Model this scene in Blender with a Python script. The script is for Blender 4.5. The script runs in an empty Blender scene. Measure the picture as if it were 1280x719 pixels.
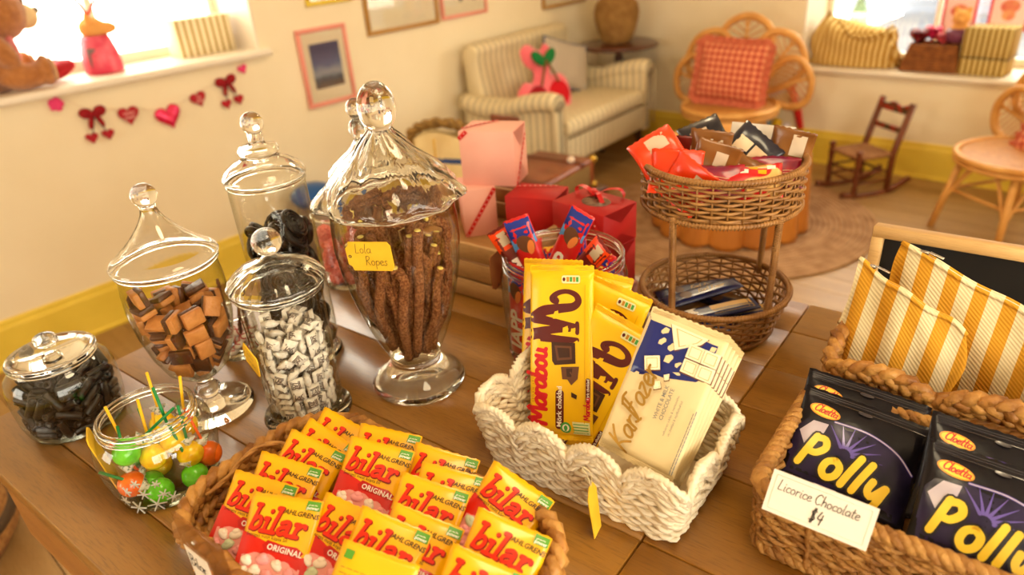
import bpy, bmesh, math, random
from math import sin, cos, pi, radians
from mathutils import Vector, Matrix, Euler, Quaternion
from mathutils.geometry import delaunay_2d_cdt
random.seed(4)
SC = bpy.context.scene
COL = SC.collection
# ---------------------------------------------------------------- camera, sky, light, exposure
# world frame: x along the table front edge, y across the table, z up; table top at Z0
Z0 = 0.95
TH = radians(5.53)               # the room is turned against the table by this angle
C1 = Vector((-1.3573, 0.0259))   # table corner in room coordinates
def RM(x, y, z=0.0):             # room coordinates -> world
    dx, dy = x - C1.x, y - C1.y
    return Vector((dx*cos(TH) + dy*sin(TH), -dx*sin(TH) + dy*cos(TH), z))
cam_d = bpy.data.cameras.new('camera'); cam = bpy.data.objects.new('camera', cam_d); COL.objects.link(cam)
SC.camera = cam
cam_d.sensor_width = 36.0; cam_d.lens = 874.28/1280*36
cam.location = RM(0, 0, 1.65)
_yaw, _pit, _rol = radians(44.424) - TH, radians(27.424), radians(-4.5814)
f = Vector((-sin(_yaw)*cos(_pit), cos(_yaw)*cos(_pit), -sin(_pit)))
r = Vector((cos(_yaw), sin(_yaw), 0)); u = r.cross(f)
r2 = r*cos(_rol) + u*sin(_rol); u2 = -r*sin(_rol) + u*cos(_rol)
cam.rotation_euler = Matrix((r2, u2, -f)).transposed().to_euler()
cam_d.clip_start = 0.02
cam_d.dof.use_dof = True; cam_d.dof.focus_distance = 0.98; cam_d.dof.aperture_fstop = 2.9
SC.view_settings.view_transform = 'Standard'; SC.view_settings.look = 'None'
SC.view_settings.gamma = 1.0; SC.view_settings.use_curve_mapping = False
SC.view_settings.exposure = 0.17
SC.cycles.transparent_max_bounces = 32; SC.cycles.max_bounces = 14; SC.cycles.transmission_bounces = 14; SC.cycles.glossy_bounces = 6; SC.cycles.diffuse_bounces = 4
world = bpy.data.worlds.new('world'); SC.world = world; world.use_nodes = True
wn = world.node_tree.nodes; wl = world.node_tree.links; wn.clear()
wo = wn.new('ShaderNodeOutputWorld'); wb = wn.new('ShaderNodeBackground')
wb.inputs[0].default_value = (1.0, 0.94, 0.83, 1); wb.inputs[1].default_value = 9.0
wl.new(wb.outputs[0], wo.inputs[0])
def area(name, loc, rot, sx, sy, power, col, portal=False):
    l = bpy.data.lights.new(name, 'AREA'); l.shape = 'RECTANGLE'; l.size = sx; l.size_y = sy
    l.energy = power; l.color = col
    if portal: l.cycles.is_portal = True
    o = bpy.data.objects.new(name, l); o.location = loc; o.rotation_euler = rot; COL.objects.link(o); return o
# daylight enters by the windows (two in view, one in the right wall, one added behind the camera as fill)
area('window_portal', RM(-2.3, -2.57, 1.55), (radians(90), 0, -TH), 1.4, 1.3, 1, (1, 1, 1), True)
area('window_portal', RM(-3.66, 1.3, 1.75), (0, radians(-90), -TH), 1.2, 1.4, 1, (1, 1, 1), True)
area('window_portal', RM(-0.4, 4.98, 1.4), (radians(-90), 0, -TH), 2.9, 1.5, 1, (1, 1, 1), True)
area('window_portal', RM(2.17, .0, 1.6), (0, radians(90), -TH), 1.5, 3.4, 1, (1, 1, 1), True)
LAMPS = [(-1.75, 2.7, 18), (-0.1, 0.5, 11), (0.6, 3.0, 12)]     # ceiling lamps (room x, y, watts)
LAMP_COL = (1.0, 0.80, 0.50)
CEIL = 2.75
# ---------------------------------------------------------------- helpers
def lin(c): return tuple(((v/255/12.92) if v <= 10.3 else ((v/255+.055)/1.055)**2.4) for v in c)
MATS = {}
def mat(name, c1, c2=None, rough=.6, scale=20, bump=0, bscale=None, metal=0, spec=.5, stretch=(1,1,1), trans=0, ior=1.45, coat=0, sheen=0, mixlo=.35, mixhi=.65, coord='Object', emit=0, detail=3):
    if name in MATS: return MATS[name]
    m = bpy.data.materials.new(name); m.use_nodes = True; MATS[name] = m
    nt = m.node_tree; n = nt.nodes; L = nt.links; b = n['Principled BSDF']
    b.inputs['Base Color'].default_value = (*lin(c1), 1); b.inputs['Roughness'].default_value = rough
    b.inputs['Metallic'].default_value = metal; b.inputs['Specular IOR Level'].default_value = spec
    b.inputs['Transmission Weight'].default_value = trans; b.inputs['IOR'].default_value = ior
    b.inputs['Coat Weight'].default_value = coat; b.inputs['Coat Roughness'].default_value = .1
    if sheen: b.inputs['Sheen Weight'].default_value = sheen
    if emit: b.inputs['Emission Color'].default_value = (*lin(c1), 1); b.inputs['Emission Strength'].default_value = emit
    if c2 or bump:
        tc = n.new('ShaderNodeTexCoord'); mp = n.new('ShaderNodeMapping'); mp.inputs['Scale'].default_value = stretch
        L.new(tc.outputs[coord], mp.inputs[0])
    if c2:
        no = n.new('ShaderNodeTexNoise'); no.inputs['Scale'].default_value = scale; no.inputs['Detail'].default_value = detail
        L.new(mp.outputs[0], no.inputs[0])
        cr = n.new('ShaderNodeValToRGB'); cr.color_ramp.elements[0].position = mixlo; cr.color_ramp.elements[1].position = mixhi
        cr.color_ramp.elements[0].color = (*lin(c1), 1); cr.color_ramp.elements[1].color = (*lin(c2), 1)
        L.new(no.outputs[0], cr.inputs[0]); L.new(cr.outputs[0], b.inputs['Base Color'])
    if bump:
        nb = n.new('ShaderNodeTexNoise'); nb.inputs['Scale'].default_value = bscale or scale; nb.inputs['Detail'].default_value = 3
        L.new(mp.outputs[0], nb.inputs[0]); bp = n.new('ShaderNodeBump'); bp.inputs['Strength'].default_value = bump; bp.inputs['Distance'].default_value = .01
        L.new(nb.outputs[0], bp.inputs['Height']); L.new(bp.outputs[0], b.inputs['Normal'])
    return m
def stripes(name, base, bands, axis, rough=.85, bump=0, weave=0, coord='Object'):
    """bands: (period, [(start, end, colour)]) along an axis of the object's own coordinates"""
    if name in MATS: return MATS[name]
    m = bpy.data.materials.new(name); m.use_nodes = True; MATS[name] = m
    nt = m.node_tree; n = nt.nodes; L = nt.links; b = n['Principled BSDF']; b.inputs['Roughness'].default_value = rough
    b.inputs['Specular IOR Level'].default_value = .2
    tc = n.new('ShaderNodeTexCoord'); sp = n.new('ShaderNodeSeparateXYZ'); L.new(tc.outputs[coord], sp.inputs[0])
    per, bl = bands
    dv = n.new('ShaderNodeMath'); dv.operation = 'DIVIDE'; L.new(sp.outputs[axis], dv.inputs[0]); dv.inputs[1].default_value = per
    fr = n.new('ShaderNodeMath'); fr.operation = 'FRACT'; L.new(dv.outputs[0], fr.inputs[0])
    cr = n.new('ShaderNodeValToRGB'); cr.color_ramp.interpolation = 'CONSTANT'; L.new(fr.outputs[0], cr.inputs[0])
    es = cr.color_ramp.elements; es[0].position = 0; es[0].color = (*lin(base), 1)
    first = True
    for a, e, c in bl:
        if first: x = es[1]; x.position = a; first = False
        else: x = es.new(a)
        x.color = (*lin(c), 1); y = es.new(e); y.color = (*lin(base), 1)
    L.new(cr.outputs[0], b.inputs['Base Color'])
    if weave:
        w = n.new('ShaderNodeTexWave'); w.wave_type = 'BANDS'; w.bands_direction = 'DIAGONAL'; w.inputs['Scale'].default_value = weave; L.new(tc.outputs['Object'], w.inputs[0])
        bp = n.new('ShaderNodeBump'); bp.inputs['Strength'].default_value = .3; bp.inputs['Distance'].default_value = .002; L.new(w.outputs[0], bp.inputs['Height']); L.new(bp.outputs[0], b.inputs['Normal'])
    return m
def wood(name, c1, c2, c3, axis=0, rough=.45, sc=1.0, coat=0.0):
    """long grain along axis (object coordinates)"""
    if name in MATS: return MATS[name]
    m = bpy.data.materials.new(name); m.use_nodes = True; MATS[name] = m
    nt = m.node_tree; n = nt.nodes; L = nt.links; b = n['Principled BSDF']; b.inputs['Roughness'].default_value = rough
    b.inputs['Coat Weight'].default_value = coat; b.inputs['Coat Roughness'].default_value = .28
    tc = n.new('ShaderNodeTexCoord'); mp = n.new('ShaderNodeMapping'); s = [9*sc]*3; s[axis] = .8*sc; mp.inputs['Scale'].default_value = s
    L.new(tc.outputs['Object'], mp.inputs[0])
    oi = n.new('ShaderNodeObjectInfo'); ad = n.new('ShaderNodeVectorMath'); ad.operation = 'MULTIPLY_ADD'
    ad.inputs[0].default_value = (37, 11, 5); L.new(oi.outputs['Random'], ad.inputs[1]); L.new(mp.outputs[0], ad.inputs[2])
    n1 = n.new('ShaderNodeTexNoise'); n1.inputs['Scale'].default_value = 1.6; n1.inputs['Detail'].default_value = 6; n1.inputs['Distortion'].default_value = .6; L.new(ad.outputs[0], n1.inputs[0])
    w = n.new('ShaderNodeTexNoise'); w.inputs['Scale'].default_value = 30; w.inputs['Detail'].default_value = 4; L.new(ad.outputs[0], w.inputs[0])
    cr = n.new('ShaderNodeValToRGB'); e = cr.color_ramp.elements; e[0].position = .3; e[0].color = (*lin(c1), 1); e[1].position = .7; e[1].color = (*lin(c2), 1)
    L.new(n1.outputs[0], cr.inputs[0])
    mx = n.new('ShaderNodeMix'); mx.data_type = 'RGBA'; L.new(cr.outputs[0], mx.inputs[6]); mx.inputs[7].default_value = (*lin(c3), 1)
    cr2 = n.new('ShaderNodeValToRGB'); cr2.color_ramp.elements[0].position = .5; cr2.color_ramp.elements[1].position = .72; cr2.color_ramp.elements[1].color = (.6, .6, .6, 1)
    L.new(w.outputs[0], cr2.inputs[0]); L.new(cr2.outputs[0], mx.inputs[0]); L.new(mx.outputs[2], b.inputs['Base Color'])
    bp = n.new('ShaderNodeBump'); bp.inputs['Strength'].default_value = .12; bp.inputs['Distance'].default_value = .002; L.new(w.outputs[0], bp.inputs['Height']); L.new(bp.outputs[0], b.inputs['Normal'])
    return m
def thin_glass(name, tint=(254, 254, 251), f=1.5, edge=(206, 206, 180)):
    if name in MATS: return MATS[name]
    m = bpy.data.materials.new(name); m.use_nodes = True; MATS[name] = m
    nt = m.node_tree; n = nt.nodes; L = nt.links; n.clear()
    o = n.new('ShaderNodeOutputMaterial'); t = n.new('ShaderNodeBsdfTransparent'); g = n.new('ShaderNodeBsdfGlossy'); g.inputs['Roughness'].default_value = .02
    mx = n.new('ShaderNodeMixShader'); geo = n.new('ShaderNodeNewGeometry')
    dp = n.new('ShaderNodeVectorMath'); dp.operation = 'DOT_PRODUCT'; L.new(geo.outputs['Incoming'], dp.inputs[0]); L.new(geo.outputs['Normal'], dp.inputs[1])
    def mth(op, x, y=None):
        q = n.new('ShaderNodeMath'); q.operation = op; L.new(x, q.inputs[0])
        if y is not None: q.inputs[1].default_value = y
        return q.outputs[0]
    inv = n.new('ShaderNodeMath'); inv.operation = 'SUBTRACT'; inv.inputs[0].default_value = 1; inv.use_clamp = True; L.new(mth('ABSOLUTE', dp.outputs['Value']), inv.inputs[1])
    f0 = ((f-1)/(f+1))**2*1.9   # both faces of a thin sheet
    sch = mth('ADD', mth('MULTIPLY', mth('POWER', inv.outputs[0], 5), 1-f0), f0)
    cm = n.new('ShaderNodeMix'); cm.data_type = 'RGBA'; cm.inputs[6].default_value = (*lin(tint), 1); cm.inputs[7].default_value = (*lin(edge), 1)
    L.new(mth('POWER', inv.outputs[0], 2.5), cm.inputs[0]); L.new(cm.outputs[2], t.inputs[0])
    L.new(sch, mx.inputs[0]); L.new(t.outputs[0], mx.inputs[1]); L.new(g.outputs[0], mx.inputs[2]); L.new(mx.outputs[0], o.inputs[0])
    return m
def glass(name='clear_glass', col=(252, 252, 248), ior=1.47, rough=0.0):
    return mat(name, col, rough=rough, trans=1, ior=ior)

class MB:
    def __init__(s): s.v = []; s.f = []; s.mi = []; s.sm = []
    def add(s, V, F, mi=0, smooth=True):
        o = len(s.v); s.v += [tuple(p) for p in V]; s.f += [tuple(i+o for i in q) for q in F]
        s.mi += [mi]*len(F); s.sm += [smooth]*len(F); return s
    def box(s, c, d, rot=None, mi=0):
        M = Euler(rot).to_matrix() if rot else Matrix.Identity(3); c = Vector(c)
        V = [c + M @ Vector((x*d[0]/2, y*d[1]/2, z*d[2]/2)) for z in (-1, 1) for y in (-1, 1) for x in (-1, 1)]
        return s.add(V, [(0,2,3,1),(4,5,7,6),(0,1,5,4),(2,6,7,3),(0,4,6,2),(1,3,7,5)], mi, False)
    def rbox(s, c, d, r, rot=None, mi=0, n=3):
        """box with rounded edges"""
        M = Euler(rot).to_matrix() if rot else Matrix.Identity(3); c = Vector(c)
        r = min(r, min(d)*.499); N = 2*n+2; V = []; F = []
        def co(i, h):
            t = (i if i <= n else i-1)/n if False else None
        def prof(i, h):   # returns (sign centre, angle)
            return (-1, i/n*pi/2) if i <= n else (1, (i-n-1)/n*pi/2)
        # sphere-like lat/long with offset centre
        K = 4*(n+1)
        for j in range(N):
            sz, a = prof(j, 0); lat = (-pi/2 + a) if sz < 0 else a
            for k in range(K):
                q = k//(n+1); t = k % (n+1); an = q*pi/2 + t/n*pi/2
                sx = 1 if q in (0, 3) else -1; sy = 1 if q in (0, 1) else -1
                V.append(c + M @ Vector((sx*(d[0]/2-r) + r*cos(lat)*cos(an), sy*(d[1]/2-r) + r*cos(lat)*sin(an), sz*(d[2]/2-r) + r*sin(lat))))
        for j in range(N-1):
            for k in range(K): F.append((j*K+k, j*K+(k+1) % K, (j+1)*K+(k+1) % K, (j+1)*K+k))
        F.append(tuple(range(K-1, -1, -1))); F.append(tuple(range((N-1)*K, N*K)))
        return s.add(V, F, mi, True)
    def tube(s, P, r, n=8, closed=False, mi=0, caps=True, flat=None):
        P = [Vector(p) for p in P]; m = len(P); R = r if isinstance(r, (list, tuple)) else [r]*m
        T = []
        for i in range(m):
            a = P[(i-1) % m] if (closed or i > 0) else P[i]; b = P[(i+1) % m] if (closed or i < m-1) else P[i]
            t = (b-a); T.append(t.normalized() if t.length > 1e-9 else Vector((0,0,1)))
        up = Vector((0,0,1)) if abs(T[0].z) < .9 else Vector((1,0,0))
        nrm = (up - T[0]*up.dot(T[0])).normalized(); V = []; F = []
        for i in range(m):
            nrm = (nrm - T[i]*nrm.dot(T[i])); nrm = nrm.normalized() if nrm.length > 1e-6 else T[i].orthogonal().normalized()
            bn = T[i].cross(nrm)
            for k in range(n):
                a = 2*pi*k/n; V.append(P[i] + (nrm*cos(a)*(flat or 1) + bn*sin(a))*R[i])
        for i in range(m if closed else m-1):
            j = (i+1) % m
            for k in range(n): F.append((i*n+k, i*n+(k+1) % n, j*n+(k+1) % n, j*n+k))
        if not closed and caps: F.append(tuple(range(n-1, -1, -1))); F.append(tuple(range((m-1)*n, m*n)))
        return s.add(V, F, mi)
    def lathe(s, prof, n=40, c=(0,0,0), mi=0, mod=None, closed=False):
        """prof (r, z); mod(angle, z, r) -> r"""
        V = []; F = []; m = len(prof)
        for r_, z in prof:
            for k in range(n):
                a = 2*pi*k/n; rr = mod(a, z, r_) if mod else r_
                V.append((c[0]+rr*cos(a), c[1]+rr*sin(a), c[2]+z))
        for i in range(m if closed else m-1):
            j = (i+1) % m
            for k in range(n): F.append((i*n+k, i*n+(k+1) % n, j*n+(k+1) % n, j*n+k))
        if not closed:
            if prof[0][0] > 1e-5: F.append(tuple(range(n-1, -1, -1)))
            if prof[-1][0] > 1e-5: F.append(tuple(range((m-1)*n, m*n)))
        return s.add(V, F, mi)
    def ball(s, c, r, n=12, mi=0, rot=None):
        rr = r if isinstance(r, (tuple, list)) else (r, r, r); M = Euler(rot).to_matrix() if rot else Matrix.Identity(3); c = Vector(c)
        V = []; F = []; h = n//2+1
        for j in range(1, h):
            la = -pi/2 + pi*j/h
            for k in range(n): V.append(c + M @ Vector((rr[0]*cos(la)*cos(2*pi*k/n), rr[1]*cos(la)*sin(2*pi*k/n), rr[2]*sin(la))))
        V += [c + M @ Vector((0,0,-rr[2])), c + M @ Vector((0,0,rr[2]))]; b = len(V)-2
        for j in range(h-2):
            for k in range(n): F.append((j*n+k, j*n+(k+1) % n, (j+1)*n+(k+1) % n, (j+1)*n+k))
        for k in range(n): F.append((b, (k+1) % n, k)); F.append((b+1, (h-2)*n+k, (h-2)*n+(k+1) % n))
        return s.add(V, F, mi)
    def rope(s, P, R, r, strands=2, pitch=.02, n=6, closed=False, mi=0, mis=None, ph=0, flat=1.0):
        """twisted strands along the path P"""
        P = [Vector(p) for p in P]; m = len(P); L = [0]
        for i in range(1, m): L.append(L[-1] + (P[i]-P[i-1]).length)
        tot = L[-1] + ((P[0]-P[-1]).length if closed else 0)
        turns = max(1, round(tot/pitch)); F_ = []; T = []
        for i in range(m):
            a = P[(i-1) % m] if (closed or i > 0) else P[i]; b = P[(i+1) % m] if (closed or i < m-1) else P[i]; T.append((b-a).normalized())
        up = Vector((0,0,1)) if abs(T[0].z) < .9 else Vector((1,0,0))
        for q in range(strands):
            Q = []
            for i in range(m):
                t = T[i]; x = (up - t*up.dot(t)); x = x.normalized() if x.length > .05 else t.orthogonal().normalized(); y = t.cross(x)
                a = 2*pi*(turns*L[i]/tot + q/strands) + ph
                Q.append(P[i] + (x*cos(a) + y*sin(a)*flat)*R)
            s.tube(Q, r, n, closed, mi if mis is None else mis[q % len(mis)])
        return s
    def build(s, name, mats=None, parent=None, smooth_angle=None):
        me = bpy.data.meshes.new(name); me.from_pydata(s.v, [], s.f)
        if mats:
            for m in (mats if isinstance(mats, (list, tuple)) else [mats]): me.materials.append(m)
        me.polygons.foreach_set('material_index', s.mi); me.polygons.foreach_set('use_smooth', s.sm); me.update()
        o = bpy.data.objects.new(name, me); COL.objects.link(o)
        if parent: o.parent = parent
        return o
def resample(P, step, closed=False):
    P = [Vector(p) for p in P]; Q = P + [P[0]] if closed else P
    out = []; carry = 0
    L = [0]
    for i in range(1, len(Q)): L.append(L[-1] + (Q[i]-Q[i-1]).length)
    N = max(2, int(round(L[-1]/step))); j = 0
    for k in range(N if closed else N+1):
        d = L[-1]*k/N
        while j < len(L)-2 and L[j+1] < d: j += 1
        seg = L[j+1]-L[j]; out.append(Q[j].lerp(Q[j+1], (d-L[j])/seg if seg > 1e-12 else 0))
    return out
def catmull(P, k=6, closed=False):
    P = [Vector(p) for p in P]; m = len(P); out = []
    for i in range(m if closed else m-1):
        p0 = P[(i-1) % m] if (closed or i > 0) else P[i]*2-P[i+1]; p1 = P[i]; p2 = P[(i+1) % m]
        p3 = P[(i+2) % m] if (closed or i < m-2) else p2*2-p1
        for t in range(k):
            t /= k; out.append(.5*((2*p1) + (p2-p0)*t + (2*p0-5*p1+4*p2-p3)*t*t + (3*p1-p0-3*p2+p3)*t**3))
    if not closed: out.append(P[-1])
    return out
def tag(o, label=None, cat=None, group=None, kind=None):
    if label: o['label'] = label
    if cat: o['category'] = cat
    if group: o['group'] = group
    if kind: o['kind'] = kind
    return o
def thing(name, loc, rot=0, label=None, cat=None, group=None, mx=None):
    o = bpy.data.objects.new(name, None); COL.objects.link(o); o.empty_display_size = .05
    if mx is not None: o.matrix_world = mx
    else:
        o.location = loc; o.rotation_euler = rot if isinstance(rot, (tuple, list, Euler)) else (0, 0, rot)
    return tag(o, label, cat, group)
KIDS = {}
def dup(root, loc, rot, label=None, group=None):
    def cp(o, par):
        c = o.copy(); COL.objects.link(c); c.parent = par
        for ch in [x for x in list(o.children)]: cp(ch, c)
        return c
    c = cp(root, None); c.location = loc; c.rotation_euler = rot if isinstance(rot, (tuple, list, Euler)) else (0, 0, rot)
    if label: c['label'] = label
    if group: c['group'] = group
    return c
def struct(o): o['kind'] = 'structure'; return o
def room_obj(o): o.location = RM(0, 0, 0); o.rotation_euler = (0, 0, -TH); return o

# ---- flat print: polygons, text and pen strokes wrapped on a surface
def tess(poly, step=.01, holes=()):
    pts = [Vector(p) for p in poly]; edges = [(i, (i+1) % len(pts)) for i in range(len(pts))]
    x0 = min(p.x for p in pts); x1 = max(p.x for p in pts); y0 = min(p.y for p in pts); y1 = max(p.y for p in pts)
    def inside(x, y):
        c = False; m = len(poly)
        for i in range(m):
            a = poly[i]; b = poly[i-1]
            if (a[1] > y) != (b[1] > y) and x < (b[0]-a[0])*(y-a[1])/(b[1]-a[1])+a[0]: c = not c
        return c
    y = y0+step/2
    while y < y1:
        x = x0+step/2
        while x < x1:
            if inside(x, y): pts.append(Vector((x, y)))
            x += step
        y += step
    # refine boundary
    V, E, F, *_ = delaunay_2d_cdt(pts, edges, [], 1, 1e-7)
    return [(v.x, v.y) for v in V], [tuple(q) for q in F]
TXT = {}
def text2d(s, size, bold=0.0, shear=0.0, space=1.0, step=.006):
    key = (s, size, bold, shear, space, step)
    if key in TXT: return TXT[key]
    cu = bpy.data.curves.new('t', 'FONT'); cu.body = s; cu.size = size; cu.offset = bold*size; cu.shear = shear; cu.space_character = space; cu.resolution_u = 2; cu.fill_mode = 'FRONT'
    o = bpy.data.objects.new('t', cu); COL.objects.link(o); dg = bpy.context.evaluated_depsgraph_get()
    me = bpy.data.meshes.new_from_object(o.evaluated_get(dg)); bpy.data.objects.remove(o); bpy.data.curves.remove(cu)
    bm = bmesh.new(); bm.from_mesh(me); bpy.data.meshes.remove(me); bmesh.ops.triangulate(bm, faces=bm.faces)
    for _ in range(3):
        le = [e for e in bm.edges if e.calc_length() > step]
        if not le: break
        bmesh.ops.subdivide_edges(bm, edges=le, cuts=1); bmesh.ops.triangulate(bm, faces=[f for f in bm.faces if len(f.verts) > 3])
    bm.verts.index_update(); V = [(v.co.x, v.co.y) for v in bm.verts]; F = [tuple(v.index for v in f.verts) for f in bm.faces]; bm.free()
    TXT[key] = (V, F); return V, F
G = {  # single-stroke pen letters: advance, strokes
'a': (.5, [[(.42,.42),(.3,.5),(.12,.42),(.06,.22),(.14,.04),(.3,.06),(.42,.25),(.43,.45),(.42,.12),(.5,.02)]]),
'b': (.48, [[(.1,1),(.08,.5),(.07,.05)],[(.08,.3),(.25,.48),(.42,.35),(.38,.08),(.2,0),(.07,.08)]]),
'c': (.42, [[(.38,.42),(.24,.5),(.08,.35),(.08,.12),(.22,0),(.4,.08)]]),
'd': (.5, [[(.4,.4),(.25,.5),(.08,.35),(.08,.12),(.22,0),(.4,.15)],[(.42,1),(.4,.1),(.48,0)]]),
'e': (.42, [[(.06,.24),(.25,.28),(.37,.38),(.26,.5),(.1,.42),(.06,.18),(.2,0),(.42,.1)]]),
'f': (.36, [[(.46,.9),(.34,1.0),(.22,.8),(.17,.3),(.08,-.3),(-.02,-.3)],[(.02,.5),(.38,.52)]]),
'h': (.48, [[(.1,1),(.08,0)],[(.08,.3),(.22,.48),(.36,.42),(.38,0)]]),
'i': (.24, [[(.1,.48),(.1,.05),(.2,0)],[(.1,.68),(.12,.72)]]),
'k': (.45, [[(.1,1),(.08,0)],[(.38,.5),(.1,.22),(.4,0)]]),
'l': (.24, [[(.12,1),(.09,.1),(.2,0)]]),
'm': (.66, [[(.08,.5),(.08,0)],[(.08,.3),(.2,.48),(.32,.4),(.32,0)],[(.32,.3),(.44,.48),(.56,.4),(.57,0)]]),
'n': (.48, [[(.08,.5),(.08,0)],[(.08,.3),(.22,.48),(.36,.42),(.38,0)]]),
'o': (.46, [[(.22,.5),(.07,.4),(.06,.15),(.2,0),(.36,.1),(.38,.36),(.22,.5)]]),
'p': (.46, [[(.08,.5),(.08,-.4)],[(.08,.35),(.24,.5),(.4,.35),(.35,.08),(.2,.02),(.08,.12)]]),
'r': (.38, [[(.08,.5),(.09,0)],[(.09,.3),(.2,.46),(.34,.46)]]),
's': (.38, [[(.34,.44),(.2,.5),(.1,.4),(.2,.27),(.32,.14),(.2,0),(.05,.06)]]),
't': (.36, [[(.18,.85),(.15,.1),(.3,0)],[(.03,.55),(.34,.57)]]),
'u': (.5, [[(.08,.5),(.08,.12),(.2,0),(.36,.12),(.38,.5),(.38,.1),(.48,0)]]),
'y': (.46, [[(.08,.5),(.1,.25),(.22,.12),(.38,.5)],[(.38,.5),(.34,-.1),(.2,-.38),(.05,-.28)]]),
'z': (.42, [[(.06,.48),(.36,.48),(.06,.02),(.38,.02)]]),
'A': (.66, [[(.02,0),(.3,1),(.56,0)],[(.14,.35),(.46,.35)]]),
'B': (.6, [[(.1,1),(.09,0)],[(.05,.95),(.35,1),(.45,.8),(.3,.56),(.12,.53)],[(.12,.53),(.4,.5),(.5,.25),(.35,.02),(.05,0)]]),
'C': (.6, [[(.52,.82),(.35,1),(.1,.75),(.06,.3),(.25,0),(.54,.12)]]),
'F': (.6, [[(.6,.95),(.35,1.0),(.1,.88)],[(.35,1),(.28,.4),(.1,-.05),(-.05,.02)],[(.12,.52),(.45,.55)]]),
'J': (.45, [[(.4,1),(.38,.2),(.2,0),(.04,.15)]]),
'K': (.62, [[(.16,1),(.12,.5),(.08,0)],[(.58,1),(.3,.75),(.14,.48),(.35,.3),(.6,0)]]),
'L': (.5, [[(.12,1),(.08,.3),(.08,.02),(.45,.04)]]),
'M': (.85, [[(.05,0),(.14,.95),(.38,.25),(.66,1),(.76,0)]]),
'P': (.55, [[(.12,1),(.1,0)],[(.06,.9),(.32,1),(.48,.78),(.34,.52),(.12,.48)]]),
'R': (.58, [[(.12,1),(.1,0)],[(.06,.9),(.3,1),(.44,.8),(.3,.55),(.12,.5),(.3,.3),(.5,0)]]),
'S': (.5, [[(.44,.88),(.26,1),(.1,.82),(.22,.56),(.42,.3),(.28,.02),(.05,.1)]]),
'$': (.5, [[(.4,.82),(.24,.92),(.1,.75),(.24,.52),(.4,.3),(.26,.08),(.06,.16)],[(.2,1.08),(.18,-.08)],[(.3,1.08),(.28,-.08)]]),
'2': (.5, [[(.08,.75),(.2,.98),(.4,.85),(.34,.5),(.06,.02),(.44,.04)]]),
'4': (.5, [[(.2,.95),(.08,.4),(.42,.42)],[(.36,.75),(.32,-.05)]]),
' ': (.3, []), '&': (.5, [[(.45,.0),(.12,.7),(.24,.95),(.34,.75),(.08,.25),(.2,0),(.45,.35)]]),
}
def ribbon(P, w, step=None):
    """flat stroke of width w (or list) with round ends, 2d"""
    n = len(P); W = w if isinstance(w, (list, tuple)) else [w]*n; V = []; F = []
    for i in range(n):
        a = P[max(0, i-1)]; b = P[min(n-1, i+1)]; t = Vector((b[0]-a[0], b[1]-a[1])); t = t.normalized() if t.length > 1e-9 else Vector((1, 0)); q = Vector((-t.y, t.x))*W[i]/2
        V += [(P[i][0]+q.x, P[i][1]+q.y), (P[i][0], P[i][1]), (P[i][0]-q.x, P[i][1]-q.y)]
    for i in range(n-1):
        for k in (0, 1): F.append((i*3+k+1, i*3+k+4, i*3+k+3, i*3+k))
    for e in (0, n-1):
        o = len(V); c = P[e]; V.append((c[0], c[1])); m = 8
        V += [(c[0]+cos(2*pi*k/m)*W[e]/2, c[1]+sin(2*pi*k/m)*W[e]/2) for k in range(m)]
        F += [(o, o+1+k, o+1+(k+1) % m) for k in range(m)]
    return V, F
def pen(s, size, w, slant=.15, sp=1.0, k=5, glyphs=None, wx=1.0):
    g = glyphs or G; x = 0; out = []
    for ch in s:
        adv, st = g[ch]
        for P in st:
            Q = catmull([Vector((p[0], p[1], 0)) for p in P], k) if len(P) > 2 else [Vector((*p, 0)) for p in P]
            Q = resample(Q, .12 if len(P) == 2 else .06)
            Q = [((x + p.x*wx + p.y*slant)*size, p.y*size) for p in Q]
            out.append(ribbon(Q, w*size))
        x += adv*sp*wx
    return out, x*size
class Print:
    """decals laid on the height field surf(x, y) of a package; each layer a hair prouder"""
    def __init__(s, surf=lambda x, y: 0.0, base=.0003): s.mb = MB(); s.surf = surf; s.e = base
    def put(s, VF, at=(0, 0), rot=0, mi=0, scale=1.0):
        V, F = VF; c, sn = cos(rot), sin(rot); P = []
        for x, y in V:
            x *= scale; y *= scale; X = at[0]+x*c-y*sn; Y = at[1]+x*sn+y*c; P.append((X, Y, s.surf(X, Y)+s.e))
        s.mb.add(P, F, mi, True); s.e += .00002; return s
    def layer(s): s.e += .00012; return s
    def poly(s, pts, mi=0, step=.008, at=(0, 0), rot=0): return s.put(tess(pts, step), at, rot, mi)
    def text(s, t, size, at, rot=0, mi=0, bold=0, shear=0, space=1.0, center=False, step=.006):
        V, F = text2d(t, size, bold, shear, space, step)
        if center: w = max(p[0] for p in V); V = [(x-w/2, y) for x, y in V]
        return s.put((V, F), at, rot, mi)
    def pen(s, t, size, w, at, rot=0, mi=0, slant=.15, sp=1.0, center=False, glyphs=None, wx=1.0):
        out, tot = pen(t, size, w, slant, sp, glyphs=glyphs, wx=wx)
        for VF in out: s.put(([(x-(tot/2 if center else 0), y) for x, y in VF[0]], VF[1]), at, rot, mi)
        return s
    def build(s, name, mats, parent): return s.mb.build(name, mats, parent)
def ell(rx, ry, n=20, c=(0, 0)): return [(c[0]+rx*cos(2*pi*k/n), c[1]+ry*sin(2*pi*k/n)) for k in range(n)]
def rrect(w, h, r, n=4, c=(0, 0)):
    P = []
    for q, (sx, sy) in enumerate(((1, 1), (-1, 1), (-1, -1), (1, -1))):
        for k in range(n+1):
            a = q*pi/2+k/n*pi/2; P.append((c[0]+sx*(w/2-r)+r*cos(a), c[1]+sy*(h/2-r)+r*sin(a)))
    return P
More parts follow.
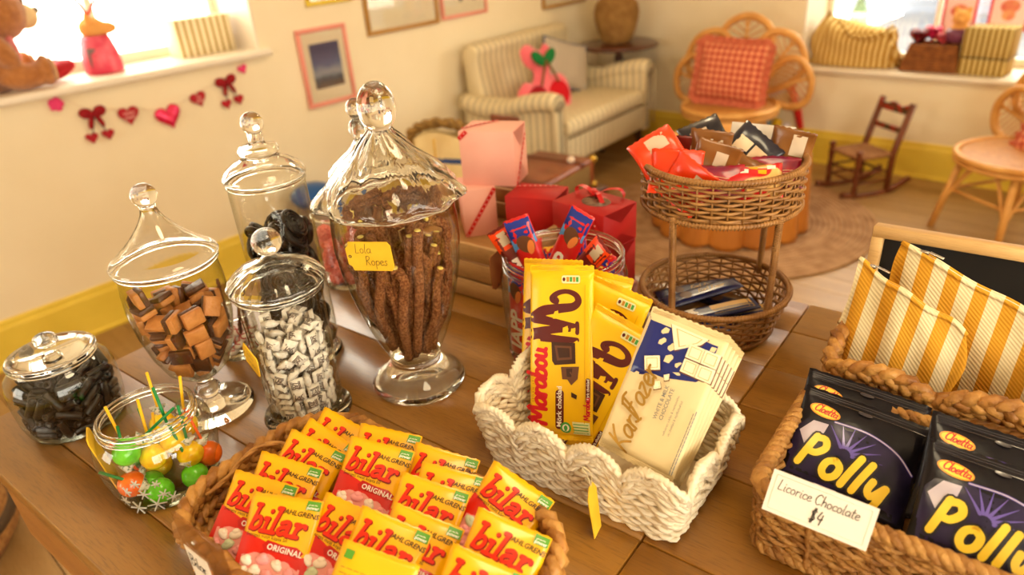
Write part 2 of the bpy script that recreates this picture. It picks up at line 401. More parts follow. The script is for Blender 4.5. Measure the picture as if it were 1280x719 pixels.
def rect(x0, y0, x1, y1, st=.02):
    def sg(a, b): n = max(1, int(abs(Vector(b).to_2d().__sub__(Vector(a)).length)/st)); return [(a[0]+(b[0]-a[0])*i/n, a[1]+(b[1]-a[1])*i/n) for i in range(n)]
    return sg((x0, y0), (x1, y0))+sg((x1, y0), (x1, y1))+sg((x1, y1), (x0, y1))+sg((x0, y1), (x0, y0))
def packet(w, h, t, seal=.1, px=2.2, nx=18, ny=22, wob=0.0, seed=0, zig=0.0, bend=0.0, back=1.0):
    """a sealed bag: returns MB and its front height field"""
    rnd = random.Random(seed); ph = [rnd.random()*6 for _ in range(6)]
    def hf(x, y):
        X = min(1, abs(2*x/w)); Y = min(1, abs(y)/(h/2*(1-seal)))
        e = (1-X**px)**.55 * (1-Y**px)**.5 if Y < 1 else 0
        return t/2*e + wob*e**.5*(sin(x*70+ph[0]+y*25)*.5+sin(y*60+ph[1]-x*30)*.4+sin((x+y)*110+ph[2])*.25)
    def bz(x, y): return bend*((2*y/h)**2-.3) + wob*.8*sin(x*45+ph[3])*abs(2*y/h)**3
    def front(x, y): return hf(x, y)+bz(x, y)
    mb = MB(); V = []
    for sgn in (1, -1):
        for j in range(ny+1):
            for i in range(nx+1):
                x = (i/nx-.5)*w; y = (j/ny-.5)*h
                yy = y + (zig*(1 if i % 2 else -1) if j in (0, ny) else 0)
                xx = x*(1-.035*(1-abs(2*y/h)**2))
                z = bz(x, y) + sgn*(hf(x, y)*(1 if sgn > 0 else back)+.0003)
                V.append((xx, yy, z))
    n1 = (nx+1)*(ny+1); F = []
    for j in range(ny):
        for i in range(nx):
            a = j*(nx+1)+i; F.append((a, a+1, a+nx+2, a+nx+1)); b = a+n1; F.append((b, b+nx+1, b+nx+2, b+1))
    bd = [i for i in range(nx+1)]+[j*(nx+1)+nx for j in range(1, ny+1)]+[ny*(nx+1)+i for i in range(nx-1, -1, -1)]+[j*(nx+1) for j in range(ny-1, 0, -1)]
    for k in range(len(bd)): a, b = bd[k], bd[(k+1) % len(bd)]; F.append((b, a, a+n1, b+n1))
    mb.add(V, F)
    return mb, front
# ---------------------------------------------------------------- the setting (room coordinates)
XL, YB, XR, YF = -3.625, 4.943, 2.2, -2.6
wall_m = mat('wall_paint', (246, 231, 198), (242, 226, 191), rough=.85, scale=3, bump=.03, bscale=60)
trim_m = mat('yellow_trim', (238, 208, 78), (230, 199, 70), rough=.45, scale=4)
white_m = mat('white_gloss_paint', (240, 228, 208), rough=.4)
ceil_m = mat('ceiling_paint', (236, 222, 200), rough=.9)
def rwall(name, boxes, m):
    b = MB()
    for x0, y0, z0, x1, y1, z1 in boxes: b.box(((x0+x1)/2, (y0+y1)/2, (z0+z1)/2), (abs(x1-x0), abs(y1-y0), abs(z1-z0)))
    return struct(room_obj(b.build(name, m)))
WT = .42   # wall thickness, deep window recesses
WL = (.66, 1.94, 1.13, 2.35)     # left window y0 y1 z0 z1
WB = (-1.93, 1.6, .63, 2.2)      # back window x0 x1 z0 z1
rwall('wall_left', [(XL-WT, YF, 0, XL, WL[0], CEIL), (XL-WT, WL[1], 0, XL, YB+WT, CEIL), (XL-WT, WL[0], 0, XL, WL[1], WL[2]), (XL-WT, WL[0], WL[3], XL, WL[1], CEIL)], wall_m)
rwall('wall_back', [(XL, YB, 0, WB[0], YB+WT, CEIL), (WB[1], YB, 0, XR, YB+WT, CEIL), (WB[0], YB, 0, WB[1], YB+WT, WB[2]), (WB[0], YB, WB[3], WB[1], YB+WT, CEIL)], wall_m)
WR = (-1.7, 1.7, .8, 2.35)
rwall('wall_right', [(XR, YF, 0, XR+.1, WR[0], CEIL), (XR, WR[1], 0, XR+.1, YB+WT, CEIL), (XR, WR[0], 0, XR+.1, WR[1], WR[2]), (XR, WR[0], WR[3], XR+.1, WR[1], CEIL)], wall_m)
rwall('trim_3', [(XL-WT+.05, WL[1]-.012, WL[2]+.02, XL-.001, WL[1]-.001, WL[3]), (XL-WT+.05, WL[0]+.001, WL[2]+.02, XL-.001, WL[0]+.012, WL[3])], white_m)  # added jamb boards, white paint stands in for daylight brightness on the recess
rwall('trim_4', [(WB[0]+.001, YB+.001, WB[2]+.02, WB[0]+.012, YB+WT-.05, WB[3])], white_m)
WF = (-3.0, -1.6, .9, 2.2)  # added unseen window opening, brightens the jar sides and product fronts
rwall('wall_front', [(XL-WT, YF-.1, 0, WF[0], YF, CEIL), (WF[1], YF-.1, 0, XR+.1, YF, CEIL), (WF[0], YF-.1, 0, WF[1], YF, WF[2]), (WF[0], YF-.1, WF[3], WF[1], YF, CEIL)], wall_m)
rwall('ceiling', [(XL-WT, YF-.1, CEIL, XR+.1, YB+WT, CEIL+.1)], ceil_m)
def baseboard(name, p, q, nrm):
    # stepped tall board with a moulded top
    b = MB(); p = Vector((*p, 0)); q = Vector((*q, 0)); nv = Vector((*nrm, 0)); pr = [(0, 0), (.03, 0), (.03, .015), (.022, .022), (.022, .185), (.018, .195), (.012, .2), (.012, .215), (.006, .226), (0, .226)]
    V = [e + nv*a + Vector((0, 0, z)) for e in (p, q) for a, z in pr]; m = len(pr)
    b.add(V, [(i, (i+1) % m, m+(i+1) % m, m+i) for i in range(m)] + [tuple(range(m)), tuple(range(2*m-1, m-1, -1))], 0, False)
    bmx = b.build(name, trim_m); return struct(room_obj(bmx))
baseboard('baseboard_left', (XL, YF), (XL, YB), (1, 0)); baseboard('baseboard_back', (XL, YB), (XR, YB), (0, -1))
rwall('baseboard_right', [(XR-.022, YF, 0, XR, YB, .226)], trim_m)
rwall('baseboard_front', [(XL, YF, 0, XR, YF+.022, .226)], trim_m)
# window sills
def sill(name, c, d): 
    b = MB(); b.rbox(c, d, .012); return struct(room_obj(b.build(name, white_m)))
sill('trim_1', (XL-.19, (WL[0]+WL[1])/2, WL[2]+.008), (.47, WL[1]-WL[0]+.10, .035))
sill('trim_2', ((WB[0]+WB[1])/2, YB+.19, WB[2]+.005), (WB[1]-WB[0]+.06, .47, .03))
# windows: frame, mullions, panes
pane_m = thin_glass('window_pane_glass')
def window(name, horiz, a0, a1, z0, z1, pos, nx, nz):
    root = MB()
    def bar(a, b, z, zz, w=.05):
        c = ((a+b)/2, pos, (z+zz)/2) if horiz else (pos, (a+b)/2, (z+zz)/2); d = (abs(b-a), w, abs(zz-z)) if horiz else (w, abs(b-a), abs(zz-z)); return c, d
    for a, b, z, zz in ((a0, a0+.05, z0, z1), (a1-.05, a1, z0, z1), (a0, a1, z0, z0+.05), (a0, a1, z1-.05, z1)): root.box(*bar(a, b, z, zz))
    w = struct(room_obj(root.build(name, white_m)))
    for i in range(1, nx):
        x = a0+(a1-a0)*i/nx; m = MB(); m.box(*bar(x-.016, x+.016, z0+.05, z1-.05, .035)); m.build('mullion', white_m, w)
    for j in range(1, nz):
        z = z0+(z1-z0)*j/nz; m = MB(); m.box(*bar(a0+.05, a1-.05, z-.014, z+.014, .03)); m.build('mullion', white_m, w)
    for i in range(nx):
        for j in range(nz):
            m = MB(); g = .012
            m.box(*bar(a0+(a1-a0)*i/nx+g, a0+(a1-a0)*(i+1)/nx-g, z0+(z1-z0)*j/nz+g, z0+(z1-z0)*(j+1)/nz-g, .004)); m.build('pane', pane_m, w)
    return w
window('window_1', False, WL[0], WL[1], WL[2]+.025, WL[3], XL-WT+.03, 2, 2)
window('window_2', True, WB[0], WB[1], WB[2]+.02, WB[3], YB+WT-.03, 5, 1)
window('fill_window', True, WF[0], WF[1], WF[2], WF[3], YF-.05, 2, 1)
window('window_3', False, WR[0], WR[1], WR[2], WR[3], XR+.05, 4, 1)
# floor: oak planks laid along the back wall
floor_m = wood('oak_floor', (152, 114, 64), (174, 136, 84), (132, 98, 52), axis=0, rough=.42, sc=1.0)
fb = MB(); fb.box(((XL+XR)/2, (YB+YF)/2, -.06), (XR-XL+.8, YB-YF+.8, .08)); floor = struct(room_obj(fb.build('floor', mat('subfloor', (70, 48, 28), rough=.9))))
pm = {}
rnd = random.Random(7)
def plank_mesh(L):
    if L in pm: return pm[L]
    b = MB(); b.box((0, 0, 0), (L-.003, .1465, .02)); o = b.build('plank', floor_m); pm[L] = o.data; bpy.data.objects.remove(o); return pm[L]
yy = YF; row = 0
while yy < YB:
    x = XL - rnd.choice((.3, .8, 1.2))
    while x < XR:
        L = rnd.choice((1.2, 1.6, 2.0))
        if yy > -.6 or True:
            o = bpy.data.objects.new('plank', plank_mesh(L)); COL.objects.link(o); o.parent = floor; cx = x+L/2
            if x < XL: 
                pass
            o.location = (max(XL+L/2-.02, min(cx, XR-L/2+.02)) if L < 9 else cx, yy+.075, -.01)
            if abs(o.location.x-cx) > .001: o.location.z = -.0105 - rnd.random()*.0005
        x += L
    yy += .15; row += 1
# outside: pale street in front of the windows
ob = MB(); ob.box((-9.5, 3, -.6), (10, 26, .1)); struct(room_obj(ob.build('ground', mat('pale_pavement', (214, 214, 214), (190, 192, 198), rough=.9, scale=2))))
ob = MB(); ob.box((4.5, 13, -.62), (18, 15, .1)); struct(room_obj(ob.build('ground', mat('asphalt', (96, 99, 106), (82, 85, 92), rough=.9, scale=2))))
ob = MB(); ob.box((2, 10.2, -.56), (16, .5, .08)); struct(room_obj(ob.build('trim_6', mat('cream_kerb', (150, 140, 110), rough=.9))))
ob = MB()
for k in range(26): ob.box((1, 17+.02*(k % 2), -.5+.2*k), (26, .12, .19))
struct(room_obj(ob.build('trim_5', mat('grey_siding', (112, 118, 130), rough=.8))))
# ceiling lamps: shallow drum fittings with a warm lamp under each
for i, (lx, ly, pw) in enumerate(LAMPS):
    t = thing('ceiling_lamp', RM(lx, ly, CEIL), -TH, 'round cream drum ceiling lamp above the shop floor', 'lamp', 'ceiling lamps out of view')
    b = MB(); b.lathe([(.30, -.10), (.31, -.10), (.31, 0), (.30, 0)], 32, closed=True); b.build('shade', mat('lamp_shade', (240, 220, 180), rough=.8), t)
    b = MB(); b.lathe([(.02, 0), (.02, -.06), (.09, -.06), (.09, -.075), (0, -.075)], 20); b.build('fitting', white_m, t)
    l = bpy.data.lights.new('lamp_light', 'AREA'); l.shape = 'DISK'; l.size = .56; l.energy = pw; l.color = LAMP_COL
    o = bpy.data.objects.new('lamp_light', l); o.parent = t; o.location = (0, 0, -.09); COL.objects.link(o)

# ---------------------------------------------------------------- table
tw = wood('table_oak', (138, 92, 28), (164, 114, 44), (100, 62, 18), axis=0, rough=.36, sc=1.6, coat=.32)
tw2 = wood('apron_oak', (150, 96, 36), (172, 116, 52), (128, 78, 26), axis=0, rough=.45, sc=1.2)
TB = thing('display_table', (0, 0, 0), 0, 'long oak plank display table carrying the jars and baskets', 'table')
vs = [0, .0895, .2545, .42, .585, .75, .872, 1.005, 1.122]
for k in range(8):
    for (a, b_, du) in ((0, 1.0585, 0), (1.0605, 2.5, 0)):
        m = MB(); m.rbox(((a+b_)/2, (vs[k]+vs[k+1])/2, Z0-.0175+(.0004 if k % 2 else 0)), (b_-a, vs[k+1]-vs[k]-.0012, .035), .0016, n=1); m.build('plank', tw, TB)
for nm, c, d in (('apron', (1.25, .03, Z0-.035-.0925), (2.42, .025, .185)), ('apron', (1.25, 1.09, Z0-.035-.0925), (2.42, .025, .185)), ('apron', (.05, .56, Z0-.035-.0925), (.025, 1.03, .185)), ('apron', (2.45, .56, Z0-.035-.0925), (.025, 1.03, .185))):
    m = MB(); m.box(c, d); m.build(nm, tw2, TB)
for x in (.1, 1.25, 2.4):
    for y in (.085, 1.035):
        m = MB(); m.rbox((x, y, (Z0-.035)/2), (.075, .075, Z0-.035), .006); m.build('leg', tw2, TB)
# ---------------------------------------------------------------- glassware
TG = thin_glass('jar_glass'); GL = glass()
def circ(r, z, n=48, c=(0, 0)): return [(c[0]+r*cos(2*pi*k/n), c[1]+r*sin(2*pi*k/n), z) for k in range(n)]
def jar(name, loc, label, cat, body, foot=None, lid=None, knob=None, rim=None, group=None, n=48, mod=None, lidmod=None, base=None):
    t = thing(name, (loc[0], loc[1], Z0), 0, label, cat, group)
    b = MB(); b.lathe(body, n, mod=mod); V = b; o = b.build('bowl', TG, t)
    # open top: drop the top cap
    me = o.data; bm = bmesh.new(); bm.from_mesh(me)
    top = max(v.co.z for v in bm.verts); bmesh.ops.delete(bm, geom=[f for f in bm.faces if len(f.verts) > 6 and f.calc_center_median().z > top-.002], context='FACES'); bm.to_mesh(me); bm.free()
    if foot: b = MB(); b.lathe(foot, n); b.build('foot', GL, t)
    if rim: b = MB(); b.tube(circ(rim[0], rim[1], n), rim[2], 8, True); b.build('rim', GL, t)
    if lid: b = MB(); b.lathe(lid, 72 if lidmod else n, mod=lidmod); b.build('lid', GL, t)
    if knob:
        b = MB()
        for kb in knob:
            if len(kb) == 3: b.ball((0, 0, kb[0]), (kb[1], kb[1], kb[2]), 24)
            else: b.lathe(kb[3], 24)
        b.build('knob', GL, t)
    return t
def dome(pr, th=.003):
    """closed shell lid from outer profile (r, z) going up, wall th"""
    inn = [(max(0, r_-th*.6) if i else r_-th, z-th if i else z) for i, (r_, z) in enumerate(pr)]
    return [(inn[-1][0]*0, inn[-1][1])] + [p for p in inn[::-1]] + pr + ([(0, pr[-1][1])] if pr[-1][0] > 0 else [])
def lidmesh(pr, th=.003):
    inner = [(max(r_-th, .0005), z-(th if i > 1 else 0)) for i, (r_, z) in enumerate(pr)]
    inner = [p for p in inner if p[0] > .006]
    return [(0, inner[-1][1])] + inner[::-1] + pr
# 1 squat jar of black licorice
J = {}
J['lic'] = jar('lidded_jar', (.133, .139), 'squat round glass jar with flat knobbed lid, full of black licorice', 'jar',
    [(.070, .001), (.076, .008), (.0805, .03), (.0825, .06), (.082, .088), (.077, .106), (.066, .118), (.0625, .121), (.0625, .127)],
    foot=[(0, .0005), (.068, .0005), (.073, .003), (.072, .007), (.05, .006), (0, .006)], rim=(.0635, .124, .0032),
    lid=[(0, .1265), (.045, .127), (.0655, .1275), (.068, .131), (.066, .135), (.058, .1365), (.054, .140), (.044, .1445), (.02, .147), (0, .147)],
    knob=[(.1575, .0185, .0125), (0, 0, 0, [(.012, .145), (.009, .149), (.012, .153), (0, .153)])])
# 2 open pop jar
J['pop'] = jar('open_jar', (.42, .146), 'open squat glass jar of round lollipops with straw sticks', 'jar',
    [(.064, .001), (.071, .006), (.0775, .03), (.082, .06), (.0825, .075), (.079, .097), (.068, .111), (.062, .116), (.0615, .126)],
    foot=[(0, .0005), (.066, .0005), (.070, .004), (.068, .008), (.03, .006), (0, .006)], rim=(.0625, .1235, .0042))
b = MB(); b.tube(circ(.0655, .1135, 48), .0028, 8, True); b.build('collar', GL, J['pop'])
# 3 footed apothecary jar of fudge
J['fudge'] = jar('apothecary_jar', (.311, .286), 'footed apothecary jar of two tone fudge squares with pointed lid', 'jar',
    [(.018, .066), (.032, .073), (.05, .09), (.064, .125), (.0735, .17), (.0768, .21), (.0758, .24), (.0735, .262), (.0745, .274)],
    foot=[(0, .001), (.0675, .001), (.0685, .004), (.062, .0065), (.035, .010), (.018, .016), (.012, .022), (.015, .028), (.021, .036), (.021, .043), (.015, .05), (.0125, .056), (.016, .062), (.022, .066), (0, .066)],
    rim=(.0745, .274, .003),
    lid=lidmesh([(.0785, .279), (.080, .283), (.077, .288), (.068, .295), (.054, .307), (.040, .320), (.028, .334), (.019, .346), (.0135, .357), (.011, .366), (.0125, .371), (0, .372)], .0028),
    knob=[(.3845, .0190, .0182)])
# 4 fluted cylinder of wrapped candy
J['white'] = jar('fluted_jar', (.469, .367), 'fluted cylinder jar packed with small white wrapped candies', 'jar',
    [(.056, .012), (.0575, .02), (.0585, .03), (.0595, .09), (.0615, .16), (.0635, .222), (.065, .232)],
    foot=[(0, .001), (.070, .001), (.0722, .005), (.069, .010), (.061, .014), (.0585, .020), (.03, .013), (0, .012)], rim=(.0655, .232, .0028),
    mod=lambda a, z, r_: r_*(1+.018*cos(20*a)), n=120,
    lid=lidmesh([(.0715, .240), (.0735, .246), (.0725, .250), (.066, .258), (.054, .269), (.040, .276), (.026, .281), (.016, .285), (.0105, .290), (0, .291)], .003), lidmod=lambda a, z, r_: r_*(1+.015*cos(18*a)) if z < .272 else r_,
    knob=[(.3105, .0222, .0212)])
# 5 big jar with the swirled lid
def swirl(a, z, r_): return r_*(1+.06*sin(9*a+z*80)+.035*sin(5*a-z*55)) if r_ > .012 else r_
J['big'] = jar('footed_jar', (.567, .533), 'tallest footed jar with swirled glass lid, full of sugared brown ropes', 'jar',
    [(.036, .052), (.046, .066), (.058, .092), (.070, .125), (.084, .175), (.0945, .225), (.0995, .27), (.0985, .30), (.0965, .322), (.0985, .336)],
    foot=[(0, .020), (.02, .018), (.05, .010), (.074, .001), (.079, .001), (.081, .006), (.078, .013), (.068, .022), (.054, .033), (.044, .044), (.041, .051), (.044, .060), (.034, .054), (0, .052)],
    rim=(.0985, .336, .0035), n=64,
    lid=lidmesh([(.108, .338), (.1125, .343), (.110, .351), (.101, .361), (.088, .375), (.073, .390), (.058, .403), (.045, .416), (.035, .428), (.027, .437), (.021, .443), (.018, .447), (0, .448)], .004), lidmod=swirl,
    knob=[(.478, .0285, .038)])
# 6 tall cylinder of licorice wheels
J['wheel'] = jar('tall_jar', (.315, .486), 'tall straight glass jar of black licorice wheels with ball stopper lid', 'jar',
    [(.060, .030), (.0635, .038), (.0645, .06), (.0645, .33), (.0635, .345)],
    foot=[(0, .001), (.065, .001), (.067, .004), (.06, .008), (.036, .013), (.026, .018), (.03, .024), (.05, .029), (.0615, .033), (.05, .034), (0, .033)], rim=(.0638, .344, .0026),
    lid=lidmesh([(.0655, .349), (.0685, .354), (.0672, .360), (.060, .370), (.046, .379), (.034, .385), (.0285, .390), (.0325, .394), (.0335, .400), (.030, .405), (.014, .408), (.0125, .413), (.0125, .428), (0, .429)], .0026),
    knob=[(.4425, .0186, .0186)])
# 7 jar behind with pink candy, 7b footed jar behind, 8 mint jar
J['pink'] = jar('cylinder_jar', (.15, .745), 'cylinder jar of pink sugared berry candies behind the licorice wheels', 'jar',
    [(.056, .001), (.060, .006), (.0615, .02), (.0615, .150), (.058, .160), (.058, .169)], foot=[(0, .0005), (.056, .0005), (.060, .004), (.055, .007), (0, .006)], rim=(.059, .167, .0035))
J['back'] = jar('footed_jar', (.357, .668), 'footed glass jar with double knobbed lid standing behind the tallest jar', 'jar',
    [(.014, .06), (.03, .07), (.05, .10), (.062, .15), (.066, .22), (.064, .29), (.066, .30)],
    foot=[(0, .001), (.048, .001), (.05, .004), (.04, .008), (.018, .014), (.01, .022), (.014, .035), (.01, .048), (.016, .06), (0, .06)], rim=(.066, .30, .003),
    lid=lidmesh([(.066, .305), (.070, .310), (.066, .320), (.055, .332), (.038, .345), (.024, .356), (.016, .366), (.012, .372), (0, .373)], .003),
    knob=[(.392, .018, .02), (.428, .0168, .0185), (0, 0, 0, [(.01, .368), (.008, .378), (.008, .42), (0, .42)])])
J['mint'] = jar('small_jar', (.196, .421), 'small low glass jar of striped mints behind the fudge jar', 'jar',
    [(.034, .001), (.039, .006), (.040, .02), (.040, .085), (.041, .09)], foot=[(0, .0005), (.038, .0005), (.040, .004), (.034, .006), (0, .006)], rim=(.041, .09, .0025))
# 9 wide jar of wrapped bars
J['bar'] = jar('wide_jar', (.729, .759), 'wide open glass jar of red and blue wrapped chocolate bars', 'jar',
    [(.098, .001), (.105, .008), (.1075, .03), (.1105, .08), (.1118, .13), (.1115, .15), (.108, .163), (.1015, .172), (.100, .178), (.101, .189)],
    foot=[(0, .0005), (.1, .0005), (.106, .004), (.103, .008), (.03, .007), (0, .007)], rim=(.1025, .187, .0048), n=64)
b = MB(); b.tube(circ(.104, .1725, 64), .0032, 8, True); b.build('collar', GL, J['bar'])

# tags
tagm = mat('yellow_card', (240, 190, 40), (232, 180, 30), rough=.8, scale=30)
ink = mat('ink', (30, 26, 24), rough=.6)
def tagcard(name, loc, rot, w, h, label, words=(), m=tagm, cat='tag', size=.3, corner=True, th=.0008, lw=.05, sl=.1):
    t = thing(name, loc, rot, label, cat); P = [(-w/2, -h*.28), (-w/2+w*.07, -h*.36), (-w/2+w*.09, -h/2), (w/2-w*.06, -h/2), (w/2, -h*.36), (w/2, h*.36), (w/2-w*.06, h/2), (-w/2+w*.09, h/2), (-w/2+w*.07, h*.36), (-w/2, h*.28)] if corner else [(-w/2, -h/2), (w/2, -h/2), (w/2, h/2), (-w/2, h/2)]
    b = MB(); V = [(x, y, z) for z in (-th, th) for x, y in P]; n_ = len(P); b.add(V, [tuple(range(n_-1, -1, -1)), tuple(range(n_, 2*n_))]+[(i, (i+1) % n_, n_+(i+1) % n_, n_+i) for i in range(n_)], 0, False); b.build('card', m, t)
    if corner: b = MB(); b.lathe([(w*.018, -th*1.2), (w*.018, th*1.3), (w*.035, th*1.3), (w*.035, -th*1.2)], 14, (-w*.43, 0, 0), closed=True); b.build('eyelet', ink, t)
    if words:
        pr = Print(base=th+.0002)
        for s, sz, x, y in words: pr.pen(s, sz*h, lw, (x*w, y*h), mi=0, slant=sl)
        pr.build('handwriting', ink, t)
    return t
def cyl_rot(ang, lean=0, roll=0):
    """rotation of a card whose face looks outward at angle ang"""
    n_ = Vector((cos(ang), sin(ang), 0)); z = Vector((0, 0, 1)); x = z.cross(n_); M = Matrix((x, z, n_)).transposed()
    return (M @ Euler((lean, 0, roll)).to_matrix()).to_euler()
def hang(c, rad, ang, z): return (c[0]+rad*cos(ang), c[1]+rad*sin(ang), Z0+z)
a_ = radians(-66); tagcard('price_tag', hang((.567, .533), .1035, a_, .288), cyl_rot(a_, .06, .02), .071, .047, 'yellow tag reading Lola Ropes on the tallest jar', [('Lola', .32, -.3, .12), ('Ropes', .32, -.12, -.3)])
a_ = radians(-100); tagcard('price_tag', hang((.469, .367), .068, a_, .137), cyl_rot(a_, .05, -.35), .048, .042, 'faintly written yellow tag on the fluted candy jar', [('Salted', .2, -.25, .1), ('Caramel', .2, -.25, -.22)], lw=.035)
_x = Vector((-.003, -.012, .108)).normalized(); _n = Vector((-.42, -.9, 0)); _n = (_n-_x*_n.dot(_x)).normalized(); tagcard('price_tag', (.4015, .0800, Z0+.077), Matrix((_x, _n.cross(_x), _n)).transposed().to_euler(), .100, .042, 'yellow tag hanging edge on at the lollipop jar')
a_ = radians(200); tagcard('price_tag', hang((.729, .759), .125, a_, .145), cyl_rot(a_, -.22, 1.5), .07, .04, 'brown tag hanging off the wide jar of wrapped bars', m=mat('brown_card', (150, 90, 40), rough=.8))

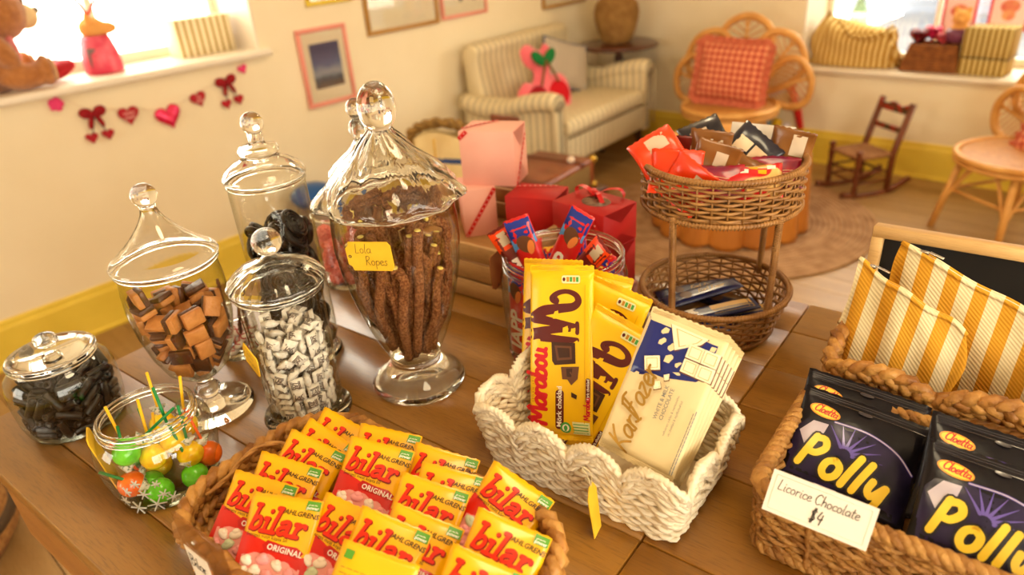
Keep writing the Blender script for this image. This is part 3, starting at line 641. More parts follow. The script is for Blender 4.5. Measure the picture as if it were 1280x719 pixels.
# ---------------------------------------------------------------- candy in the jars (resting places worked out with a rigid body run)
SIM = {"fudge":[[45,306,1053,15,80,-41],[-265,71,939,81,-50,-31],[73,61,845,-3,-20,84],[-117,-243,918,-26,18,35],[199,-337,1057,-45,28,78],[-41,-161,1070,-21,-24,-85],[98,61,1278,-14,93,23],[230,150,1037,5,32,33],[218,-74,1773,-64,10,64],[-12,-411,1306,-65,69,2],[-238,51,1161,-93,-26,13],[-501,-57,1650,-69,12,66],[348,-80,1088,75,-31,49],[-304,-354,1236,30,-76,27],[344,-362,1363,72,29,23],[-589,51,1974,-45,52,-54],[-160,-158,1834,27,-78,25],[77,396,1357,-86,-36,33],[-203,395,1180,28,-76,-58],[31,-390,1582,17,18,-31],[-437,-54,1394,-73,-67,-11],[318,213,1187,25,21,84],[535,-140,1696,41,-49,-64],[111,-439,1743,14,20,-45],[-296,314,1408,9,8,-96],[507,-66,1402,-1,-63,-10],[-55,-45,1366,21,26,-94],[-382,-365,1589,-20,56,36],[364,250,1376,-20,25,-42],[167,-470,1918,27,-93,-24],[108,471,1569,-16,-93,10],[-288,-224,1686,-28,-77,52],[-136,389,2058,9,-14,55],[-466,-307,1915,-33,-74,49],[281,-49,1513,-60,77,11],[-341,119,2006,-52,-56,-49],[-106,108,1584,-49,-1,5],[-170,-136,1483,33,5,-68],[-207,284,1715,21,-73,-18],[477,251,1985,77,-21,-59],[460,280,1615,59,-26,-45],[384,-339,1963,-33,-64,59],[240,344,1826,-93,3,-36],[324,-343,1663,-56,39,-26],[-458,202,1624,-34,51,41],[549,-122,1980,-47,-51,48],[-84,568,1859,68,-2,11],[146,315,1983,-86,37,-33],[-383,-450,2193,68,-21,-27],[-30,-543,2139,-2,-8,100],[-421,385,1940,71,-8,62],[6,54,1845,-83,-41,-2],[-266,-128,2075,17,7,-98],[-192,-545,1893,16,66,73],[-34,-545,2367,-64,5,-8]],"white":[[250,147,190,0,0,-88],[-81,105,248,-56,-14,19],[-367,-146,190,0,0,19],[390,58,235,-33,63,-63],[67,252,235,-68,21,-21],[87,-312,240,-65,-16,18],[-362,87,190,63,78,0],[-122,348,190,29,96,0],[-77,-372,235,60,-37,-37],[152,-414,240,72,18,17],[-380,-141,355,-29,-64,-29],[-267,-350,235,-23,-67,67],[4,-52,408,65,29,-70],[95,401,235,21,68,68],[138,-382,411,-53,-85,-1],[-154,-152,235,51,-49,-49],[293,317,235,-68,21,-21],[112,-32,238,27,14,-84],[-109,-272,448,-58,76,-23],[-453,62,356,48,-54,-52],[424,-168,447,71,-15,68],[267,-279,235,-35,-62,62],[282,-301,445,-69,-16,-69],[-189,225,299,0,-31,79],[135,-387,531,2,0,21],[-292,-287,489,-23,-21,37],[57,-191,325,-15,-56,-59],[412,-167,237,-40,60,-57],[-116,170,487,-90,12,-8],[-173,387,565,3,71,71],[136,-389,650,2,1,20],[-75,-235,608,-26,-6,84],[50,286,400,0,0,99],[-107,-448,446,9,70,71],[-81,-456,655,54,46,-54],[-386,122,567,-9,-13,59],[-306,276,518,-42,53,43],[346,-307,658,-64,-29,29],[-313,82,410,-1,-81,-7],[212,173,355,21,68,-21],[41,415,610,0,0,100],[-142,429,355,42,57,-42],[181,-90,436,-44,39,-39],[284,-151,652,-68,-26,43],[191,200,565,3,71,-3],[-385,-153,570,6,-30,-93],[-423,190,959,-8,-71,-20],[-260,-294,684,-24,90,-26],[71,201,565,-71,3,71],[-123,52,608,-28,35,-26],[76,-149,621,-13,55,31],[-124,-449,866,-70,9,-9],[-408,-82,739,-30,35,-6],[397,141,445,12,-70,-70],[338,312,445,-65,29,-29],[-59,-128,824,-50,26,-42],[408,79,656,38,60,-38],[-356,-284,837,8,65,52],[-133,375,731,0,0,-95],[452,-98,659,56,44,44],[413,19,445,-12,70,-70],[-364,-22,901,-25,25,-54],[151,-227,866,53,-67,46],[-291,288,770,70,26,-63],[-196,-33,490,-77,-34,51],[269,367,681,-38,-62,68],[108,440,445,-57,-42,-57],[111,-402,799,-11,11,-60],[-185,-294,979,-29,-64,-52],[399,-140,870,-37,60,38],[-125,-452,1076,-43,56,44],[-428,174,740,-36,60,-57],[186,-39,709,38,-45,-79],[326,217,766,-63,54,54],[-400,-216,1089,-45,46,-21],[346,-312,868,25,66,-25],[464,30,869,70,2,-71],[-218,336,928,-57,-79,21],[103,31,762,39,-43,-80],[145,-431,962,69,26,5],[84,276,731,44,90,0],[-89,141,755,24,-85,16],[466,27,1079,49,52,51],[-260,25,765,24,-18,-45],[-165,429,1066,61,-26,50],[-11,404,850,0,0,12],[360,-297,1078,30,-64,-64],[41,-283,1032,-45,-81,-34],[393,251,997,62,-33,-35],[51,-35,928,-88,-30,-14],[135,221,899,-19,5,-57],[102,-409,1166,2,-9,12],[-147,-188,751,9,-81,29],[88,452,1015,-72,12,-3],[300,36,961,14,70,-16],[-72,160,927,-11,18,16],[369,203,1208,52,48,-53],[-460,23,1142,11,66,12],[223,330,1021,-59,33,73],[-189,-113,983,-90,-10,-41],[301,21,1126,-2,0,-68],[-59,314,1060,-49,60,54],[-19,-405,1267,-3,-9,60],[-31,-10,1130,-49,-12,50],[-328,312,1167,-62,45,63],[408,33,1246,-100,5,1],[272,-219,1208,25,-31,-90],[-209,-220,1155,-17,96,-6],[105,-115,1021,-93,-9,-5],[-261,37,1024,34,-65,66],[111,451,1226,-41,60,45],[116,174,1114,-33,-68,-4],[-22,292,1233,-30,-94,8],[-155,134,1138,-32,12,-82],[156,-57,1247,75,58,20]],"licorice":[[-257,491,137,-22,67,49],[21,-524,139,-7,-70,-66],[347,-203,137,17,69,14],[250,589,180,-38,48,-67],[-167,-544,260,-87,20,9],[568,323,272,69,16,20],[-227,-590,137,34,-62,-53],[300,-553,139,35,61,60],[263,-419,139,-37,-60,61],[-503,380,138,57,-43,0],[-529,-344,137,3,71,-57],[220,464,138,-46,54,-59],[359,-546,272,56,42,71],[566,280,137,59,38,-7],[-434,506,308,-73,-46,-50],[446,178,139,62,-34,54],[552,-382,263,-95,-29,2],[492,-93,248,-89,-27,32],[-509,44,137,-33,-62,-69],[623,-106,137,-3,71,69],[-296,-529,309,33,-17,48],[-634,184,245,9,-92,38],[569,65,274,49,51,-3],[78,-223,137,-14,-69,-63],[-452,-293,288,-79,-16,7],[-165,-305,137,8,-70,8],[-84,524,137,60,37,-60],[-153,566,272,70,11,-58],[238,-399,290,-87,17,6],[301,176,139,-69,-14,12],[105,-677,492,8,-33,-6],[-395,273,213,31,-42,-78],[494,-253,267,-66,8,-71],[321,197,271,56,-40,50],[205,-559,494,-37,-44,26],[-253,322,247,-38,-31,37],[187,-152,273,9,70,64],[424,523,389,-41,-71,-7],[102,-539,276,-44,55,55],[-270,-171,210,53,8,-32],[-551,-34,337,76,49,36],[-614,-239,275,-16,-70,-59],[431,-46,366,22,-77,34],[-270,74,243,13,-38,-2],[175,556,293,-66,-6,39],[196,69,137,26,66,-52],[260,-626,708,62,-73,-6],[-153,-17,251,-45,82,-10],[-392,-103,137,-64,30,16],[675,94,488,-30,-40,-60],[-33,-552,276,-15,-66,-72],[493,266,382,-42,53,-73],[420,529,549,-54,-57,5],[226,545,421,74,-6,42],[419,44,509,11,-89,1],[-8,264,172,-18,75,58],[621,-278,488,20,-48,57],[-540,-219,414,28,-66,-45],[-663,120,369,-8,38,88],[395,-411,400,1,67,-58],[668,111,655,-38,-33,-45],[-196,374,369,-49,73,-3],[-375,182,323,-54,17,-73],[92,430,307,-12,-82,-28],[-255,640,499,-2,-3,69],[-662,-178,656,-7,29,-95],[-505,-456,438,63,25,27],[-661,166,602,-41,-5,-33],[602,348,574,57,82,-1],[-466,496,480,44,-25,-26],[143,110,284,-14,-87,40],[-124,533,401,20,75,36],[511,-165,469,23,47,78],[-321,477,570,-31,64,-70],[-77,267,331,-20,48,47],[-157,-279,276,28,47,-80],[-97,602,516,-78,-27,-52],[167,661,660,-31,24,-85],[62,228,306,37,22,-83],[-484,179,427,-21,-68,-63],[447,182,502,94,16,-30],[94,-50,323,83,16,-48],[-29,479,499,65,21,-70],[-535,148,550,-39,-58,-59],[-270,-197,376,-62,-53,15],[-99,-49,395,43,1,-61],[3,-184,390,-49,18,12],[-47,614,727,2,-26,-66],[-561,-232,557,41,-46,52],[-50,71,479,64,-53,-53],[119,272,466,-10,67,73],[24,-570,401,-23,65,62],[-56,-525,528,72,-58,-2],[362,321,522,89,35,-30],[-385,-78,538,67,66,31],[-405,340,573,-40,-29,-25],[162,-372,550,80,-29,52],[353,-97,502,42,10,90],[49,-318,459,-66,55,-41],[213,367,581,-33,-51,76],[-47,210,513,-86,7,47],[-566,12,678,29,51,45],[-228,-557,534,11,-29,83],[-290,522,733,34,-52,-47],[-217,38,518,-36,46,-74],[569,-199,615,-44,31,-26],[408,-399,537,2,-76,-58],[-332,-439,497,-35,86,30],[293,546,651,87,-15,-47],[343,205,590,-64,-69,29],[345,438,838,-66,16,21],[-444,-421,617,27,18,-60],[393,-167,718,2,50,-68],[399,-552,694,75,-60,-5],[327,69,610,19,-88,-1],[-292,-19,620,-68,29,59],[-212,-540,737,-18,-39,61],[362,21,799,-84,-16,51],[-270,-313,567,43,-35,67],[-645,142,815,30,72,-62],[562,-132,766,2,57,-67],[516,261,805,-52,31,46],[81,350,756,34,64,-22],[554,-371,801,25,-4,-64],[-153,277,612,68,-50,0],[-574,-317,853,88,6,13],[79,-202,523,40,-44,-66],[-334,-472,934,-10,49,-39],[61,429,621,85,26,-36],[280,153,716,-87,-30,38],[339,-433,662,74,-22,-50],[-485,307,692,0,84,-48],[-283,407,914,54,38,-7],[20,563,858,44,-19,-41],[-3,-596,711,-76,25,-44],[255,-188,618,16,53,-47],[-185,410,813,-53,-13,-21],[105,619,956,-57,-9,79],[566,-123,920,55,-46,31],[-367,333,752,-4,91,-33],[653,101,816,-38,32,71],[-11,54,664,-13,63,-38],[-244,-284,702,-5,-51,48],[-352,-171,694,53,-69,25],[166,-117,755,10,33,71],[227,403,764,-40,22,81],[199,-320,829,42,40,-80],[-4,129,777,-55,42,-63],[41,-62,783,-3,35,45],[-175,-401,749,31,-8,-70],[-41,284,774,89,37,6],[275,-442,797,-70,-14,-59],[-580,-67,930,2,-14,64],[-359,240,879,-29,-52,-3],[109,-396,727,-2,-57,42],[77,-221,802,-35,-11,-93],[153,310,886,-49,48,72],[411,-308,989,-85,-33,31],[-379,156,757,24,80,-7],[-403,60,860,-70,0,70],[331,-27,926,-68,11,51],[-139,-142,766,42,46,-44],[-334,-314,907,-18,80,-5],[-463,-176,771,54,67,-48],[-354,-180,893,-51,70,-24],[-421,152,966,23,-68,-39],[53,-272,953,-76,19,59],[-41,68,901,-42,47,50]],"wheels":[[284,-99,419,-99,16,0],[-373,273,633,10,-78,-43],[-126,-214,494,9,-12,-22],[288,-377,749,-52,-41,-1],[61,347,595,26,29,-51],[342,-187,750,14,-65,-68],[-221,-412,785,48,61,-62],[342,-37,750,-65,15,58],[-325,22,779,23,-29,92],[37,267,691,25,30,-53],[29,-473,1268,9,-66,75],[207,251,800,-82,42,26],[-354,-108,1135,-49,54,-20],[445,-166,1282,-49,56,-58],[207,381,1286,-66,52,9],[260,31,1047,-21,-53,-24],[-11,-171,874,-12,-77,11],[306,102,1636,-98,-4,-14],[-55,44,1122,-11,-38,-77],[-431,-202,1271,56,-39,-36],[-284,369,1199,19,-76,-58],[-220,241,1681,-71,61,18],[117,456,1856,2,65,74],[60,-279,1373,-81,-9,-5],[10,253,1413,-91,23,3],[311,77,1757,-77,-61,-18],[-216,225,1512,-93,-12,-10],[283,51,1869,64,75,18],[313,-358,1776,-27,67,-65],[123,451,2399,62,-15,-3],[-242,213,1810,-85,-40,-20],[-235,-407,1733,12,64,72],[235,14,1972,-12,-13,98],[-172,25,2097,-25,-43,-18],[-356,-108,1678,-52,-63,58],[-11,-205,1899,80,-25,-29],[-103,-289,1887,-52,14,-49],[52,-403,2547,-45,-20,-31],[167,-277,2173,-16,2,-74],[-34,103,2564,-65,-55,24],[-431,-210,2208,-23,-67,50],[322,-25,2228,10,8,99],[-352,4,2701,-8,-41,58],[-191,184,2454,-23,58,-68],[-361,291,2270,-34,52,-75],[-68,-269,2541,71,-50,31],[-279,215,2317,-62,-48,14],[-140,331,2825,84,28,-18],[62,388,2925,-35,-31,-64],[32,398,3129,-3,47,87],[360,76,2503,70,-52,-13],[273,-120,2535,-39,24,-25],[187,-255,2899,83,45,-33],[320,30,3085,38,-21,22],[-185,-434,3020,62,22,-51],[126,-300,3145,-26,27,-8],[-359,-73,2833,-78,47,-21],[361,123,2677,-48,-4,-73],[201,-254,3225,-8,-92,26],[-360,-38,3034,8,-41,27]],"pink":[[-387,3,235,-14,88,-9],[-60,386,535,43,-82,38],[-36,-3,235,56,49,16],[-225,314,235,-46,-65,20],[-275,-275,415,0,24,-55],[123,375,833,77,-37,-50],[120,368,235,-18,-91,-19],[-120,-375,713,-26,-46,-85],[3,-387,235,-21,36,-22],[277,276,535,16,71,18],[376,123,833,73,30,14],[321,-231,833,-4,14,-11],[314,-226,235,-72,33,-20],[-347,180,535,-92,24,30],[386,-60,535,-74,54,-28],[-230,321,833,87,33,28],[180,-347,535,-20,-70,52],[-61,395,1130,-29,91,3],[65,-392,1009,-21,-52,-25],[-375,-120,713,55,-58,-59],[368,120,235,-31,-9,84],[283,282,1130,-31,79,4],[-281,-281,1009,-31,-89,25],[-123,-382,1304,-80,58,-14],[394,-61,1130,6,64,-70]]}
def items(key): return [(Vector((a[0], a[1], a[2]))/1e4, Quaternion((math.sqrt(max(0, 1-(a[3]**2+a[4]**2+a[5]**2)/1e4)), a[3]/100, a[4]/100, a[5]/100))) for a in SIM[key]]
def scatter(proto, its, c, label, cat, group):
    first = True; zs_ = sorted(p.z for p, q in its); nz_ = len(zs_)
    for p, q in its:
        k_ = zs_.index(p.z)/nz_; ang_ = (math.degrees(math.atan2(p.y, p.x))+360) % 360
        lb = label+', '+('bottom', 'lower', 'middle', 'upper', 'top')[min(4, int(k_*5))]+' layer, '+(('centre') if math.hypot(p.x, p.y) < .02 else ('right', 'back', 'left', 'front')[int((ang_+15) % 360//90)])
        loc = (c[0]+p.x, c[1]+p.y, Z0+p.z); e = q.to_euler()
        if first: proto.location = loc; proto.rotation_euler = e; tag(proto, lb, cat, group); first = False
        else: dup(proto, loc, e, lb)
# fudge
t = thing('fudge_piece', (0, 0, 0)); b = MB(); b.rbox((0, 0, -.0040), (.032, .026, .0098), .002, n=2); b.build('caramel_layer', mat('caramel', (186, 116, 54), (206, 138, 72), rough=.5, scale=60, bump=.2), t)
b = MB(); b.rbox((0, 0, .0048), (.0318, .0258, .0085), .0018, n=2); b.build('dark_layer', mat('dark_fudge', (72, 38, 18), (92, 52, 26), rough=.4, scale=60, bump=.2), t)
scatter(t, items('fudge'), (.311, .286), 'two layer fudge square in the apothecary jar', 'candy', 'fudge squares in the apothecary jar')
# wrapped candies
its = items('white'); lo = [x for x in its if x[0].z < .055]; mid = [x for x in its if .055 <= x[0].z < .1]; up = [x for x in its if x[0].z >= .055]
q9 = Quaternion((0, 0, 1), 2.0); its = lo+mid+[((q9 @ p)+Vector((0, 0, .046)), q9 @ q) for p, q in up]
wr = mat('white_wrapper', (246, 240, 228), (234, 224, 208), rough=.35, scale=90, bump=.4, bscale=120)
prs = mat('brown_print', (70, 44, 34), rough=.5)
t = thing('wrapped_candy', (0, 0, 0)); pk, fr = packet(.0215, .0235, .0115, .12, px=3, nx=6, ny=6, wob=.0006, seed=3, zig=.0006); 
pk.build('wrapper', wr, t); pr = Print(fr, .0002)
for k, yy in enumerate((.0065, .0048)): pr.put(ribbon([(-.007+.0035*i, yy) for i in range(5)], .0012))
for k, yy in enumerate((-.0068, -.0048)): pr.put(ribbon([(-.007+.0035*i, yy) for i in range(5)], .0012))
pr.pen('LAK', .0068, .17, (0, -.0032), center=True); o = pr.build('print', prs, t)
o2 = o.copy(); COL.objects.link(o2); o2.parent = t; o2.rotation_euler = (pi, 0, 0)
scatter(t, its, (.469, .367), 'white wrapped candy in the fluted jar', 'candy', 'white wrapped candies in the fluted jar')
# licorice sticks
t = thing('licorice_piece', (0, 0, 0)); b = MB(); b.lathe([(.0028, -.018), (.0062, -.018), (.0066, -.017), (.0066, .017), (.0062, .018), (.0028, .018)], 10, closed=True)
bl = mat('black_licorice', (20, 15, 13), (30, 24, 20), rough=.28, scale=80, bump=.3)
b.build('tube', bl, t)
scatter(t, items('licorice'), (.133, .139), 'short black licorice tube in the squat jar', 'candy', 'black licorice pieces in the squat jar')
# wheels
t = thing('licorice_coil', (0, 0, 0)); b = MB(); sp = [(.0022*(i/14)*cos(i*.42)+.0035*cos(i*.42)+.0009*i*.28*cos(i*.42), .0022*(i/14)*sin(i*.42)+.0035*sin(i*.42)+.0009*i*.28*sin(i*.42), 0) for i in range(62)]
b.tube(sp, .0028, 6); b.v = [(x, y, z*2.0) for x, y, z in b.v]; b.build('coil', bl, t)
its = [x for x in items('wheels') if x[0].z < .268]; scatter(t, its, (.315, .486), 'black coiled licorice wheel in the tall jar', 'candy', 'licorice wheels in the tall jar')
# pink candies
t = thing('berry_candy', (0, 0, 0)); b = MB(); rb = random.Random(2)
for k in range(40):
    z = 1-2*(k+.5)/40; a = k*2.4; rr = math.sqrt(1-z*z); b.ball((.0142*rr*cos(a), .0142*rr*sin(a), .0142*z), .0042, 6)
b.ball((0, 0, 0), .015, 12); b.build('body', mat('pink_sugar', (226, 108, 92), (240, 140, 120), rough=.7, scale=200, bump=.5), t)
scatter(t, items('pink'), (.15, .745), 'pink sugared berry candy in the cylinder jar', 'candy', 'pink berry candies')
# mints and brown sticks in the small jar
t = thing('striped_mint', (0, 0, 0)); b = MB(); b.ball((0, 0, 0), (.011, .011, .007), 12); b.build('body', mat('mint_white', (240, 228, 214), rough=.25), t)
b = MB()
for k in range(4): b.tube([((.0113*sin(s_*pi/2))*cos(k*pi/2+s_*1.2), (.0113*sin(s_*pi/2))*sin(k*pi/2+s_*1.2), .0072*cos(s_*pi/2)) for s_ in [i/6 for i in range(7)]], .0012, 5)
b.build('stripe', mat('mint_red', (190, 40, 40), rough=.3), t)
rb = random.Random(5); its = []
for L in range(3):
    for k in range(6): its.append((Vector((.026*cos(k*1.05+L*.5), .026*sin(k*1.05+L*.5), .015+L*.013)), Euler((rb.random()*.8, rb.random()*.8, k)).to_quaternion()))
    its.append((Vector((0, 0, .015+L*.013)), Euler((.3, .2, L)).to_quaternion()))
scatter(t, its, (.196, .421), 'red and white striped mint in the small jar', 'candy', 'striped mints')
lb = mat('brown_stick', (96, 52, 24), (122, 72, 36), rough=.6, scale=60, bump=.3)
for k, (ax, ay, h, lx, ly) in enumerate(((.01, .02, .17, .03, -.02), (-.015, .0, .16, -.02, .01), (.005, -.02, .175, .0, -.03), (.022, -.004, .15, .035, .0))):
    b = MB(); P = catmull([(.196+ax, .421+ay, Z0+.05), (.196+ax*1.1+lx*.4, .421+ay*1.1+ly*.4, Z0+.05+(h-.05)*.5), (.196+ax+lx, .421+ay+ly, Z0+h*.9)], 5); b.rope(P, .0018, .0026, 2, .02, 5)
    tag(b.build('licorice_stick', lb), 'brown twisted stick leaning in the small mint jar', 'candy', 'brown sticks in the mint jar')

# lollipops: local places in the pop jar (x, y, z), colour, stick direction
LG, LY, LO, LS = (90, 190, 30), (245, 190, 20), (245, 100, 20), (20, 130, 60)
def lolly(loc, d, col, stick, label, L=.085):
    d = Vector(d).normalized(); q = d.to_track_quat('Z', 'Y'); t = thing('lollipop', (.42+loc[0], .146+loc[1], Z0+loc[2]), q.to_euler(), label, 'candy', None)
    cm = mat('wrap_%d_%d_%d' % col, col, tuple(min(255, int(c*1.15)+8) for c in col), rough=.22, scale=60, bump=.25, coat=.4)
    b = MB(); b.lathe([(.0185*sin(pi*i/14), -.0185*cos(pi*i/14)) for i in range(1, 13)]+[(.0045, .0175)], 28, mod=lambda a, z, r_: r_*(1+.045*sin(13*a)*max(0, z/.018+.25))); b.build('ball', cm, t)
    b = MB(); b.lathe([(.005, .0155), (.0035, .0185), (.006, .022), (.0105, .029)], 24, mod=lambda a, z, r_: r_*(1+.22*sin(5*a+z*90))); o = b.build('wrapper_frill', mat('frill', (228, 222, 208), (60, 110, 60), rough=.3, scale=160, mixlo=.55, mixhi=.66), t)
    b = MB(); b.tube([(0, 0, .014), (0, 0, L)], .0022, 8); b.build('stick', mat('stick_%d_%d_%d' % stick, stick, rough=.35), t); return t
g_, y_, o_ = 'green', 'yellow', 'orange'
for loc, d, col, st, lab in [
    ((.012, -.045, .088), (.2, .6, .35), LG, LS, 'bright green lollipop high at the left of the open jar'),
    ((.022, -.018, .066), (-.35, .2, .9), LY, LY, 'yellow lollipop upper left of the open jar'),
    ((.03, .012, .078), (-.2, .05, 1), LY, LS, 'yellow lollipop with upright green stick near the jar top'),
    ((.044, .022, .052), (.05, .05, 1), LY, LS, 'yellow lollipop in the middle right of the open jar'),
    ((.046, .046, .036), (-.1, -.1, 1), LO, LO, 'orange lollipop at the right side of the open jar'),
    ((.054, .014, .022), (-.15, -.05, 1), LG, LS, 'lime green lollipop with upright stick at lower right of the jar'),
    ((.036, -.03, .018), (-.35, -.5, .55), LG, LS, 'green lollipop with slanting stick at the jar front'),
    ((.012, -.054, .038), (-.3, .2, .8), LO, LS, 'orange lollipop low at the left of the open jar'),
    ((-.006, -.006, .03), (0, .2, 1), LY, LY, 'yellow lollipop deep inside the open jar'),
    ((-.025, .025, .075), (-.15, .1, 1), LY, LY, 'yellow lollipop at the back of the open jar, top layer'),
    ((-.03, -.03, .05), (-.25, 0, 1), LG, LY, 'green lollipop with yellow stick at the jar back left'),
    ((.0, .045, .07), (.1, .15, 1), LY, LY, 'yellow lollipop at the far rim of the open jar'),
    ((.0, .05, .025), (0, .2, 1), LO, LY, 'orange lollipop low at the back of the open jar'),
    ((-.045, .008, .022), (0, 0, 1), LG, LS, 'green lollipop on the floor of the jar at the back'),
    ((.012, -.03, .02), (-.3, -.3, 1), LG, LO, 'green lollipop behind the snowflakes, orange stick')]:
    lolly(loc, d, col, st, lab)
# snowflake garland lying on the inside of the jar glass
b = MB(); 
for k, (a, z, s_) in enumerate([(-62, .012, .012), (-40, .016, .013), (-50, .036, .009), (-30, .03, .008), (-78, .02, .009), (-55, .055, .007), (-34, .05, .006), (-70, .04, .008), (-22, .02, .009)]):
    a = radians(a); n_ = Vector((cos(a), sin(a), 0)); x = Vector((-sin(a), cos(a), 0)); c = Vector((.42, .146, Z0+z)) + n_*.0715
    for j in range(3):
        e = j*pi/3; dv = x*cos(e)+Vector((0, 0, 1))*sin(e); b.tube([c-dv*s_, c+dv*s_], .0011, 5)
tag(b.build('snowflake_trim', mat('silver_trim', (220, 216, 210), rough=.3)), 'silver snowflake trim inside the lollipop jar', 'decoration')

# sugared ropes in the big jar
rope_m = mat('sugared_rope', (128, 70, 30), (186, 124, 72), rough=.75, scale=240, bump=.8, bscale=420, mixlo=.4, mixhi=.7)
core_m = mat('rope_core', (240, 214, 110), rough=.6)
rb = random.Random(11); JB = Vector((.567, .533, Z0))
def rad(z):
    pr = [(.045, .040), (.092, .050), (.125, .062), (.175, .075), (.225, .085), (.27, .090), (.34, .088)]
    for (a, ra), (c, rc) in zip(pr, pr[1:]):
        if z <= c: return ra+(rc-ra)*(z-a)/(c-a)
    return .085
def candyrope(P, label='brown sugared candy rope bent inside the tallest jar'):
    t = thing('candy_rope', JB, 0, label, 'candy', 'sugared ropes in the tallest jar'); Q = catmull([Vector(p) for p in P], 5)
    b = MB(); b.tube(Q, [.0082*(1+.06*sin(i*1.7)) for i in range(len(Q))], 8); b.build('body', rope_m, t)
    for e, f_ in ((0, 1), (-1, -2)):
        d = (Q[e]-Q[f_]).normalized(); b = MB(); b.tube([Q[e]-d*.001, Q[e]+d*.0012], .005, 8); b.build('core', core_m, t)
for k in range(30):
    a = radians(-150+k*360/30*1.0)+rb.uniform(-.1, .1); zt = rb.uniform(.22, .31); zb = rb.uniform(.06, .11); w = rb.uniform(.25, .7)*rb.choice((-1, 1)); dr = .010 if k % 2 else .026
    P = []
    for i in range(6):
        s_ = i/5; z = zt+(zb-zt)*s_; rr = max(.005, rad(z)-dr-.004*sin(s_*9)); P.append((rr*cos(a+w*s_), rr*sin(a+w*s_), z))
    if k % 3 == 0: P.insert(0, ((rad(zt)-.04)*cos(a-.3), (rad(zt)-.04)*sin(a-.3), zt+.012)); P.insert(0, ((rad(zt)-.055)*cos(a-.8), (rad(zt)-.055)*sin(a-.8), zt-.03))
    candyrope(P, 'brown sugared candy rope standing in the tallest jar, %s, %s' % (('right side', 'back', 'left side', 'front')[int((math.degrees(a)+405) % 360//90)], 'behind the outer ropes' if k % 2 == 0 else 'against the glass'))
for k in range(5): # arcs curled on top
    a = k*1.3; candyrope([(.07*cos(a+s_*.45)*(1 if s_ < 5 else .9), .07*sin(a+s_*.45), .318+.006*sin(s_+k)+k*.003) for s_ in range(6)], 'brown sugared candy rope curled on top of the tallest jar, %s' % ('right', 'back right', 'back left', 'left', 'front')[k])
# ---------------------------------------------------------------- woven baskets
def rr_path(w, d, r, z, step=.01, c=(0, 0)):
    P = []
    for q, (sx, sy) in enumerate(((1, 1), (-1, 1), (-1, -1), (1, -1))):
        for k in range(7):
            a = q*pi/2+k/6*pi/2; P.append((c[0]+sx*(w/2-r)+r*cos(a), c[1]+sy*(d/2-r)+r*sin(a), z))
    return resample(P, step, True)
cane = mat('cane', (166, 118, 62), (138, 92, 44), rough=.45, scale=30, bump=.1)
sea1 = mat('seagrass_light', (192, 142, 72), (158, 108, 48), rough=.65, scale=50, bump=.5, bscale=160)
sea2 = mat('seagrass_mid', (172, 120, 56), (138, 90, 36), rough=.65, scale=50, bump=.5, bscale=160)
hy1 = mat('hyacinth_light', (204, 150, 76), (154, 102, 44), rough=.5, scale=30, bump=.4, bscale=90)
hy2 = mat('hyacinth_dark', (182, 124, 56), (130, 80, 30), rough=.5, scale=30, bump=.4, bscale=90)
cord = mat('white_cord', (240, 226, 196), (226, 208, 174), rough=.75, scale=60, bump=.2, bscale=220)
# white scalloped basket
bx, by, bw, bd = .952, .513, .285, .160
wbk = thing('scalloped_basket', (bx, by, Z0), 0, 'white woven cord basket with scalloped rim holding the chocolate bars', 'basket')
b = MB(); b.rbox((0, 0, .006), (bw-.02, bd-.02, .008), .003); b.build('bottom', cord, wbk)
NR = 11; rim = []
def scal(s, per): return abs(sin(pi*s/per))**.55
base = rr_path(1, 1, .1, 0, .01)
def wb_point(s, t, side):   # position along loop s(0..1), height t
    return None
loopw = rr_path(bw, bd, .018, 0, .0046); n_ = len(loopw)
seglen = .0725
def scl_at(p):
    # scallops count along each wall: 4 long, 2 short
    x, y = p.x, p.y
    if abs(y) > bd/2-.017: return abs(sin(pi*(x+bw/2)/(bw/4)))**.5
    return abs(sin(pi*(y+bd/2)/(bd/2)))**.5
for j in range(NR):
    P = []; t = j/(NR-1)
    for i, p in enumerate(loopw):
        sc_ = scl_at(p); z = .006+t*(.069+.036*sc_*(t**1.3)) ; fl = 1+.13*t
        o_ = .0024*sin(2*pi*i/6.02+pi*j); q = Vector((p.x*fl, p.y*(1+.16*t), 0)); d_ = q.normalized()
        P.append((q.x+d_.x*o_, q.y+d_.y*o_, z))
    b = MB(); b.rope(P, .0028, .0034, 2, .052, 6, True, ph=j*2.1); tag(b.build('cord_row', cord, wbk))
P = []
for i, p in enumerate(loopw):
    sc_ = scl_at(p); P.append((p.x*1.135, p.y*1.165, .0785+.036*sc_))
b = MB(); b.rope(P, .0035, .0046, 2, .0125, 6, True); b.build('rim', cord, wbk)
# inner rim rows (second layer, gives the scallops their thickness)
for dz, k in ((-.009, .99), (-.02, .985)):
    b = MB(); b.rope([(x*k, y*k, z+dz-.003) for x, y, z in P], .002, .0034, 2, .016, 5, True); b.build('cord_row', cord, wbk)
def basket_floor(par, w, d, m, z=.006): b = MB(); b.rbox((0, 0, z), (w, d, .006), .002); b.build('bottom', m, par)
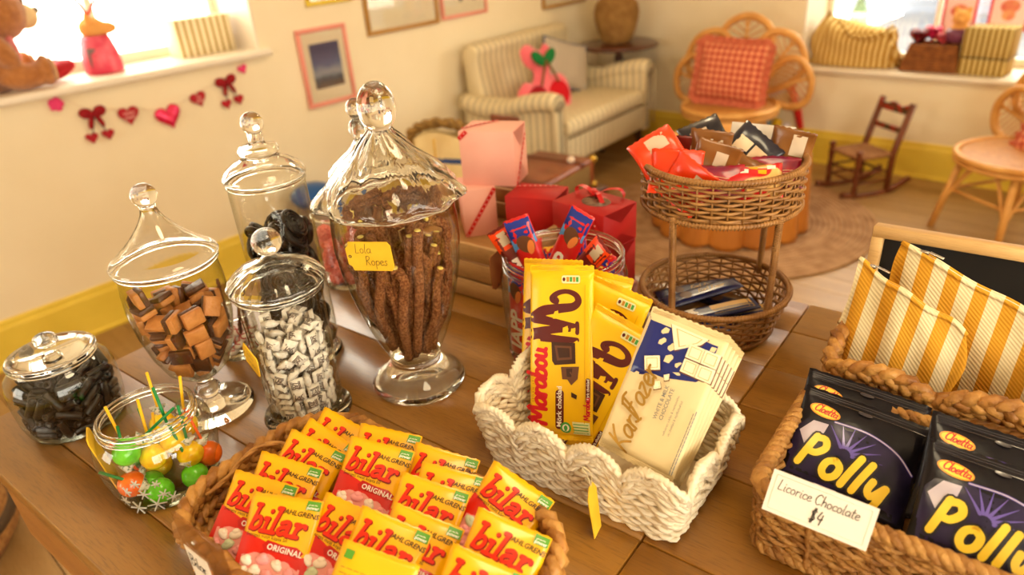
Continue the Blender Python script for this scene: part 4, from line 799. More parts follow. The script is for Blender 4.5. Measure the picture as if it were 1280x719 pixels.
# rectangular seagrass basket with the black bags
pw, pd, ph_ = .40, .225, .112
pb = thing('seagrass_basket', (1.372, .592, Z0), 0, 'rectangular brown seagrass basket holding the black candy bags', 'basket')
basket_floor(pb, pw-.02, pd-.02, sea2)
lp = rr_path(pw-.012, pd-.012, .02, 0, .006)
for j in range(9):
    t = j/8; P = []
    for i, p in enumerate(lp):
        fl = 1+.03*t; o_ = .003*sin(2*pi*i/10+pi*j); q = Vector((p.x*fl, p.y*fl, 0)); d_ = q.normalized(); P.append((q.x+d_.x*o_, q.y+d_.y*o_, .008+t*.082))
    b = MB(); b.rope(P, .0035, .0036, 2, .044, 6, True, ph=j*1.3, mis=[0, 1]); b.build('seagrass_row', [sea1, sea2], pb)
for i in range(0, len(lp), 10):
    p = lp[i]; q = Vector((p.x, p.y, 0)); d_ = q.normalized()*.001
    b = MB()
    for s_ in (-.0035, .0035): b.rope([(p.x*(1+.03*t)+d_.x+s_*(abs(d_.y) > abs(d_.x)), p.y*(1+.03*t)+d_.y+s_*(abs(d_.x) >= abs(d_.y)), .006+t*.095) for t in [k/8 for k in range(9)]], .0016, .0028, 2, .02, 5)
    b.build('stake', sea2, pb)
for z, rr_ in ((.101, .0062), (.008, .0055)):
    fl = 1.035 if z > .05 else 1.01
    b = MB(); b.rope([(p.x*fl, p.y*fl, z) for p in lp], rr_*.85, rr_*.95, 3, .034, 6, True, mis=[0, 1, 0]); b.build('rim' if z > .05 else 'foot_rim', [sea1, sea2], pb)
# braided basket with candy bags (bilar)
hb = thing('braided_basket', (.802, .198, Z0), 0, 'brown braided hyacinth basket heaped with yellow candy bags', 'basket')
hw, hd = .47, .27
basket_floor(hb, hw-.05, hd-.05, hy2, .008)
lp = rr_path(hw-.02, hd-.02, .07, 0, .008)
def braid(b, P, R, r, n=6, pitch=.05, closed=True, mis=(0, 1, 0)):
    """three strand plait: figure eight offsets"""
    P = [Vector(p) for p in P]; m = len(P); L = [0]
    for i in range(1, m): L.append(L[-1]+(P[i]-P[i-1]).length)
    tot = L[-1]+((P[0]-P[-1]).length if closed else 0); tr = max(1, round(tot/pitch))
    for q in range(3):
        Q = []
        for i in range(m):
            a_ = P[(i-1) % m] if (closed or i) else P[i]; c_ = P[(i+1) % m] if (closed or i < m-1) else P[i]; T = (c_-a_).normalized()
            up = Vector((0, 0, 1)); up = up-T*up.dot(T); up = up.normalized() if up.length > .05 else T.orthogonal().normalized(); sd = T.cross(up)
            a = 2*pi*(tr*L[i]/tot+q/3); Q.append(P[i]+up*R*sin(a)+sd*R*.55*sin(2*a))
        b.tube(Q, r, n, closed, mis[q], flat=1.15)
for j in range(4):
    t = j/3; fl = .93+.09*t; b = MB(); braid(b, [(p.x*fl, p.y*fl, .013+.0165*j) for p in lp], .0055, .0055, pitch=.045); b.build('braid_row', [hy1, hy2], hb)
b = MB(); braid(b, [(p.x*1.03, p.y*1.03, .074+.005*sin(p.x*40)) for p in lp], .009, .0078, pitch=.055); b.build('rim', [hy1, hy2], hb)
P = catmull([(-.214, -.075, .072), (-.212, -.04, .080), (-.210, -.017, .092), (-.204, .009, .098), (-.186, .031, .095), (-.165, .045, .082), (-.16, .06, .07)], 8); b = MB(); b.rope(P, .0012, .0026, 2, .05, 6); b.build('handle', hy1, hb)
# scalloped hyacinth basket with pouches
sb = thing('scalloped_basket', (1.315, .832, Z0), 0, 'brown braided scalloped basket holding striped cloth pouches', 'basket')
sw, sd_ = .27, .17; basket_floor(sb, sw-.03, sd_-.03, hy2, .006)
lp = rr_path(sw, sd_, .03, 0, .007)
for j in range(6):
    b = MB(); fl = .95+.013*j; braid(b, [(p.x*fl, p.y*fl, .011+.0155*j) for p in lp], .0052, .0052, pitch=.042); b.build('braid_row', [hy1, hy2], sb)
P = []
for p in lp:
    s_ = abs(sin(pi*(p.x+sw/2)/(sw/2)))**.6 if abs(p.y) > sd_/2-.02 else abs(sin(pi*(p.y+sd_/2)/sd_))**.6; P.append((p.x*1.03, p.y*1.03, .098+.028*s_))
b = MB(); braid(b, P, .0088, .0078, pitch=.055); b.build('rim', [hy1, hy2], sb)
b = MB(); braid(b, [(x*.99, y*.99, z-.014) for x, y, z in P], .0055, .0055, pitch=.045); b.build('braid_row', [hy1, hy2], sb)

# two tier wicker stand
tc_ = (.928, .954); ts = thing('tiered_basket_stand', (*tc_, Z0), 0, 'round two tier wicker basket stand with wrapped poles', 'stand')
def wicker_ring(par, r0, r1, z0, z1, rows, stakes=34, seed=0):
    tier = MB(); tier.lathe([(.02, z0+.004), (r0, z0+.004), (r0, z0+.008), (.02, z0+.008)], 40, closed=True); tier.lathe([(0, z0+.004), (.021, z0+.004), (.021, z0+.008), (0, z0+.008)], 20); T_ = tier.build('tier_floor', cane, par)
    st = MB()
    for k in range(stakes):
        a = 2*pi*k/stakes; st.tube([(r0*cos(a), r0*sin(a), z0), (r1*cos(a), r1*sin(a), z1)], .0018, 5)
    st.build('stakes', cane, par)
    for j in range(rows):
        t = (j+.5)/rows; rr = r0+(r1-r0)*t; b = MB()
        for q in (0,):
            P = [((rr+.0036*cos(stakes/2*a+pi*(j+q)))*cos(a), (rr+.0036*cos(stakes/2*a+pi*(j+q)))*sin(a), z0+.006+(z1-z0-.010)*t) for a in [2*pi*i/(stakes*4) for i in range(stakes*4)]]
            b.tube(P, .0027, 6, True)
        b.build('weaver', cane, par)
    for z, rr, th_ in ((z1, r1+.001, .0050), (z0, r0+.001, .0044)):
        b = MB(); b.tube(circ(rr, z, 60), th_, 8, True)
        coil = []; turns = 150
        for i in range(turns*5): a = 2*pi*i/(turns*5); ph = 2*pi*i/5; coil.append(((rr+(th_+.0006)*cos(ph))*cos(a), (rr+(th_+.0006)*cos(ph))*sin(a), z+(th_+.0006)*sin(ph)))
        b.tube(coil, .0011, 4, True); b.build('rim', cane, par)
wicker_ring(ts, .104, .1285, .012, .088, 9); wicker_ring(ts, .129, .1305, .255, .327, 9)
for i, ad in enumerate((-102, -24, 70, 152)):
    a = radians(ad); p0 = Vector((.124*cos(a), .124*sin(a), .07)); p1 = Vector((.131*cos(a), .131*sin(a), .262)); b = MB(); b.tube([p0, p1], .0048, 8)
    coil = []; N_ = 60*5
    for k in range(N_): t = k/N_; ph = 2*pi*k/5; p = p0.lerp(p1, t); coil.append((p.x+.0055*cos(ph), p.y+.0055*sin(ph), p.z))
    b.tube(coil, .0013, 4); b.build('pole', cane, ts)
for i in range(4):
    a = radians(45+i*90); b = MB(); b.ball((.098*cos(a), .098*sin(a), .0065), (.006, .006, .0065), 10); b.build('foot', cane, ts)
# ---------------------------------------------------------------- packages on the table
foil = dict(rough=.3, coat=.3)
P_Y = mat('yellow_film', (248, 184, 0), (240, 174, 0), scale=8, **foil); P_R = mat('red_film', (214, 30, 14), (200, 22, 10), scale=8, **foil)
P_RL = mat('red_letter', (228, 42, 10), rough=.35); P_RD = mat('dark_red_letter', (140, 14, 6), rough=.4); P_W = mat('white_print', (244, 236, 222), rough=.4)
P_K = mat('black_print', (26, 20, 16), rough=.4); P_G = mat('green_print', (84, 150, 40), rough=.4); P_CR = mat('cream_candy', (240, 226, 206), rough=.5); P_PK = mat('pink_candy', (240, 160, 158), rough=.5); P_GR = mat('pale_green_candy', (196, 206, 168), rough=.5)
P_BD = mat('banner_red', (190, 22, 14), rough=.35)
SL = {  # slab letters for the yellow bags
'b': (.56, [[(.02,1.0),(.2,1.0)],[(.16,1.0),(.16,.04)],[(.16,.3),(.3,.52),(.46,.42),(.48,.18),(.34,.02),(.16,.1)]]),
'i': (.3, [[(.02,.5),(.17,.5)],[(.15,.5),(.15,.02)],[(.03,.0),(.28,.0)],[(.15,.82),(.151,.83)]]),
'l': (.3, [[(.02,1.0),(.17,1.0)],[(.15,1.0),(.15,.02)],[(.03,.0),(.28,.0)]]),
'a': (.56, [[(.1,.44),(.26,.52),(.4,.44),(.42,.1),(.42,.02),(.52,.0)],[(.42,.3),(.2,.28),(.08,.14),(.2,.0),(.42,.12)]]),
'r': (.46, [[(.03,.5),(.16,.5)],[(.14,.5),(.14,.02)],[(.03,.0),(.28,.0)],[(.14,.28),(.26,.48),(.4,.48),(.41,.42)]])}
BW, BH = .088, .122
def bilar_bag(seed):
    t = thing('candy_bag', (0, 0, 0)); pk, fr = packet(BW, BH, .019, .08, 2.4, 14, 18, .0011, seed, zig=.0006, bend=.004, back=.7)
    pk.build('film', P_Y, t); pr = Print(fr, .0004)
    def wave(x): return .0075-.008*sin((x/BW+.1)*2.6)-.02*(x/BW)*.3
    top = [(x, wave(x)) for x in [BW*(i/12-.5)*.965 for i in range(13)]]
    pr.poly([(-BW*.482, -BH*.49), (0, -BH*.49), (BW*.482, -BH*.49), (BW*.482, -BH*.3)]+top[::-1]+[(-BW*.482, -BH*.3)], 0)
    pr.layer()
    win = [(-.036, -.008), (-.02, -.004), (-.002, -.004), (.020, -.010), (.036, -.016), (.037, -.040), (.020, -.050), (-.015, -.050), (-.034, -.040)]; pr.poly(win, 5)
    pr.layer().poly([(-.008, .0105), (.028, .0065), (.036, .0015), (.030, -.0055), (-.009, -.0015), (-.013, .0045)], 6)
    for sz, w_, mi, dx in ((.0275, .215, 2, .0006), (.0275, .150, 1, 0)):
        pr.layer().pen('bilar', sz, w_, (-.0395+dx, .0205-dx), rot=-.05, mi=mi, slant=.22, sp=1.04, glyphs=SL, wx=1.12)
    pr.layer().text('AHLGRENS', .0080, (.003, .0412), rot=-.05, mi=3, bold=.012, shear=.2, space=1.0)
    pr.text('Sveriges mest k\u00f6pta bil', .0055, (-.036, .0130), rot=-.05, mi=3)
    pr.text('ORIGINAL', .0088, (-.0068, .0012), rot=-.11, mi=7, bold=.02, space=1.05)
    pr.poly(rect(.026, .0485, .0425, .0590, .008), 4); pr.layer().text('plant', .0052, (.028, .0540), mi=7, bold=.02); pr.text('power', .0052, (.0272, .0495), mi=7, bold=.02)
    pr.build('printed_front', [P_R, P_RL, P_RD, P_K, P_G, mat('window_film', (226, 150, 140), rough=.3), P_BD, P_W], t)
    rb = random.Random(seed); b = MB()
    for k, (x, y, L) in enumerate([(-.026, -.014, .013), (-.008, -.011, .014), (.010, -.015, .013), (.027, -.021, .011), (-.029, -.026, .012), (-.014, -.024, .014), (.003, -.027, .014), (.019, -.030, .013), (.031, -.033, .010), (-.026, -.038, .012), (-.009, -.039, .013), (.009, -.041, .012), (.024, -.042, .010)]):
        x += rb.uniform(-.002, .002); z = fr(x, y); mi = rb.choice((0, 0, 1, 1, 2)); a = rb.uniform(-.7, .7)
        b.ball((x, y, z+.0007), (L*.62, L*.38, .0033), 10, mi, (0, 0, a)); b.ball((x+.1*L*cos(a+1.5), y+.26*L*sin(a+1.5), z+.001), (L*.36, L*.3, .0036), 10, mi, (0, 0, a))
    b.build('candy_window', [P_CR, P_PK, P_GR], t); return t
protos = [bilar_bag(s_) for s_ in (1, 2, 3)]
BAGS = [["b1",[0.7553,0.1105,0.085],[0.645,0.097,0.483]],["b2",[0.6875,0.119,0.075],[0.632,0.17,0.383]],["b3",[0.6859,0.1573,0.075],[0.629,0.185,0.363]],["b4",[0.6768,0.1993,0.075],[0.603,0.264,0.248]],["b5",[0.6662,0.2257,0.07],[0.573,0.33,0.146]],["b6",[0.6687,0.2554,0.07],[0.588,0.299,0.194]],["b7",[0.775,0.2356,0.085],[0.633,0.165,0.39]],["b8",[0.7555,0.27,0.075],[0.637,0.151,0.41]],["b9",[0.8411,0.2814,0.07],[0.629,0.185,0.363]],["b10",[0.8789,0.2569,0.075],[0.632,0.17,0.383]],["b11",[0.8736,0.2231,0.08],[0.625,0.2,0.342]],["b12",[0.9375,0.2866,0.075],[0.556,0.36,0.095]],["b13",[0.9877,0.2198,0.085],[0.609,0.249,0.27]],["b14",[0.8995,0.1789,0.08],[0.616,0.229,0.3]],["b15",[0.8759,0.1517,0.085],[0.614,0.234,0.292]],["b16",[0.9971,0.1656,0.085],[0.609,0.249,0.27]],["b17",[0.8116,0.1467,0.075],[0.605,0.259,0.255]],["b18",[0.9084,0.1075,0.09],[0.623,0.205,0.335]]]
BL_ = {'b1': 'frontmost left yellow candy bag with its pale candy window in full view', 'b2': 'yellow candy bag half hidden behind the frontmost left bag', 'b3': 'third yellow candy bag up the left column of the basket', 'b4': 'fourth yellow candy bag up the left column of the basket', 'b5': 'yellow candy bag second from the top of the left column', 'b6': 'yellow candy bag at the far left top of the heap, beside the fluted jar', 'b7': 'large showing yellow candy bag in the centre of the heap, pink candies visible', 'b8': 'yellow candy bag at the top centre of the heap, only its top edge showing', 'b9': 'yellow candy bag at the top right of the heap near the white basket', 'b10': 'yellow candy bag just below the top right one', 'b11': 'yellow candy bag in the third row right of centre', 'b12': 'yellow candy bag at the far right of the heap, tilted clockwise', 'b13': 'yellow candy bag at the right edge resting against the basket rim', 'b14': 'yellow candy bag just right of the front centre one', 'b15': 'yellow candy bag at the front centre of the heap', 'b16': 'yellow candy bag at the bottom right, cut by the frame', 'b17': 'tilted yellow candy bag wedged between the left column and the centre', 'b18': 'yellow candy bag at the bottom centre, its back with small text showing'}
used = set()
for i, (k, loc, rot) in enumerate(BAGS):
    L = (loc[0], loc[1], Z0+loc[2]); pi_ = i % 3
    if k == 'b18': continue
    if pi_ not in used: o = protos[pi_]; o.location = L; o.rotation_euler = rot; used.add(pi_); tag(o, BL_[k], 'candy bag', 'yellow candy bags in the braided basket')
    else: dup(protos[pi_], L, rot, BL_[k], 'yellow candy bags in the braided basket')
loc, rot = [x[1:] for x in BAGS if x[0] == 'b18'][0]
t = thing('candy_bag', (loc[0]-.006, loc[1], Z0+loc[2]), rot, BL_['b18'], 'candy bag', 'yellow candy bags in the braided basket'); pk, fr = packet(BW, BH, .016, .08, 2.4, 14, 18, .001, 9, zig=.0006, bend=.003); pk.build('film', P_Y, t); pr = Print(fr, .0004)
rb = random.Random(3)
for j in range(11):
    x = -.035
    while x < .034: w_ = rb.uniform(.003, .009); pr.put(ribbon([(x, .035-.0055*j), (x+w_*.5, .035-.0055*j), (x+w_, .035-.0055*j)], .0009), mi=0); x += w_+.0022
pr.poly(rect(-.036, .044, -.026, .053, .008), 1); pr.build('printed_back', [mat('olive_print', (150, 116, 20), rough=.5), P_G], t)
for p_i in range(3):
    if p_i not in used: raise Exception
# black bags
B_K = mat('black_film', (14, 12, 16), (22, 18, 24), rough=.28, scale=10, coat=.12, bump=.2, bscale=26, spec=.25); B_P = mat('purple_film', (46, 36, 70), (16, 12, 28), rough=.3, scale=18, coat=.1, spec=.25); B_P2 = mat('violet_swirl', (96, 78, 160), rough=.25, coat=.5); B_Y = mat('logo_yellow', (246, 204, 50), rough=.35); B_O = mat('oval_orange', (236, 150, 30), rough=.35); B_L = mat('pale_lilac', (190, 178, 190), rough=.3)
FAT = {'P': (.62, [[(.14,.98),(.12,.6),(.1,.02)],[(.14,.92),(.36,.98),(.5,.76),(.36,.5),(.14,.46)]]), 'o': (.52, [[(.24,.56),(.07,.42),(.07,.14),(.24,-.0),(.42,.14),(.42,.42),(.24,.56)]]), 'l': (.29, [[(.18,.98),(.12,.4),(.1,.02)]]), 'y': (.55, [[(.1,.56),(.1,.26),(.26,.14),(.44,.56)],[(.46,.56),(.42,-.1),(.26,-.34),(.04,-.24)]])}
W2, H2 = .152, .135
def polly(seed, full=True):
    t = thing('black_candy_bag', (0, 0, 0)); pk, fr = packet(W2, H2, .03, .16, 2.2, 20, 20, .0022, seed, zig=.0007, bend=.004); pk.build('film', B_K, t); pr = Print(fr, .0004)
    arc = [(-.07, -.062), (-.07, .010), (-.062, .022), (-.03, .028), (.01, .028), (.045, .018), (.068, .0), (.072, -.03), (.068, -.062), (0, -.064)]
    pr.poly(arc, 0, .009); pr.layer()
    for q, (w_, mi) in enumerate(((.0030, 1), (.0012, 5))): pr.layer().put(ribbon([tuple(v.to_2d()) for v in catmull([Vector((*p, 0)) for p in [(-.03, .028), (.01, .028), (.045, .018), (.068, .0)]], 8)], w_), mi=mi)
    pr.poly([(-.066, .004), (-.054, .022), (-.036, .022), (-.04, .0), (-.056, -.012)], 5)
    for k in range(7): a = .2+k*.32; pr.put(ribbon([(-.01+.01*cos(a), -.01+.01*sin(a)), (-.01+.025*cos(a), -.01+.022*sin(a)), (-.01+.045*cos(a), -.01+.038*sin(a))], [.004, .0022, .0004]), mi=1)
    pr.layer().poly(ell(.0190, .0088, 20), 3, at=(-.045, .038), rot=-.14); pr.layer().poly(ell(.0170, .0072, 20), 2, at=(-.045, .038), rot=-.14)
    pr.layer().pen('Cloetta', .0105, .15, (-.0585, .0365), rot=-.14, mi=6, slant=.25, sp=.9)
    for w_, mi in ((.32, 4), (.20, 2)): pr.layer().pen('Polly', .043, w_, (-.061, -.037), rot=-.15, mi=mi, slant=.12, sp=1.08, glyphs=FAT, wx=1.02)
    for j in range(4): pr.put(ribbon([(x*.01, .0545+j*.0028) for x in range(-7, 8)], .0009), mi=7)
    pr.layer(); pr.poly(ell(.009, .0028, 12), 7, at=(0, .052))
    pr.poly(rect(-.03, -.06, -.004, -.054, .01), 5); pr.text('GODIS LAKRITS', .0048, (-.029, -.0588), mi=4)
    pr.build('printed_front', [B_P, B_P2, B_Y, B_O, P_K, B_L, mat('crimson_print', (190, 30, 30), rough=.4), mat('black_ridge', (46, 42, 48), rough=.2, coat=.6)], t); return t
g = 'black candy bags in the seagrass basket'
p1 = polly(4); p1.location = (1.247, .622, Z0+.078); p1.rotation_euler = (.62, .15, .10); tag(p1, 'left black bag with yellow lettering, standing behind the price card', 'candy bag', g)
dup(p1, (1.240, .663, Z0+.079), (.66, .14, .12), 'black bag hidden behind the left black bag, only its top showing', g)
p2 = polly(7); p2.location = (1.398, .592, Z0+.076); p2.rotation_euler = (.66, .17, .16); tag(p2, 'right black bag with yellow lettering, front of the seagrass basket', 'candy bag', g)
dup(p2, (1.392, .640, Z0+.082), (.68, .15, .14), 'black bag behind the right one, round logo and top seal showing', g)
dup(p1, (1.325, .672, Z0+.045), (.7, .1, .1), 'black bag lying low between the two front black bags', g)
# white price card on the seagrass basket
cardw = mat('white_card', (238, 226, 210), rough=.7)
t = tagcard('price_card', (1.2464, .4655, Z0+.1174), (1.013, .114, .102), .108, .047, 'white folded card reading Licorice Chocolate $4 on the seagrass basket', [('Licorice Chocolate', .245, -.42, .08), ('$4', .31, -.07, -.34)], m=cardw, cat='price card', corner=False, lw=.075, sl=.12)
b = MB(); b.tube([(x, y, .001) for x, y in ((-.049, -.019), (.049, -.019), (.049, .019), (-.049, .019))], .0003, 4, True); b.build('embossed_line', mat('card_line', (222, 208, 190), rough=.7), t)
# acrylic sign holder
ac = thing('sign_holder', (.745, .044, Z0), 0, 'clear acrylic holder with a small card reading Bilar $2, before the braided basket', 'sign')
b = MB(); b.rbox((0, 0, .088), (.092, .0035, .172), .0012); b.build('plate', thin_glass('acrylic', tint=(252, 242, 222), f=1.4, edge=(226, 200, 150)), ac)
b = MB(); b.rbox((0, -.022, .0025), (.092, .045, .003), .0012); b.build('base', MATS['acrylic'], ac)
b = MB(); b.box((-.017, -.0030, .088), (.044, .0006, .086)); c_ = b.build('card', cardw, ac)
b = MB(); b.ball((-.012, -.003, .148), (.003, .0015, .003), 10); b.build('screw', mat('steel', (200, 196, 190), rough=.2, metal=1), ac)
pr = Print(base=0); pr.pen('Bilar', .018, .075, (-.0365, .104), slant=.1, sp=.9); pr.pen('$2', .022, .075, (-.026, .066), slant=.1)
o = pr.build('handwriting', ink, ac); o.rotation_euler = (pi/2, 0, 0); o.location = (0, -.0036, 0)

# yellow and cream chocolate bars
def bar(w, h, t, m, seed=0, crimp=.035, name='chocolate_bar'):
    th = thing(name, (0, 0, 0)); mb = MB(); nx, ny = 14, 26; rnd = random.Random(seed)
    def fr(x, y):
        X = abs(2*x/w); Y = abs(y)/(h/2*(1-crimp*2)); e = max(0, 1-X**14)*(max(0, 1-Y**22) if Y < 1 else 0); return t/2*min(1, e*1.5)+.0003*sin(x*90+y*70+seed)*(Y < .97)
    V = []
    xs = [-.5, -.495, -.48, -.44, -.3, -.15, 0, .15, .3, .44, .48, .495, .5]; ys = [-.5, -.485, -.47, -.462, -.45, -.42]+[-.35+.7*k/8 for k in range(9)]+[.42, .45, .462, .47, .485, .5]; nx = len(xs)-1; ny = len(ys)-1
    for sg in (1, -1):
        for j, yy in enumerate(ys):
            for i, xx in enumerate(xs): V.append((xx*w, yy*h, sg*(fr(xx*w, yy*h)+.0003)+(.0016*sin(xx*9+seed) if abs(yy) > .46 else 0)))
    n1 = (nx+1)*(ny+1); F = []
    for j in range(ny):
        for i in range(nx): a = j*(nx+1)+i; F.append((a, a+1, a+nx+2, a+nx+1)); c = a+n1; F.append((c, c+nx+1, c+nx+2, c+1))
    bd = [i for i in range(nx+1)]+[j*(nx+1)+nx for j in range(1, ny+1)]+[ny*(nx+1)+i for i in range(nx-1, -1, -1)]+[j*(nx+1) for j in range(ny-1, 0, -1)]
    for k in range(len(bd)): a, c = bd[k], bd[(k+1) % len(bd)]; F.append((c, a, a+n1, c+n1))
    mb.add(V, F); mb.build('wrapper', m, th)
    # saw toothed crimped ends
    for sg in (1, -1):
        cb = MB()
        n_ = 26; Q = [(w*(k/n_-.5), sg*(h/2+(.0016 if k % 2 else 0)), .0004+.0016*sin((k/n_-.5)*9+seed)) for k in range(n_+1)]; Q2 = [(w*(k/n_-.5), sg*(h/2-.007), .0006+.0016*sin((k/n_-.5)*9+seed)) for k in range(n_+1)]
        cb.add(Q+Q2, [(k, k+1, n_+2+k, n_+1+k) for k in range(n_)])
        for j in range(3): cb.tube([(w*(-.49), sg*(h/2-.0015-.002*j), .0008+.0016*sin(-.49*9+seed)), (0, sg*(h/2-.0015-.002*j), .0008+.0016*sin(seed)), (w*.49, sg*(h/2-.0015-.002*j), .0008+.0016*sin(.49*9+seed))], .0004, 4)
        cb.build('crimped_end', m, th)
    return th, fr
M_Y = mat('yellow_wrap', (248, 200, 14), (240, 188, 4), rough=.36, scale=6, coat=.12); M_B = mat('maroon_print', (92, 22, 20), rough=.35); M_R = mat('scarlet_print', (206, 26, 38), rough=.35); M_C = mat('chocolate_print', (62, 32, 18), rough=.35); M_C2 = mat('chocolate_light', (104, 62, 36), rough=.4)
def marabou(seed, detail=True):
    th, fr = bar(.098, .255, .012, M_Y, seed); pr = Print(fr, .0004)
    # big looped M
    Wd = lambda a: a
    def sw(pts, w0):
        w0 = [w*1.25 for w in w0]
        Q = catmull([Vector((*p, 0)) for p in pts], 6); n = len(Q); W = [w0[min(len(w0)-1, int(i/(n-1)*(len(w0)-1)))]*(1-((i/(n-1)*(len(w0)-1)) % 1))+w0[min(len(w0)-1, int(i/(n-1)*(len(w0)-1))+1)]*((i/(n-1)*(len(w0)-1)) % 1) for i in range(n)]
        pr.put(ribbon([(p.x, p.y) for p in Q], W), mi=0)
    sw([(.026, .020), (-.020, .0215), (-.041, .0255)], [.006, .010, .0125]); sw([(-.041, .0275), (-.012, .034), (.024, .0365)], [.0125, .0095, .006])
    sw([(.024, .040), (-.012, .0455), (-.040, .0505)], [.006, .0095, .0125])
    sw([(-.040, .0525), (-.025, .0615), (.0, .0655), (.020, .0685), (.0280, .0765), (.0235, .086), (.010, .0905), (-.004, .0875), (-.0115, .0800), (-.0065, .0765)], [.012, .0125, .011, .0095, .0085, .0065, .0055, .006, .009, .009])
    sw([(.0265, .0445), (.0268, .038), (.0265, .0305)], [.005, .005, .005])
    pr.layer().pen('Marabou', .031, .20, (-.0215, -.108), rot=pi/2, mi=1, slant=.12, sp=1.0)
    pr.poly(rrect(.013, .058, .005, c=(.0, -.083)), 0); pr.layer().text('M\u00f6rk choklad', .0108, (.003, -.109), rot=pi/2, mi=5, bold=.02)
    pr.text('SEDAN 1916', .005, (-.040, -.075), rot=pi/2, mi=2, space=1.6)
    pr.poly([(-.013, .016), (.0235, .016), (.0245, -.014), (-.008, -.018), (-.012, -.012)], 3); pr.layer(); pr.poly([(-.008, .011), (.018, .011), (.019, -.008), (-.004, -.011)], 4); pr.layer(); pr.poly([(-.004, .008), (.015, .008), (.016, -.005), (-.001, -.007)], 3)
    pr.poly([(.002, -.020), (.030, -.018), (.028, -.036), (.018, -.046), (.012, -.038), (.004, -.038)], 4); pr.poly([(.010, -.022), (.020, -.021), (.018, -.034), (.011, -.034)], 3); pr.poly([(.018, -.056), (.027, -.060), (.026, -.066), (.018, -.063)], 3)
    pr.poly(ell(.0085, .0085, 18), 6, at=(.010, -.109)); pr.layer().poly(ell(.0055, .0055, 14), 5, at=(.010, -.109)); pr.layer().poly(ell(.003, .004, 10), 6, at=(.010, -.109))
    pr.poly(rect(.020, -.118, .046, -.099, .01), 7)
    for j in range(4): pr.put(ribbon([(.022, -.1025-.0042*j), (.032, -.1025-.0042*j), (.044, -.1025-.0042*j)], .0012), mi=6)
    pr.poly(rrect(.028, .0115, .003, c=(.017, .108)), 7); pr.layer()
    pr.poly(ell(.0022, .003, 8), 0, at=(.0065, .108)); 
    for k in range(4): pr.poly(rect(.0105+k*.0048, .1045, .0142+k*.0048, .1115, .01), 6 if k in (1, 3) else 2)
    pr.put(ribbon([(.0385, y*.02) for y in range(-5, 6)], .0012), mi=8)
    pr.poly(rrect(.0065, .036, .003, c=(.0435, -.052)), 0); pr.layer().text('M\u00f6rk choklad', .0058, (.0455, -.068), rot=pi/2, mi=5, bold=.02); pr.pen('Marabou', .0092, .17, (.0462, -.096), rot=pi/2, mi=1, slant=.1)
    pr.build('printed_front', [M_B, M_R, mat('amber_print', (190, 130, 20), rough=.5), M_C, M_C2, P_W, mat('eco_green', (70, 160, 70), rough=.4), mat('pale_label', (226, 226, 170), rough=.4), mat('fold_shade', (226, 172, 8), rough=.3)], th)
    return th
g = 'yellow chocolate bars in the white basket'
m1 = marabou(1); m1.location = (.8551, .5581, Z0+.1366); m1.rotation_euler = (1.133, -.112, .257); tag(m1, 'frontmost yellow chocolate bar with red lettering up its side, facing forward', 'chocolate bar', g)
dup(m1, (.8115, .5935, Z0+.122), (1.152, -.10, .2), 'yellow chocolate bar showing only as a strip left of the front one', g)
dup(m1, (.902, .553, Z0+.082), (1.19, .36, .104), 'yellow bar tilted to the right behind the front yellow bar', g)
dup(m1, (.885, .590, Z0+.108), (1.21, .27, .12), 'yellow bar behind the tilted one, plain crimped top showing', g)
dup(m1, (.868, .598, Z0+.118), (1.20, .12, .18), 'rearmost yellow chocolate bar leaning by the wide jar', g)
K_C = mat('cream_wrap', (230, 208, 158), (224, 200, 148), rough=.5, scale=6); K_B = mat('navy_print', (22, 36, 112), rough=.3, coat=.3); K_G = mat('gold_print', (176, 134, 52), rough=.3, metal=.6); K_W = mat('white_chocolate', (250, 238, 200), rough=.45); K_W2 = mat('white_chocolate_shade', (214, 184, 124), rough=.5); K_S = mat('slate_print', (120, 116, 110), rough=.5)
